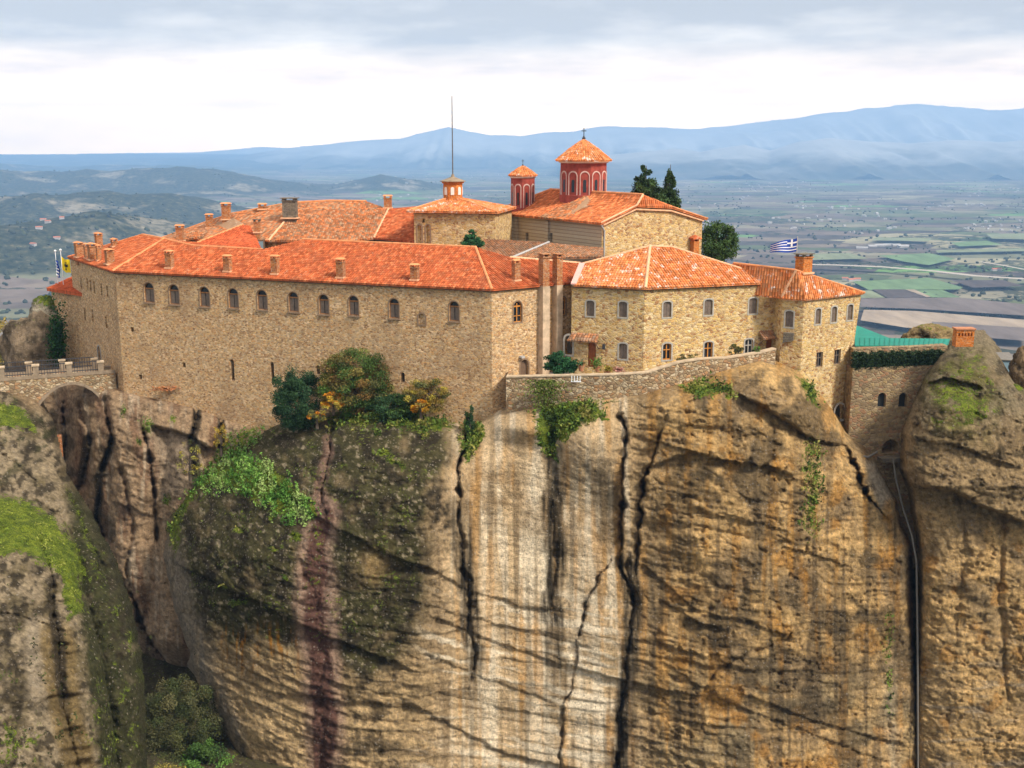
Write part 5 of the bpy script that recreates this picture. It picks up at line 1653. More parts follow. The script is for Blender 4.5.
# ---------------------------------------------------------------- 5 the church with its two red domes
W1 = at_y(601, 223.0, 126); zc_ = W1.z
W2 = at_z(707.5, 218.6, zc_); W0 = at_z(491, 212.4, zc_)
church = House("church", (10, 135, -20), "golden stone church with crimson domed drums and a gabled orange roof", "church")
e_ = (W2 - W1).normalized(); l_ = (W0 - W1).normalized()
midE = (W1 + W2) / 2
pk = at_y(643, 194.8, 129.4)
rise = pk.z - zc_
gl, gr = at_plane(637, 205.3, W1, W2, W1 + UP), at_plane(672, 206.8, W1, W2, W1 + UP)
rl = pk + l_ * 19.5
rl.z = pk.z
W0b = W1 + l_ * ((W0 - W1).length)
N2 = W2 + l_ * ((W0 - W1).length)
hipw = rl
sl1 = at_plane(600, 222.5, W1, W0b, pk)
church.roof([[W1, gl, pk, rl, W0b], [gl, gr, pk], [gr, W2, N2, rl, pk], [W0b, rl, N2]], M_TILE_CHURCH, t=.22)
church.ridge([pk, rl], M_RIDGE); church.ridge([gl, pk], M_RIDGE_PALE, .12); church.ridge([W1, gl], M_RIDGE_PALE, .1); church.ridge([gr, W2], M_RIDGE, .1); church.ridge([rl, W0b], M_RIDGE, .13)
# a cross hip in front of the great drum
m1 = at_plane(545, 216.6, W1, W0b, pk)
ln = Vector((-l_.y, l_.x, 0))
if ln.y > 0: ln = -ln
j0, j1 = W1 + l_ * 7.5 + ln * .25 + UP * .02, W1 + l_ * 12.8 + ln * .25 + UP * .02
jt = (j0 + j1) / 2 - ln * 5.2 + UP * 2.55
mb = MB(); mb.slab([j1, j0, jt], .16, True); jb = jt - ln * 2.0; mb.slab([j0, j0 - ln * 5.0 + UP * 1.9, jb, jt]); mb.slab([j1, jt, jb, j1 - ln * 5.0 + UP * 1.9]); mb.build("cross_roof", M_TILE_OLD, church.root)
wi = .45
v1 = W1 + (e_ + l_) * wi; v2 = W2 + (-e_ + l_) * wi; v0 = W0b + (e_ - l_) * wi; v3 = N2 + (-e_ - l_) * wi
zb = -34
mbw = MB(); mbw.prism([(p.x, p.y, zb) for p in (v0, v1, v2, v3)], (0, 0, zc_ - .15 - zb))
church.wall_mesh = mbw.mesh("wall"); church.wall_mat = M_BAND; church.wall_name = "wall"
fN = Face(v0, v1)
for x, y in ((506.8, 233), (527, 237.3), (551, 237.4)): church.window(fN, x, y, 3, 9, 'slit')
church.close()
# the golden end wall stands a few centimetres proud, up to the clipped gable
fG = Face(v1, v2)
o = Vector((fG.n.x, fG.n.y, 0)) * .06
ge = [Vector((v1.x, v1.y, zb)), Vector((v2.x, v2.y, zb)), Vector((v2.x, v2.y, zc_ - .1)), Vector((gr.x, gr.y, gr.z - .32)) + l_ * wi, Vector((gl.x, gl.y, gl.z - .32)) + l_ * wi, Vector((v1.x, v1.y, zc_ - .1))]
church2 = MB(); church2.prism([p + o * 1.0 for p in ge], -fG.n * .45)
gme = church2.mesh("end_wall")
link("end_wall", gme, M_GOLD, church.root)
# cornice under the verge, gutter and downspout
mb = MB()
cl = [Vector((v1.x, v1.y, zc_ - .25)), Vector((gl.x, gl.y, gl.z - .45)) + l_ * wi, Vector((gr.x, gr.y, gr.z - .45)) + l_ * wi, Vector((v2.x, v2.y, zc_ - .25))]
for k in range(3):
    a, b2 = cl[k] + fG.n * .2, cl[k + 1] + fG.n * .2
    mb.obox((a + b2) / 2, (b2 - a) / 2, fG.n * .16, UP * .09)
mb.build("cornice", M_RIDGE_PALE, church.root)
mb = MB(); mb.obox((v0 + v1).xy.to_3d() / 2 + UP * (zc_ - .18) + fN.n * .35, fN.r * ((v1 - v0).length / 2), fN.n * .09, UP * .07); mb.build("gutter", M_EAVE, church.root)
mb = MB(); c = Vector((v1.x, v1.y, 0)) + fG.n * .2 + e_ * .25
mb.tube([c + UP * (zc_ - .2) - e_ * .5, c + UP * (zc_ - .9), c + UP * (zc_ - 4.5)], .09); mb.build("downspout", M_LEAD, church.root)
# pilasters that break the long banded wall into bays
for x in (517, 548):
    c = fN.at(x, 230); mb = MB(); mb.obox(Vector((c.x, c.y, (zc_ - .4 - 20) / 2)) + fN.n * .12, fN.r * .35, fN.n * .14, UP * ((20 + zc_ - .4) / 2)); mb.build("pilaster", M_BAND, church.root)
# chimney on the end wall
ce = fG.at(692, 252)
mb = MB(); zt = at_y(692, 241, ce.y).z
mb.box(Vector((ce.x, ce.y, 0)) + fG.n * .45 + UP * ((zt - 24) / 2), (.85, .7, zt + 24), r=e_); ch = mb.build("chimney", M_BRICK_OR, church.root)
mb = MB()
for q in (-1, 1): mb.box(Vector((ce.x, ce.y, 0)) + fG.n * .45 + e_ * q * .3 + UP * (zt + .2), (.2, .6, .4), r=e_)
a = Vector((ce.x, ce.y, zt + .42)) + fG.n * .45
mb.slab([a - e_ * .65 - fG.n * -.5, a + e_ * .65 - fG.n * -.5, a + UP * .38]); mb.slab([a - e_ * .65 - fG.n * .5, a + e_ * .65 - fG.n * .5, a + UP * .38]); mb.slab([a + e_ * .65 + fG.n * .5, a + e_ * .65 - fG.n * .5, a + UP * .38]); mb.slab([a - e_ * .65 + fG.n * .5, a - e_ * .65 - fG.n * .5, a + UP * .38])
mb.build("chimney_cap", M_TILE, ch)


def drum(px, py_base, py_corn, py_eave, py_apex, cdepth, rpx, n, a0, arch_w, arch_top, arch_bot, slit):
    r = rpx * cdepth * .975 / F_PX
    Z = lambda y: at_y(px, y, cdepth).z
    x = at_y(px, py_corn, cdepth).x
    c = Vector((x, cdepth, 0))
    mb = MB(); mb.lathe(c, [(r * 1.04, Z(py_base) - 1.6), (r * 1.04, Z(py_base)), (r, Z(py_base) + .05), (r, Z(py_corn))], n, a0)
    d = mb.build("dome_drum", M_DOME, church.root)
    mb = MB(); mb.lathe(c, [(r * 1.01, Z(py_corn) + .0), (r * 1.08, Z(py_corn) + .05), (r * 1.12, Z(py_eave) + .02), (r * 1.12, Z(py_eave) + .10)], n, a0); mb.build("dome_cornice", M_WHITEP, d)
    ap = c + UP * Z(py_apex)
    re = r * 1.22
    mb = MB()
    for k in range(n):
        t0_, t1_ = a0 + 2 * math.pi * k / n, a0 + 2 * math.pi * (k + 1) / n
        q0_ = c + Vector((math.cos(t0_) * re, math.sin(t0_) * re, Z(py_eave) - .02)); q1_ = c + Vector((math.cos(t1_) * re, math.sin(t1_) * re, Z(py_eave) - .02))
        hz_ = Z(py_eave) + (Z(py_apex) - Z(py_eave)) * .50
        m0, m1_ = c + Vector((math.cos(t0_) * re * .54, math.sin(t0_) * re * .54, hz_)), c + Vector((math.cos(t1_) * re * .54, math.sin(t1_) * re * .54, hz_))
        mb.slab([q0_, q1_, m1_, m0], .14, True); mb.slab([m0, m1_, ap], .14, True)
    rf = mb.build("dome_roof", M_TILE_GOLD, d)
    mb = MB()
    for k in range(n):
        t0_ = a0 + 2 * math.pi * k / n
        q0_ = c + Vector((math.cos(t0_) * re, math.sin(t0_) * re, Z(py_eave))); m0 = c + Vector((math.cos(t0_) * re * .54, math.sin(t0_) * re * .54, hz_))
        mb.tube([q0_, m0, ap], r * .022, 5)
    mb.build("ridge_tiles", M_RIDGE, rf)
    for k in range(n):
        a = a0 + 2 * math.pi * (k + .5) / n
        dd = Vector((math.cos(a), math.sin(a), 0)); tn = Vector((-dd.y, dd.x, 0))
        zt_, zb_ = Z(arch_top), Z(arch_bot)
        cc = Vector((c.x, c.y, (zt_ + zb_) / 2)) + dd * (r * math.cos(math.pi / n) + .0)
        wv = 2 * r * math.sin(math.pi / n) * arch_w
        if dd.y > .45: continue
        o1, o2 = outline(wv, zt_ - zb_, 'arch', 11), outline(wv - .18, zt_ - zb_ - .16, 'arch', 11)
        f = lambda o, k2: [cc + tn * u + UP * v + dd * k2 for u, v in o]
        mb = MB(); mb.ring(f(o1, -.04), f([(u, v - .08) for u, v in o2], -.04), dd * .12)
        wn_ = mb.build("window", M_TRIM, d)
        mb = MB(); mb.prism(f([(u, v - .35) for u, v in outline(wv * .32, (zt_ - zb_) * .52, 'arch')], -.02), dd * .05); mb.build("pane", M_GLASS, wn_)
    # finial and cross
    mb = MB(); s = r / 3.0
    s = max(s, .55)
    mb.lathe((ap.x, ap.y, ap.z - .1), [(.16 * s, 0), (.24 * s, .18 * s), (.1 * s, .4 * s), (.05 * s, .5 * s)], 10)
    mb.box(ap + UP * (.85 * s), (.10 * s, .10 * s, .95 * s)); mb.box(ap + UP * (.98 * s), (.6 * s, .095 * s, .105 * s))
    mb.build("cross", M_IRON, d)


onC = lambda x, y: at_plane(x, y, W1, W0b, pk)
drum(583.5, 194.5, 163.0, 160.0, 138.8, onC(583.5, 195.5).y + 2.6, 23.6, 12, math.radians(-90 - 15), .80, 170.5, 194.5, None)
drum(522.8, 207.0, 178.0, 175.0, 165.2, onC(522.8, 208.5).y + 1.3, 12.0, 8, math.radians(-90 - 3), .78, 183.5, 207.5, None)

# ---------------------------------------------------------------- 6 low cloister roofs in front of the church
g0, g1, g2, g3 = at_y(484, 239, 131), at_y(549, 242.5, 130.5), at_y(511, 257, 123.5), at_y(486, 252.5, 124.5)
clo = House("cloister", (2, 126, -20), "low cloister with sagging mossy brown tile roofs below the church wall", "building")
clo.roof([[g3, g2, g1, g0]], M_TILE_LEAN)
k0, k1, k2, k3 = at_y(549, 243, 130.3), at_y(603, 248, 125.6), at_y(603, 257, 121.2), at_y(512, 258.5, 122.6)
mb = MB(); mb.slab([k3, k2, k1, k0], .16, True); mb.build("side_roof", M_TILE_LEAN, clo.root)
mb = MB(); mb.tube([k0 + UP * .12, k3 + UP * .12], .13); mb.build("gutter", M_LEAD, clo.root)
clo.walls([Vector((g3.x + .4, g3.y + .5, 0)), Vector((k2.x - .3, k2.y + .5, 0)), Vector((k1.x - .4, k1.y, 0)), Vector((g0.x + .4, g0.y, 0))], -34, -13.9, M_OLDW)
clo.close()

# ---------------------------------------------------------------- 7 the two-storey guest wing on the right
K = at_y(645.4, 288.3, 110)
zk = K.z
I2, Mx = at_z(573.5, 285.0, zk), at_z(782.5, 281.9, zk)
kp = at_z(650, 246.4, zk + 3.55)
onA = lambda x, y: at_plane(x, y, I2, K, kp)
onB = lambda x, y: at_plane(x, y, K, Mx, kp)
kl = onA(582, 264.2); kq = onB(672, 247.2)
guest = House("guest_wing", (K.x, K.y, -22), "golden two-storey stone wing with grey shuttered windows under a pale-flecked orange hipped roof", "building")
bk2 = Vector((0, 7, -2.2))
kback = [kl + Vector((2, 5, .3))]
guest.roof([[I2, K, kp, kl], [K, Mx, kq, kp], [kl, kp, kp + bk2, kl + Vector((2, 4, -1))], [kp, kq, kq + bk2, kp + bk2], [kq, Mx, Mx + Vector((-2, 6, -.3)), kq + bk2]], M_TILE_GOLD)
guest.ridge([K, kp], M_RIDGE_PALE, .17); guest.ridge([kl, kp, kq, Mx], M_RIDGE_PALE, .13)
mb = MB()
pa, pb = I2 + UP * .1, kl + UP * .1
mb.obox((pa + pb) / 2, (pb - pa) / 2, Vector((.28, -.1, 0)), UP * .06); mb.build("roof_flashing", M_PINK, guest.root)
uK = off_corner(K, K - I2, Mx - K, .34); uI = Vector((I2.x, I2.y, 0)) + Vector((-.15, .42, 0)); uM = Vector((Mx.x, Mx.y, 0)) + Vector((-.3, .32, 0))
guest.walls([uI, uK, uM, uM + Vector((-3, 8, 0)), uI + Vector((2, 10, 0))], -34, zk - .06, M_GOLD)
fA, fB = Face(uI, uK), Face(uK, uM)
ev = MB()
for f, p, q in ((fA, uI, uK), (fB, uK, uM)):
    ev.obox((p + q) / 2 + UP * (zk - .20) + f.n * .12, f.r * ((q - p).length / 2), f.n * .12, UP * .08)
ev.build("eave_board", M_EAVE, guest.root)
for f, x, y in ((fA, 590.3, 308.3), (fA, 623, 309.4), (fB, 667.2, 309.4), (fB, 708.4, 307.2), (fB, 753, 305.8)): guest.window(f, x, y, 8.2, 15.5, 'shutter')
guest.window(fA, 623, 351.2, 8.2, 15.5, 'shutter')
guest.window(fB, 667, 351.6, 8.5, 16.5, 'honey'); guest.window(fB, 708.4, 350.2, 8.5, 17, 'honey'); guest.window(fB, 748.8, 347, 8, 16, 'glazed')
guest.window(fA, 565.6 + 3, 345, 7.5, 19, 'arch_open', .8)


def canopy_door(house, face, x, y, wpx, hpx, cx0, cx1, cy0, cy1, mat_door):
    c = face.at(x, y); sx, sy = face.px(c); w, h = wpx / sx, hpx / sy
    house.cut.prism(face.pts(c, outline(w, h, 'arch'), -.5), face.n * .9)
    mb = MB(); mb.prism(face.pts(c, outline(w - .03, h - .03, 'arch'), -.42), face.n * .08)
    for q in (-.25, .25): mb.obox(c + face.r * q * w - UP * .1 * h + face.n * -.32, face.r * w * .16, face.n * .02, UP * h * .3)
    d = mb.build("door", mat_door, house.root)
    mb = MB(); mb.box(c + face.n * -.3 + face.r * w * .38, (.06, .12, .25), r=face.r); mb.build("handle", M_IRON, d)
    l, r = face.at(cx0 + 2, cy0), face.at(cx1 - 2, cy0)
    out = 1.15
    fz = l.z - .62
    mb = MB()
    f0_, f1_ = Vector((l.x, l.y, fz)) + face.n * out - face.r * .15, Vector((r.x, r.y, fz)) + face.n * out + face.r * .15
    mb.slab([f0_, f1_, Vector((r.x, r.y, l.z)), l], .12, True)
    cn = mb.build("canopy", M_TILE_LEAN, house.root)
    for p, q in ((l, f0_ + face.r * .3), (r, f1_ - face.r * .3)):
        mb = MB()
        e0 = Vector((p.x, p.y, fz - .9)) + face.n * .02
        mb.tube([e0, Vector((q.x, q.y, fz - .1)) - face.n * .2], .06)
        mb.tube([Vector((p.x, p.y, fz - .15)), Vector((q.x, q.y, fz - .12))], .06)
        mb.build("bracket", M_WOOD, cn)


canopy_door(guest, fA, 591.6, 354.5, 8.5, 26, 570, 601, 332.5, 340, M_DOORW)
canopy_door(guest, fB, 770.0, 345.5, 8.0, 14, 757, 782, 331, 338, M_DOORW)
guest.close()
mb = MB(); c = fA.at(604.3, 346.5); mb.obox(c + fA.n * .2, fA.r * .13, fA.n * .13, UP * .26); mb.tube([c + UP * .3, c + UP * .3 + fA.n * .22], .04); mb.build("wall_lamp", M_IRON, guest.root)
mb = MB(); c = fB.at(779.3, 297); d2 = fB.at(779.3, 331); mb.tube([c + fB.n * .45 + UP * .9, c + fB.n * .12, d2 + fB.n * .12], .09, 7); mb.build("downspout", M_LEAD, guest.root)

# ---------------------------------------------------------------- 8 tall end tower house
D1 = at_y(805.6, 299.2, 112)
zd = D1.z
D2 = at_z(864.4, 292.6, zd); D0 = at_y(781.5, 300.4, 112.9); D0.z = zd + .05
dp = at_z(796, 270.4, zd + 2.9)
onD = lambda x, y: at_plane(x, y, D1, D2, dp)
dx3 = D0 + Vector((-8.0, 6.5, .3)); dq = dp + Vector((-5.5, 4.6, .25)); d0b = dx3
tower = House("tower_house", (D1.x, D1.y, -27), "tall narrow golden stone house at the cliff edge with three small top windows", "building")
tower.roof([[D1, D2, dp], [D0, D1, dp], [D0, dp, dq, d0b], [D2, D2 + Vector((-3, 7, 0)), dp]], M_TILE_GOLD)
tower.ridge([D0, dp], M_RIDGE_PALE, .13); tower.ridge([dp, D2], r=.1); tower.ridge([dq, dp], r=.12)
t1_ = off_corner(D1, D1 - D0, D2 - D1, .3); t0_ = Vector((D0.x, D0.y, 0)) + Vector((.2, .35, 0)); t2_ = Vector((D2.x, D2.y, 0)) + Vector((-.25, .25, 0))
zb = -36
foot2 = t2_ + Vector((-1.1, 0, 0)) * 1.0
plan = [t0_, t1_, t2_, t2_ + Vector((-3, 7, 0)), t0_ + Vector((-1, 8, 0))]
mb = MB(); mb.prism([(p.x, p.y, zb) for p in plan], (0, 0, zd - .06 - zb))
# battered right hand edge
mb.v = [(v[0] - (1.6 if (abs(v[0] - t2_.x) < .01 and abs(v[2] - zb) < .01) else 0), v[1], v[2]) for v in mb.v]
tower.wall_mesh, tower.wall_mat, tower.wall_name = mb.mesh("wall"), M_GOLD, "wall"
fC, fD = Face(t0_, t1_), Face(t1_, t2_)
tower.window(fC, 789.3, 319, 8, 16, 'shutter')
for x, y, s in ((818, 316.3, 'shutter'), (834, 314.4, 'shutter'), (850, 312.3, 'shutter')): tower.window(fD, x, y, 5.2, 15.5, s)
for x, y in ((819.3, 359.6), (837.2, 357)): tower.window(fD, x, y, 6.2, 15, 'rect')
tower.window(fD, 839.8, 412, 10, 16, 'arch_open', .7)
tower.close()
ev = MB()
for f, p, q in ((fC, t0_, t1_), (fD, t1_, t2_)): ev.obox((p + q) / 2 + UP * (zd - .18) + f.n * .1, f.r * ((q - p).length / 2), f.n * .1, UP * .07)
ev.build("eave_board", M_RIDGE_PALE, tower.root)
cb = at_y(803.3, 273, dp.y + 1.2)
tower.chimney(cb, 13.2, 252.6, M_BRICK_OR, rot=fD.r, cap='flat')
# little stone corbel where the two houses meet
c = fC.at(789, 337); mb = MB(); mb.prism(fC.pts(c, [(-.55, -.6), (.5, -.3), (.55, .5), (-.5, .5)], 0), fC.n * .5); mb.build("corbel", M_GREYST, tower.root)

# ---------------------------------------------------------------- 9 terrace and its parapets
tw0, tw1, tw2 = at_y(506, 377.6, 108.3), at_y(610, 375.5, 106.6), at_y(646, 373.5, 107.0)
tpts = [tw0, tw1, tw2, at_y(680, 363, 108.0), at_y(700, 359.8, 108.6), at_y(727, 358.6, 109.6), at_y(760, 353.6, 110.8), at_y(776, 349.4, 111.6)]
mb = MB(); cop = MB()
for i in range(len(tpts) - 1):
    a, b2 = tpts[i], tpts[i + 1]
    r = (b2 - a); r2 = Vector((r.x, r.y, 0)).normalized(); n2_ = Vector((r2.y, -r2.x, 0))
    q = [Vector((a.x, a.y, -33)), Vector((b2.x, b2.y, -33)), b2, a]
    e2_ = r2 * .002
    mb.prism([p + n2_ * 0 for p in q], -n2_ * (.55 + .004 * i))
    cop.prism([a + n2_ * .06 + UP * .003, b2 + n2_ * .06 + UP * .003, b2 + n2_ * .06 + UP * .13, a + n2_ * .06 + UP * .13], -n2_ * (.7 + .004 * i))
tw = thing("terrace_wall", (tw1.x, tw1.y, -25), "rough field stone terrace wall with a pale coping below the guest wing", "wall")
mb.prism([(tw0.x, tw0.y + .01, -33), (tw0.x + .5, tw0.y + .3, -33), (tw0.x + .9, 114, -33), (tw0.x + .4, 114, -33)], (0, 0, 33 + tw0.z))
mb.build("wall", M_ROUGH, tw); cop.build("coping", M_POSTL, tw)
zf = tw0.z - .75
mb = MB(); mb.poly([(p.x, p.y + .3, zf) for p in tpts[:4]] + [(tpts[3].x, 118, zf), (tw0.x, 118, zf)])
tag(mb.build("terrace", M_DUSTY), kind='structure')
mb = MB()
# stepped ramp paving behind the rising parapet
for i in range(2, len(tpts) - 1):
    a, b2 = tpts[i], tpts[i + 1]
    mb.poly([a + Vector((0, .5, -.6)), b2 + Vector((0, .5, -.6)), b2 + Vector((0, 5, -.6)), a + Vector((0, 5, -.6))])
tag(mb.build("path", M_DUSTY), kind='structure')

# ---------------------------------------------------------------- 10 the green-roofed workshop and winch tower
ya = 116.5
gA, gB = at_y(853, 366.5, 114.6), at_y(945, 366.5, 116.5)
shop = House("winch_house", (gA.x, gA.y, -30), "low stone winch house under a teal green metal roof between tower house and mossy rock", "building")
fg = Face(gA, gB)
wtop = fg.at(900, 366.4).z
zroof = at_y(862, 346.3, 117.3).z
plan = [Vector((gA.x, gA.y, 0)), Vector((gB.x + 1, gB.y, 0)), Vector((gB.x + 1, gB.y + 7, 0)), Vector((gA.x, gA.y + 7, 0))]
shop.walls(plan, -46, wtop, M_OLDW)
shop.window(fg, 881.6, 399.8, 8, 14.5, 'bluearch'); shop.window(fg, 902.4, 399.8, 8, 14.5, 'bluearch')
c = fg.at(890, 446); shop.cut.prism(fg.pts(c, outline(1.9, 1.5, 'arch'), -1.6), fg.n * 2.2)
shop.close()
mb = MB(); c = fg.at(888.5, 457.5); mb.obox(c + fg.n * .5, fg.r * 1.35, fg.n * .6, UP * .22); mb.build("winch_platform", M_GREYST, shop.root)
mb = MB(); up0 = Vector((gA.x + .3, gA.y + 1.2, 0)); up1 = Vector((gB.x + .6, gB.y + 1.2, 0))
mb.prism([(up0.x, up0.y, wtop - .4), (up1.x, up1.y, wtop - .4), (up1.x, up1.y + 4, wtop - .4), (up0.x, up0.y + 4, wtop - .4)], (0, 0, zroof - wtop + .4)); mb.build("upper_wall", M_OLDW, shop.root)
r0_, r1_ = at_y(855, 345.6, 116.9), at_y(947.8, 345.2, 118.6)
r2_, r3_ = at_y(950, 338.8, 121.0), at_y(855, 337.6, 119.3)
mb = MB(); mb.slab([r0_, r1_, r2_, r3_], .1)
for k in range(0, 20): 
    t = k / 19; a, b2 = r0_.lerp(r1_, t), r3_.lerp(r2_, t); mb.obox((a + b2) / 2 + UP * .03, (b2 - a) / 2, Vector((.03, 0, 0)), UP * .035)
mb.build("roof", M_GREEN, shop.root)
q0_, q1_, q2_ = at_y(855, 338, 121.5), at_y(889.5, 338, 121.5), at_y(855, 325.0, 126)
q3_ = at_y(862.0, 327.2, 126)
mb = MB(); mb.slab([q0_, q1_, q3_, q2_], .1); mb.build("upper_roof", M_GREEN, shop.root)

# orange brick chimney box on the rock
c = at_y(963.5, 335, 113.2)
obx = thing("brick_vent", c - UP * 1, "orange brick vent box with a row of openings on top of the mossy rock", "chimney")
zl, zh = at_y(963, 346, 113.2).z, at_y(963, 329.2, 113.2).z
mb = MB(); mb.prism([(c.x - .92, c.y - .5, zl), (c.x + .92, c.y - .5, zl), (c.x + .92, c.y + .5, zl), (c.x - .92, c.y + .5, zl)], (0, 0, zh - zl))
me = mb.mesh("vent_body"); ct = MB()
for k in range(5): ct.box((c.x - .64 + .32 * k, c.y - .5, zh - .5), (.19, .5, .34))
me = carve(me, ct); me.materials.clear(); link("vent_body", me, M_BRICK_OR, obx)
mb = MB(); mb.box((c.x, c.y, zh + .08), (2.06, 1.2, .155)); mb.build("vent_cap", M_TERRA, obx)

# blue-grey tin shed at the right
c = at_y(1005, 358, 121)
sh_ = thing("tin_shed", c, "small blue-grey tin shed half hidden between the rocks at the right", "shed")
mb = MB(); mb.box(c + Vector((0, 0, -1.2)), (1.5, 1.5, 2.2)); mb.build("wall", M_TIN, sh_)
mb = MB(); mb.slab([c + Vector((-.95, -.9, .0)), c + Vector((.95, -.9, -.1)), c + Vector((.8, .9, .5)), c + Vector((-.8, .9, .5))], .08); mb.build("roof", M_PIPE, sh_)

# winch pipe and hose
mb = MB(); P = [at_y(893, 458, 112.5), at_y(896, 480, 112.2), at_y(903, 508, 111.5), at_y(912, 536, 110.2), at_y(916.5, 562, 109.5), at_y(917.5, 640, 108.6), at_y(918, 800, 107)]
mb.tube(P, .10, 8); tag(mb.build("drain_pipe", M_PIPE), "pale metal pipe running down the cleft from the winch platform", "pipe")
mb = MB(); P = [at_y(845, 441, 111.5), at_y(850, 449, 111.0), at_y(858, 455.5, 110.9), at_y(868, 457, 111.2), at_y(877, 452, 112.8)]
mb.tube(P, .12, 8); tag(mb.build("sagging_hose", M_PIPE), "pale hose sagging across the rock to the winch platform", "hose")

# ---------------------------------------------------------------- 11 the arched stone bridge
bz = at_y(103, 373.5, 128.5).z
br0, br1 = at_y(-60, 384, 121.5), at_y(104, 373.8, 128.3)
br0 = at_z(-60, 385.5, bz)
bf = Face(br0, br1)
bridge = thing("stone_bridge", (at_y(60, 400, 127).x, 127, -32), "arched stone footbridge with iron railings leading to the gate of the long wing", "bridge")
# elevation outline of the near face with the arch cut out
sp = [bf.at(x, y) for x, y in ((38, 408), (43, 401), (50, 393.5), (58, 388), (67, 385), (75, 384.3), (84, 386.5), (92, 391), (98, 396.5), (102, 402))]
low_l = [Vector((br0.x, br0.y, -36)), Vector((sp[0].x, sp[0].y, -36))]
low_r = [Vector((sp[-1].x, sp[-1].y, -36)), Vector((br1.x + 1.2, br1.y + .5, -36))]
top_r = Vector((br1.x + 1.2, br1.y + .5, bz)); top_l = Vector((br0.x, br0.y, bz))
o_ = [low_l[0], low_l[1]] + sp + [low_r[0], low_r[1], top_r, top_l]
mb = MB(); mb.prism(o_, -bf.n * 3.4); mb.build("span", M_ROUGH, bridge)
ar = MB()
for i in range(len(sp) - 1):
    a, b2 = sp[i], sp[i + 1]
    t = (b2 - a).normalized(); nrm = t.cross(bf.n)
    if nrm.z < 0 and i in (4, 5): nrm = -nrm
    nrm = Vector((-t.z * bf.r.x, -t.z * bf.r.y, t.dot(bf.r)))
    ar.obox((a + b2) / 2 + nrm * .16 + bf.n * .03, (b2 - a) / 2, bf.n * .06, nrm * .16)
ar.build("arch_ring", M_POST, bridge)
mb = MB(); mb.obox((top_l + top_r) / 2 + UP * .17 + bf.n * .02 + -bf.n * .2, (top_r - top_l) / 2, bf.n * .24, UP * .165); mb.build("kerb", M_POST, bridge)
mb = MB(); mb.obox((top_l + top_r) / 2 + UP * .17 - bf.n * 3.1, (top_r - top_l) / 2, bf.n * .24, UP * .165); mb.build("kerb", M_POST, bridge)


def bridge_post(x, ytop, ybot, back_):
    pl = br0 - bf.n * back_; f = Face(br0 - bf.n * back_, br1 - bf.n * back_)
    a = f.at(x, ybot); zt2 = f.at(x, ytop).z
    mb = MB(); mb.box(Vector((a.x, a.y, (bz + zt2) / 2)), (.62, .55, zt2 - bz), r=bf.r); p = mb.build("post", M_POST, bridge)
    mb = MB(); mb.box(Vector((a.x, a.y, zt2 + .05)), (.82, .75, .18), r=bf.r); mb.build("post_cap", M_POSTL, p)
    return Vector((a.x, a.y, bz))


near_ = [bridge_post(x, y0, y1, .2) for x, y0, y1 in ((-34, 368, 386), (2.3, 367.5, 382), (36.7, 365.5, 379.5), (69.8, 363.5, 376), (101.3, 361.8, 373.5))]
far_ = [bridge_post(x, y0, y1, 3.1) for x, y0, y1 in ((-10, 364.5, 379), (29.8, 362.5, 376.5), (63, 360.3, 374), (95.3, 358.8, 371.5))]
for row in (near_, far_):
    for a, b2 in zip(row[:-1], row[1:]):
        mb = MB(); L_ = (b2 - a).length; n_ = int(L_ / .28)
        for h_ in (.55, 1.55): mb.obox((a + b2) / 2 + UP * h_, (b2 - a) / 2, bf.n * .04, UP * .05)
        for k in range(1, n_):
            p = a.lerp(b2, k / n_); mb.tube([p + UP * .35, p + UP * 1.62], .032, 4)
        mb.build("railing", M_IRON, bridge)
# the brick pier seen through the arch
c = bf.at(51, 420) - bf.n * 2.6
pier = MB(); pier.box(Vector((c.x, c.y, -41)), (1.9, 1.4, 14), r=bf.r); pier.build("pier", M_BRICK, bridge)

# ---------------------------------------------------------------- 12 flags
def cloth(name, fn, nu, nv, mat, parent, thick=.02):
    mb = MB()
    P = [[fn(i / nu, j / nv) for i in range(nu + 1)] for j in range(nv + 1)]
    for j in range(nv):
        for i in range(nu):
            mb.poly([P[j][i], P[j][i + 1], P[j + 1][i + 1], P[j + 1][i]])
    return mb.build(name, mat, parent, True, True)


# Greek flag flying to the left of its pole
pt = at_y(797.6, 236.5, 124); pbz = at_y(797.6, 275, 124)
fl = thing("flag", (pt.x, pt.y, pbz.z), "blue and white striped flag with a cross streaming left above the tower house roof", "flag")
mb = MB(); mb.tube([(pt.x, pt.y, pbz.z), (pt.x, pt.y, pt.z)], .05, 6); pole = mb.build("flagpole", M_LEAD, fl)
FW_, FH_ = 3.0, 1.55


def greek(u, v, lift=0.0):
    """u along the fly from the pole, v up"""
    x = pt.x - .05 - u * FW_ * .96
    y = pt.y + .35 * math.sin(u * 7) * u ** .5 - lift
    z = pt.z - .1 - FH_ * (1 - v) * (1 - .35 * u) - .75 * u - .10 * math.sin(u * 6 + v)
    return Vector((x, y, z))


def flag_patch(parent, name, u0, u1, v0, v1, mat, lift):
    return cloth(name, lambda a, b: greek(u0 + (u1 - u0) * a, v0 + (v1 - v0) * b, lift), 14, 2, mat, parent)


cl_ = flag_patch(fl, "cloth", 0, 1, 0, 1, M_BLUE, 0)
for k in range(4):
    v1 = 1 - (2 * k + 1) / 9; flag_patch(cl_, "white_stripe", 0 if k > 1 else .37, 1, v1 - .082, v1 - .01, M_FWHITE, .03)
flag_patch(cl_, "white_cross", 0, .37, 1 - 3 / 9, 1 - 2 / 9, M_FWHITE, .035); flag_patch(cl_, "white_cross", .15, .22, 1 - 5 / 9, 1, M_FWHITE, .04)
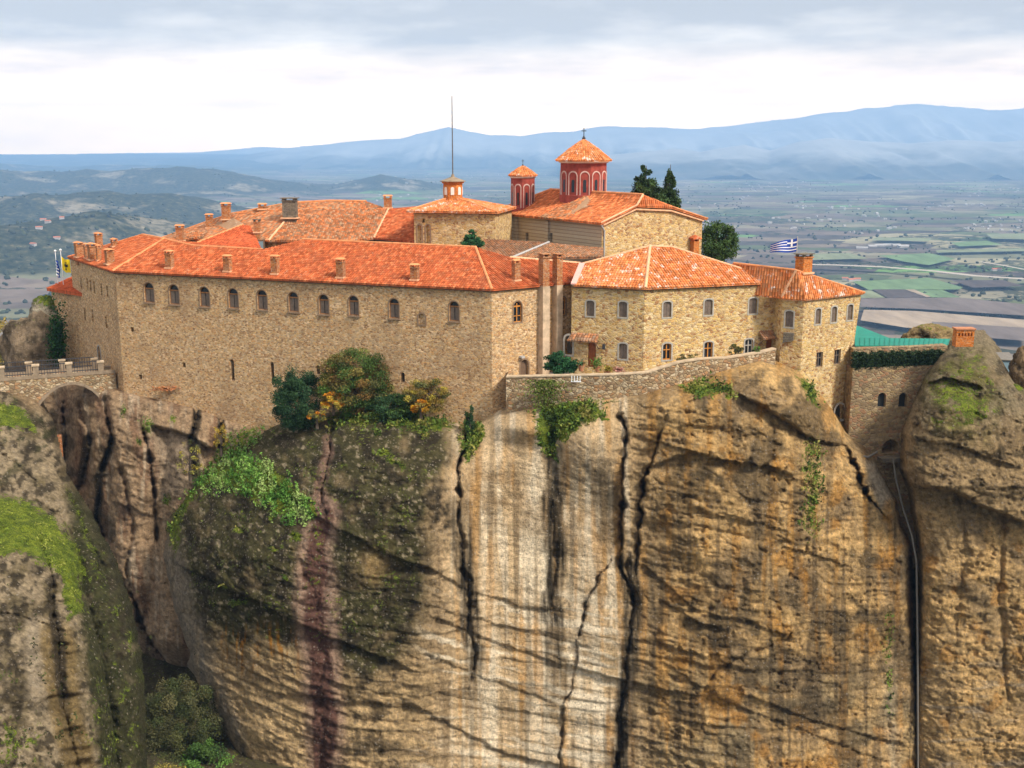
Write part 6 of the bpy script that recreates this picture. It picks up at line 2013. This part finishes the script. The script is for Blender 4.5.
# yellow church flag and a limp national flag beside it at the far west end
p2 = at_y(60.5, 251, 146); b2 = at_y(60.5, 300, 146)
yf = thing("flag", (p2.x, p2.y, b2.z), "plain yellow church flag flying from the western corner", "flag")
mb = MB(); mb.tube([(p2.x, p2.y, b2.z), tuple(p2)], .045, 6); mb.lathe(p2, [(.06, 0), (.16, .1), (.16, .2), (.03, .3)], 8); mb.build("flagpole", M_FWHITE, yf)
yfn = lambda u, v, k=0.0: Vector((p2.x + .05 + u * 1.45, p2.y - 1.0 * u + .12 * math.sin(u * 8) - k, p2.z - .7 - (1 - v) * 1.75 - .55 * u - .15 * math.sin(u * 5)))
yc_ = cloth("cloth", yfn, 12, 3, M_YEL, yf)
# its dark emblem: two heads, spread wings, tail
em = MB()
for u0, u1, v0, v1 in ((.44, .56, .30, .66), (.26, .44, .42, .62), (.56, .74, .42, .62), (.38, .46, .66, .80), (.54, .62, .66, .80), (.40, .60, .18, .30)):
    em.poly([yfn(u0, v0, .03), yfn(u1, v0, .03), yfn(u1, v1, .03), yfn(u0, v1, .03)])
em.build("eagle_emblem", M_BLACK, yc_)
p3 = at_y(55.2, 252, 147); b3 = at_y(55.2, 300, 147)
lf = thing("flag", (p3.x, p3.y, b3.z), "limp blue and white flag hanging folded on its pole beside the yellow flag", "flag")
mb = MB(); mb.tube([(p3.x, p3.y, b3.z), tuple(p3)], .045, 6); mb.lathe(p3, [(.06, 0), (.16, .1), (.16, .2), (.03, .3)], 8); mb.build("flagpole", M_FWHITE, lf)
lfn = lambda u, v: Vector((p3.x + .05 + .42 * u * (1 - .2 * math.sin(v * 9)), p3.y - .2 + .2 * math.sin(u * 9 + v * 2), p3.z - 1.0 - (1 - v) * 2.2 - .3 * u))
lc_ = cloth("cloth", lfn, 8, 10, M_BLUE, lf)
mb = MB()
for k in range(5):
    v0 = .08 + .19 * k; mb.poly([lfn(0, v0) - Vector((0, .28, 0)), lfn(1, v0 + .05) - Vector((0, .28, 0)), lfn(1, v0 + .13) - Vector((0, .28, 0)), lfn(0, v0 + .09) - Vector((0, .28, 0))])
mb.build("white_stripe", M_FWHITE, lc_)

# ================================================================ boulders, plants, far houses
def boulder(name, c, size, label, seed, colr, green_top=.3, rough_=.22):
    bm = bmesh.new()
    bmesh.ops.create_icosphere(bm, subdivisions=5, radius=1.0)
    V = np.array([tuple(v.co) for v in bm.verts])
    sz = np.array(size, float)
    d = 1 + rough_ * fbm(V * 1.3 + seed, 4, .55) + .05 * fbm(V * 6 + seed, 3, .6)
    W = V * d[:, None] * sz + np.array(tuple(c))
    for v, w in zip(bm.verts, W): v.co = w
    me = bpy.data.meshes.new(name); bm.to_mesh(me); bm.free()
    me.polygons.foreach_set('use_smooth', [True] * len(me.polygons))
    n = len(me.vertices)
    ca = me.color_attributes.new("rock", 'FLOAT_COLOR', 'POINT')
    nn = fbm(W / 1.6 + seed, 4, .6)
    cc = np.array(colr)[None, :] * (1 + .35 * nn)[:, None]
    cc = cc + (DARKS[None, :] - cc) * (smooth(.25, .6, fbm(W / 2.2 + seed + 9, 4, .6)) * .8)[:, None]
    ca.data.foreach_set('color', np.concatenate([np.clip(cc, 0, 1), np.ones((n, 1))], 1).astype(np.float32).ravel())
    ga = me.attributes.new("green", 'FLOAT', 'POINT')
    ga.data.foreach_set('value', np.clip(smooth(.3, .9, V[:, 2]) * green_top * 1.6 + .4 * nn * green_top, 0, 1).astype(np.float32))
    return tag(link(name, me, M_ROCK), label, "rock")


boulder("boulder", at_y(49, 314, 147) , (2.4, 2.2, 2.4), "pale rounded boulder with a green mossy cap beside the gate annex", 3, (.40, .35, .27), .5)
boulder("boulder", at_y(40, 356, 146) , (4.6, 3.6, 6.2), "tall brown rock behind the bridge railing, streaked dark, under the mossy-capped boulder", 5, (.26, .20, .14), .1)
boulder("boulder", at_y(1024, 372, 117), (1.55, 1.6, 2.7), "upright brown boulder standing at the right edge beyond the tin shed", 8, (.26, .19, .12), .1)
boulder("boulder", at_y(932, 337, 127), (3.0, 2.4, 1.45), "low tan rock hump behind the teal green roof", 11, (.36, .27, .15), .25)
boulder("boulder", at_y(1012, 396, 113), (1.3, 1.3, 1.2), "mossy lump of rock under the upright brown boulder", 13, (.20, .17, .10), .5)

M_LEAF = vcol_mat("leaves")
nt_ = M_LEAF.node_tree
b_ = nt_.nodes['Principled BSDF']
b_.inputs['Specular IOR Level'].default_value = 0.15
M_BARK = plain_mat("grey_brown_bark", (0.12, 0.09, 0.065), 0.95, 0.3, 4)


def leaf_mesh(name, P, size, tint, up=0.35, seed=0, aspect=1.7, nrm=None):
    """one small folded leaf face per point"""
    r = np.random.default_rng(seed)
    n = len(P)
    a = r.normal(size=(n, 3)); a /= np.linalg.norm(a, axis=1)[:, None]
    b = r.normal(size=(n, 3)); b[:, 2] *= (1 - up)
    b -= (a * b).sum(1)[:, None] * a
    b /= np.linalg.norm(b, axis=1)[:, None] + 1e-9
    s = np.asarray(size).reshape(-1, 1) * np.ones((n, 1))
    A, Bv = a * s * .5 * aspect, b * s * .5
    cr_ = np.cross(a, b) * s * .16
    V = np.stack([P - A, P + Bv * .9 + cr_, P + A, P - Bv * .9 + cr_], 1).reshape(-1, 3)
    Fc = np.arange(n * 4).reshape(-1, 4)
    me = bpy.data.meshes.new(name)
    fill_mesh(me, V, Fc, False)
    ca = me.color_attributes.new("tint", 'FLOAT_COLOR', 'POINT')
    t = np.repeat(np.clip(tint, 0, 1), 4, 0)
    ca.data.foreach_set('color', np.concatenate([t, np.ones((len(t), 1))], 1).astype(np.float32).ravel())
    return me


def crown_points(c, rad, n_clump, per, seed, shape='round', clump=.32):
    r = np.random.default_rng(seed)
    C = []
    while len(C) < n_clump:
        q = r.uniform(-1, 1, 3)
        l = np.linalg.norm(q)
        if shape == 'cone':
            z = (q[2] + 1) / 2
            if math.hypot(q[0], q[1]) > (1 - z) * .95 + .06: continue
        elif l > 1 or l < .35 or r.random() > .35 + .65 * l: continue
        C.append(q)
    C = np.array(C)
    P, K = [], []
    for k, q in enumerate(C):
        m = int(per * r.uniform(.6, 1.4))
        o = r.normal(size=(m, 3)); o /= np.linalg.norm(o, axis=1)[:, None]; o *= (r.random((m, 1)) ** .5)
        sc_ = clump * r.uniform(.7, 1.25)
        if shape == 'cone': sc_ *= .55 + .6 * (1 - (q[2] + 1) / 2)
        P.append(q + o * sc_ * np.array([1, 1, .75])); K += [k] * m
    P = np.concatenate(P) * np.array(rad) + np.array(tuple(c))
    return P, np.array(K), C


def tree(name, base, c, rad, cols, label, cat, seed, n_clump=60, per=90, leaf=.16, shape='round', trunk_r=.14, group=None, clump=.30, mixw=None):
    r = np.random.default_rng(seed)
    leaf *= .86
    P, K, C = crown_points(c, rad, n_clump, int(per * 1.45), seed, shape, clump)
    cols = np.array(cols, float)
    ck = cols[r.choice(len(cols), size=len(C), p=mixw)] * r.uniform(.7, 1.3, (len(C), 1))
    t = ck[K] * r.uniform(.7, 1.3, (len(P), 1))
    root = thing(name, base, label, cat, group)
    link("crown", leaf_mesh("crown", P, leaf * r.uniform(.7, 1.3, len(P)), t, seed=seed), M_LEAF, root)
    mb = MB()
    base = Vector(base); c = Vector(c)
    top = c + UP * rad[2] * (.75 if shape == 'cone' else .2)
    m1 = base.lerp(top, .5) + Vector((r.uniform(-.1, .1), r.uniform(-.1, .1), 0)) * rad[0]
    mb.tube([base - UP * .3, base.lerp(m1, .5), m1, top], [trunk_r * 1.3, trunk_r, trunk_r * .7, trunk_r * .25], 7)
    for k in r.choice(len(C), size=min(len(C), 12), replace=False):
        q = Vector(tuple(C[k] * np.array(rad))) + c
        s = base.lerp(top, float(r.uniform(.35, .9)))
        mb.tube([s, s.lerp(q, .5) + UP * .08 * rad[2], q], [trunk_r * .4, trunk_r * .25, trunk_r * .08], 5)
    mb.build("trunk", M_BARK, root)
    return root


def tree_px(name, x, ytop, ybot, wpx, d, cols, label, cat, seed, **kw):
    """stand a plant at a measured place: crown between ytop and ybot, wpx wide, d metres away"""
    up_, lo_ = at_y(x, ytop, d), at_y(x, ybot, d)
    s = d / F_PX
    c = (up_ + lo_) / 2
    rad = (wpx * s / 2, wpx * s / 2 * .9, (up_.z - lo_.z) / 2)
    base = Vector((lo_.x, lo_.y, lo_.z - kw.pop('stem', .2)))
    return tree(name, base, c, rad, cols, label, cat, seed, **kw)


DKG, MDG, OLV, YEL, ORG, BRG, RED = (0.030, 0.068, 0.026), (0.065, 0.115, 0.026), (0.10, 0.105, 0.035), (0.34, 0.27, 0.045), (0.55, 0.22, 0.02), (0.10, 0.20, 0.035), (0.22, 0.085, 0.03)
tree_px("shrub", 296, 370, 428, 46, 113.5, [DKG, DKG, (0.03, .07, .03)], "dense dark blue-green shrub at the left end of the ledge bushes", "shrub", 1, n_clump=90, per=200, leaf=.13, clump=.30)
tree_px("broadleaf_tree", 354, 351, 412, 76, 114.0, [OLV, MDG, (0.13, .15, .035), (.17, .10, .03), (.18, .15, .04), BRG, MDG], "wide autumn tree in mixed green and russet on the ledge under the long wall", "tree", 2, n_clump=150, per=170, leaf=.14, clump=.25, stem=1.2)
tree_px("shrub", 392, 392, 424, 60, 112.5, [DKG, MDG, (0.04, .08, .02)], "low mid-green thicket right below the wide autumn tree", "shrub", 3, n_clump=60, per=100, leaf=.16, clump=.3)
tree_px("shrub", 333, 393, 410, 26, 111.5, [ORG, ORG, (.5, .30, .03), YEL], "bright orange bush between the dark shrub and the wide autumn tree", "shrub", 4, n_clump=34, per=60, leaf=.15)
tree_px("shrub", 317, 408, 424, 18, 111, [YEL, OLV, ORG], "small thin yellow bush hanging below the bright orange bush", "shrub", 5, n_clump=20, per=36, leaf=.14)
tree_px("shrub", 427, 379, 412, 46, 111.2, [(.26, .17, .035), YEL, OLV, (.2, .16, .04)], "mustard yellow shrub at the right end of the ledge bushes", "shrub", 6, n_clump=60, per=60, leaf=.15, clump=.26)
tree_px("shrub", 421, 399, 414, 18, 110.0, [ORG, (.5, .27, .02)], "orange bush in front of the mustard yellow shrub", "shrub", 7, n_clump=24, per=50, leaf=.15)
tree_px("shrub", 470, 405, 440, 13, 109.2, [DKG, MDG], "narrow dark green bush climbing the crack below the wall corner", "shrub", 8, n_clump=26, per=70, leaf=.13)
tree_px("conifer", 472, 227.5, 246, 24, 124, [(0.03, .10, .04), (.04, .13, .05)], "small blue-green conifer peeking over the long roof", "tree", 9, n_clump=60, per=60, leaf=.16, shape='cone', clump=.30, stem=3)
tree_px("conifer", 646, 160, 206, 40, 146, [(0.03, .06, .022), (0.055, .10, .03), (.07, .12, .035)], "broad dark conifer behind the church gable", "tree", 10, n_clump=110, per=80, leaf=.22, shape='cone', clump=.26, stem=6)
tree_px("cypress", 670, 158, 210, 20, 147, [(0.035, .065, .022), (0.055, .095, .03)], "slim dark cypress right of the broad conifer", "tree", 11, n_clump=90, per=70, leaf=.2, shape='cone', clump=.30, stem=6)
tree_px("broadleaf_tree", 716, 222, 266, 40, 137, [(.07, .12, .03), (.045, .085, .025), (.06, .11, .03)], "bushy green tree right of the church end wall", "tree", 12, n_clump=80, per=90, leaf=.2, clump=.32, stem=6)
tree_px("shrub", 560, 352, 376, 33, 109.6, [(0.02, .075, .03), (.03, .10, .035)], "glossy dark green bush on the terrace in front of the tall flues", "shrub", 13, n_clump=44, per=70, leaf=.17)
tree_px("shrub", 736, 344, 358, 16, 111.8, [OLV, (.16, .15, .05)], "thin olive bush against the guest wing between two ground windows", "shrub", 14, n_clump=20, per=40, leaf=.12)
tree_px("shrub", 689, 353, 364, 22, 110.0, [(.16, .14, .05), (.20, .17, .07)], "dry straw-green bush behind the rising parapet", "shrub", 15, n_clump=20, per=40, leaf=.12)
tree_px("shrub", 757, 346, 354, 9, 111.5, [MDG, BRG], "tiny green bush left of the upper canopy door", "shrub", 16, n_clump=14, per=30, leaf=.11)
tree_px("shrub", 181, 681, 775, 84, 104, [(.085, .085, .035), OLV, (.06, .075, .025), (.12, .11, .045)], "big olive bush filling the bottom of the gully", "shrub", 17, n_clump=170, per=200, leaf=.13, clump=.22, stem=3)
tree_px("shrub", 205, 742, 800, 52, 100, [MDG, BRG, (.05, .10, .025)], "fresh green bush below the big olive bush", "shrub", 18, n_clump=60, per=90, leaf=.17, stem=3)
tree_px("shrub", 168, 766, 800, 56, 96, [(.30, .24, .05), OLV], "yellow-leaved bush at the very bottom of the gully", "shrub", 19, n_clump=50, per=40, leaf=.13, stem=3)
tree_px("shrub", 215, 640, 672, 40, 108, [DKG, (.03, .04, .015)], "dark scrub in the shadow above the big olive bush", "shrub", 30, n_clump=40, per=60, leaf=.14, stem=2)
tree_px("sapling", 190, 440, 476, 30, 117, [YEL, (.3, .28, .06), OLV], "thin yellowing sapling at the head of the green ledge", "sapling", 20, n_clump=26, per=18, leaf=.13, clump=.2)
tree_px("sapling", 221, 424, 452, 16, 119, [(.42, .27, .04), YEL], "little amber sapling against the dark streaked rock", "sapling", 21, n_clump=22, per=26, leaf=.12, clump=.25)
for k, (x, yt, yb, w, d, lab) in enumerate(((4, 318, 372, 34, 172, "golden yellow tree on the slope at the left edge"), (25, 336, 372, 26, 176, "smaller yellow-green tree beside the tall brown rock"), (-22, 330, 380, 40, 168, "pale green tree beyond the left edge of the slope"))):
    tree_px("broadleaf_tree", x, yt, yb, w, d, [YEL, (.30, .22, .05), OLV, (.22, .2, .06)], lab, "tree", 40 + k, n_clump=60, per=60, leaf=.24, clump=.3, stem=4, group="autumn trees on the slope by the bridge")

# potted plants by the terrace door
def pot(px_, py_, d, w, h):
    c = at_y(px_, py_, d)
    mb = MB(); mb.lathe(c, [(w * .33, 0), (w * .5, h * .86), (w * .56, h * .87), (w * .56, h), (w * .45, h), (w * .42, h * .85)], 12)
    return c, mb


for k, (x, y, lab, col_, hgt, wid) in enumerate(((581, 371, "potted palm with arching dark fronds in front of the lower canopy door", DKG, 1.3, 1.5), (597.5, 371.5, "potted bushy plant right of the lower canopy door", BRG, 1.0, .9), (608, 374, "low pot of yellow flowers on the terrace edge", YEL, .4, .6), (619, 374.5, "low pot of pale pink flowers on the terrace edge", (.5, .25, .2), .35, .7))):
    c, mb = pot(x, y, 109.0, .62 if k < 2 else .5, .6 if k < 2 else .35)
    r_ = thing("potted_plant", c, lab, "plant")
    mb.build("pot", M_TERRA, r_)
    rr = np.random.default_rng(60 + k)
    if k == 0:
        mb = MB()
        for q in range(14):
            a = q * 2.4; t0_ = c + UP * .55
            for s_ in range(5):
                f0, f1 = s_ / 5, (s_ + 1) / 5
                g = lambda f: t0_ + Vector((math.cos(a) * f * .8, math.sin(a) * f * .8, 1.1 * f - .9 * f * f * (1 + .4 * math.sin(q))))
                sd = Vector((-math.sin(a), math.cos(a), 0)) * .09 * (1.1 - f0)
                mb.poly([g(f0) - sd, g(f0) + sd, g(f1) + sd * .8, g(f1) - sd * .8])
        fr = mb.build("fronds", None, r_)
        fr.data.materials.append(plain_mat("dark_frond", (0.03, .085, .03), .5, .3))
    else:
        P = rr.normal(size=(260, 3)) * np.array([wid * .3, wid * .3, hgt * .3]) + np.array(tuple(c + UP * (hgt * .55 + .3)))
        link("foliage", leaf_mesh("foliage", P, .12, np.array(col_) * rr.uniform(.6, 1.3, (260, 1)), seed=60 + k), M_LEAF, r_)
# little white trellis on the parapet
c = at_y(576, 381.8, 106.9); mb = MB()
f_ = Face(tw0, tw1)
for k in range(4): mb.obox(c + f_.r * (-.42 + .28 * k) + UP * .3 + f_.n * .08, f_.r * .035, f_.n * .03, UP * .32)
mb.obox(c + UP * .05 + f_.n * .08, f_.r * .5, f_.n * .04, UP * .05)
tag(mb.build("wall_trellis", M_FWHITE), "tiny white trellis fixed to the terrace wall below the potted palm", "trellis")

# ---------------------------------------------------------------- climbing and creeping greenery
def scatter(rel, name, prob, cols, leaf, seed, lift=.08, per=4, label=None):
    r = np.random.default_rng(seed)
    w = np.clip(prob, 0, 1)
    m = r.random(w.shape) < w
    P, n = rel.P[m], rel.n[m]
    P = np.repeat(P, per, 0); n = np.repeat(n, per, 0)
    hgt = r.random((len(P), 1)) ** 1.5
    P = P + n * hgt * lift + r.normal(size=P.shape) * .07 + np.array([0, 0, 1.0]) * hgt * lift
    cols = np.array(cols, float)
    big = fbm(P / 2.2 + seed, 3, .6)
    k = np.clip(((big + .6) / 1.2 * len(cols)).astype(int), 0, len(cols) - 1)
    t = cols[k] * r.uniform(.65, 1.35, (len(P), 1))
    me = leaf_mesh(name, P, leaf * r.uniform(.6, 1.4, len(P)), t, seed=seed)
    return tag(link(name, me, M_LEAF), kind='stuff')


GR = [(0.035, .06, .012), (0.08, .14, .02), (0.12, .18, .028), (0.17, .20, .035), (0.22, .20, .05)]
FERN = [(0.07, .17, .025), (0.13, .27, .045), (0.20, .34, .07), (0.27, .36, .11)]
brk = lambda rel, s, k: np.clip(.5 + 1.1 * fbm(np.stack([rel.px / s, rel.py / s, 0 * rel.px + k], -1), 4, .6), 0, 1)
ledge = soft_poly(M.px, M.py, [(182, 494), (215, 455), (250, 428), (272, 420), (246, 455), (280, 470), (320, 514), (305, 524), (272, 518), (250, 495), (210, 490)], 8)
scatter(M, "undergrowth", ledge * .55 * brk(M, 12, 3), FERN, .15, 101, .45, 8)
scatter(M, "grass", np.clip(M.green - np.where((M.px < 455) & (M.py > 440), .5, .15), 0, 1) * .8 * brk(M, 9, 5) * (1 - ledge), GR, .20, 102, .38, 4)
scatter(L, "grass", np.clip(L.green - .4, 0, 1) * .55 * brk(L, 10, 6), [(0.11, .16, .02), (0.17, .23, .028), (0.24, .29, .04), (0.29, .31, .06)], .085, 103, .12, 7)
scatter(R, "grass", np.clip(R.green - .4, 0, 1) * .16 * brk(R, 8, 7), [(0.06, .065, .015), (0.10, .12, .02), (.15, .16, .03)], .10, 104, .10, 3)
scatter(G, "grass", np.clip(G.green - .3, 0, 1) * .9 * brk(G, 8, 8), FERN[:3] + [DKG], .15, 105, .35, 3)
lich = np.clip(M.green - .12, 0, .5) * 2 * smooth(.1, .5, fbm(np.stack([M.px / 12, M.py / 12, 0 * M.px + 5], -1), 4, .6)) * (M.px < 450)
scatter(M, "undergrowth", lich * .22, [(.03, .04, .012), (.05, .06, .015), (.10, .12, .03)], .15, 106, .22, 3)
lich = smooth(.15, .5, fbm(np.stack([L.px / 14, L.py / 14, 0 * L.px + 5], -1), 4, .6)) * smooth(560, 720, L.py) * (L.px > -20)
scatter(L, "undergrowth", lich * .10, [(.03, .035, .012), (.06, .07, .02), (.10, .11, .035)], .14, 107, .2, 3)
rs = np.random.default_rng(9)
# ivy on the boulder by the gate annex
P = np.array([tuple(at_y(57 + rs.normal() * 4.2, 338 + rs.normal() * 14, 142 + rs.normal() * .4)) for _ in range(1500)])
iv = link("ivy", leaf_mesh("ivy", P, .24, np.array([(0.022, .065, .016)]) * rs.uniform(.6, 1.6, (len(P), 1)), seed=5), M_LEAF)
tag(iv, "dark green ivy curtain hanging between the boulder and the gate annex", "ivy")
# the clipped hedge along the winch house wall top
P = np.array([tuple(Vector((gA.x, gA.y, 0)).lerp(Vector((gB.x - .3, gB.y, 0)), t) + Vector((0, rs.uniform(-.15, .9), wtop + rs.uniform(-.1 - .8 * max(0, perlin(np.array([[t * 9, 0, 5.]]))[0]), 1.55 + .5 * perlin(np.array([[t * 14, 0, 0.]]))[0])))) for t in rs.random(6500)])
hg = link("hedge", leaf_mesh("hedge", P, .17, np.array([(0.022, .042, .018)]) * rs.uniform(.5, 1.7, (len(P), 1)), seed=6), M_LEAF)
tag(hg, "dark trailing hedge along the top of the winch house wall", "hedge")
# creeper spilling over the terrace wall
P = np.array([tuple(at_y(545 + rs.normal() * 9, 380 + abs(rs.normal()) * 16, 106.9 - rs.random() * .5)) for _ in range(1500)])
cp_ = link("creeper", leaf_mesh("creeper", P, .15, np.array([(0.12, .16, .03)]) * rs.uniform(.5, 1.5, (len(P), 1)), seed=7), M_LEAF)
tag(cp_, "yellow-green creeper spilling down the left part of the terrace wall", "creeper")
# small plants along the foot of the terrace wall and house
P = np.array([tuple(at_y(rs.uniform(606, 644), 404 + rs.normal() * 1.6, 105.6)) for _ in range(700)])
tag(link("grass", leaf_mesh("grass", P, .12, np.array([(0.12, .15, .03)]) * rs.uniform(.5, 1.4, (len(P), 1)), seed=8), M_LEAF), kind='stuff')
# rust-brown fallen roof tiles in a heap at the foot of the long wall
P0 = at_y(165, 391.5, 124.3); mb = MB()
for k in range(40):
    mb.box(P0 + Vector((rs.normal() * .7, rs.normal() * .2, .15 + abs(rs.normal()) * .25)), (.4, .25, .12), rz=rs.uniform(0, 3))
tag(mb.build("tile_heap", M_BRICK), kind='stuff')

# ---------------------------------------------------------------- houses and trees far out on the plain
M_HW = plain_mat("far_white_wall", (0.42, 0.40, 0.38), .9, .1, .1)
M_HR = plain_mat("far_red_roof", (0.45, 0.16, 0.09), .9, .2, .1)


def gable(mbw, mbr, c, sx, sy, h, rz):
    ca, sa = math.cos(rz), math.sin(rz)
    X, Y = Vector((ca, sa, 0)), Vector((-sa, ca, 0))
    mbw.obox(c + UP * (h / 2 - 3), X * sx / 2, Y * sy / 2, UP * (h / 2 + 3))
    a = [c + UP * h + X * i * sx * .54 + Y * j * sy * .56 for i, j in ((-1, -1), (1, -1), (1, 1), (-1, 1))]
    r = [c + UP * (h + sy * .28) + X * i * sx * .54 for i in (-1, 1)]
    mbr.poly([a[0], a[1], r[1], r[0]]); mbr.poly([a[2], a[3], r[0], r[1]]); mbr.poly([a[1], a[2], r[1]]); mbr.poly([a[3], a[0], r[0]])


spots = [(845, 280), (851, 281.5), (857, 281), (994, 271), (999, 270.5), (914, 281), (880, 246), (888, 245.5), (896, 246), (903, 247.5), (872, 247), (862, 249), (43, 271), (52, 268), (60, 273), (36, 276), (66, 267), (47, 263)]
for k, (x, y) in enumerate(spots):
    p = on_plain(x, y)
    zz = float(terrain_height(np.array([p.x]), np.array([p.y]))[0])
    big_ = 862 <= x <= 904
    t = thing("farmhouse", (p.x, p.y, zz), "white long-roofed farm building out on the plain" if big_ else ("small pale village house in the valley left of the flags" if x < 100 else "small pale farmhouse out on the plain"), "house", "long farm buildings on the plain" if big_ else ("village houses in the valley" if x < 100 else "farmhouses on the plain"))
    a, b2 = MB(), MB()
    gable(a, b2, Vector((p.x, p.y, zz)), rs.uniform(26, 40) if big_ else rs.uniform(11, 17), 10 if big_ else 9, 4.5, rs.uniform(-.4, .4))
    a.build("wall", M_HW, t); b2.build("roof", M_HW if big_ else M_HR, t)
mbw, mbr = MB(), MB()
for k in range(1500):
    y = 164 + 70 * rs.random() ** 1.7; x = rs.uniform(330, 1064)
    if perlin(np.array([[x / 60, y / 9, 3.3]]))[0] < .08: continue
    p = on_plain(x, y); zz = PLAIN if x > 420 else float(terrain_height(np.array([p.x]), np.array([p.y]))[0])
    gable(mbw, mbr, Vector((p.x, p.y, zz)), rs.uniform(8, 18), rs.uniform(7, 10), rs.uniform(3, 6), rs.uniform(0, 3))
o = mbw.build("distant_towns", M_HW); o.data.materials.append(M_HR); tag(o, kind='stuff')
o = mbr.build("distant_town_roofs", M_HW); tag(o, kind='stuff')
# trees in the fields
n_ = 9000
yy = 165 + 165 * rs.random(n_) ** 1.2; xx = rs.uniform(-60, 1084, n_)
dens = fbm(np.stack([xx / 50, yy / 6, 0 * xx], -1), 4, .6)
hx = np.where(xx < 420, .0, .12)
keep_ = dens > hx
xx, yy = xx[keep_], yy[keep_]
W = np.array([tuple(on_plain(a, b)) for a, b in zip(xx, yy)])
W[:, 2] = terrain_height(W[:, 0], W[:, 1])
bm = bmesh.new(); bmesh.ops.create_icosphere(bm, subdivisions=1, radius=1.0)
iv_ = np.array([tuple(v.co) for v in bm.verts]); bm.verts.ensure_lookup_table()
if_ = np.array([[v.index for v in f.verts] for f in bm.faces]); bm.free()
sz = rs.uniform(2.5, 6.5, (len(W), 1, 1)) * np.array([1, 1, .9])
V = (iv_[None] * (1 + .25 * rs.normal(size=(len(W), len(iv_), 1)))) * sz + W[:, None, :] + np.array([0, 0, 2.5])
Fc = (if_[None] + (np.arange(len(W)) * len(iv_))[:, None, None]).reshape(-1, 3)
me = bpy.data.meshes.new("far_woods"); fill_mesh(me, V.reshape(-1, 3), Fc)
ca = me.color_attributes.new("tint", 'FLOAT_COLOR', 'POINT')
tt = np.repeat(np.array([(.035, .042, .02)]) * rs.uniform(.6, 1.8, (len(W), 1)), len(iv_), 0)
ca.data.foreach_set('color', np.concatenate([tt, np.ones((len(tt), 1))], 1).astype(np.float32).ravel())
tag(link("far_woods", me, M_LEAF), kind='stuff')

# ================================================================ the air over the plain
hz = MB()
hz.box((0, 0, (-330 + 900) / 2), (48000, 48000, 1230))
mh = bpy.data.materials.new("haze"); mh.use_nodes = True
nt_ = mh.node_tree
for n in list(nt_.nodes): nt_.nodes.remove(n)
pv = nt_.nodes.new('ShaderNodeVolumePrincipled')
pv.inputs['Color'].default_value = (0.34, 0.60, 1.0, 1)
pv.inputs['Density'].default_value = 9e-5
pv.inputs['Anisotropy'].default_value = -0.1
om = nt_.nodes.new('ShaderNodeOutputMaterial'); nt_.links.new(pv.outputs[0], om.inputs['Volume'])
HAZE = hz.build("haze", mh)
tag(HAZE, kind='stuff')
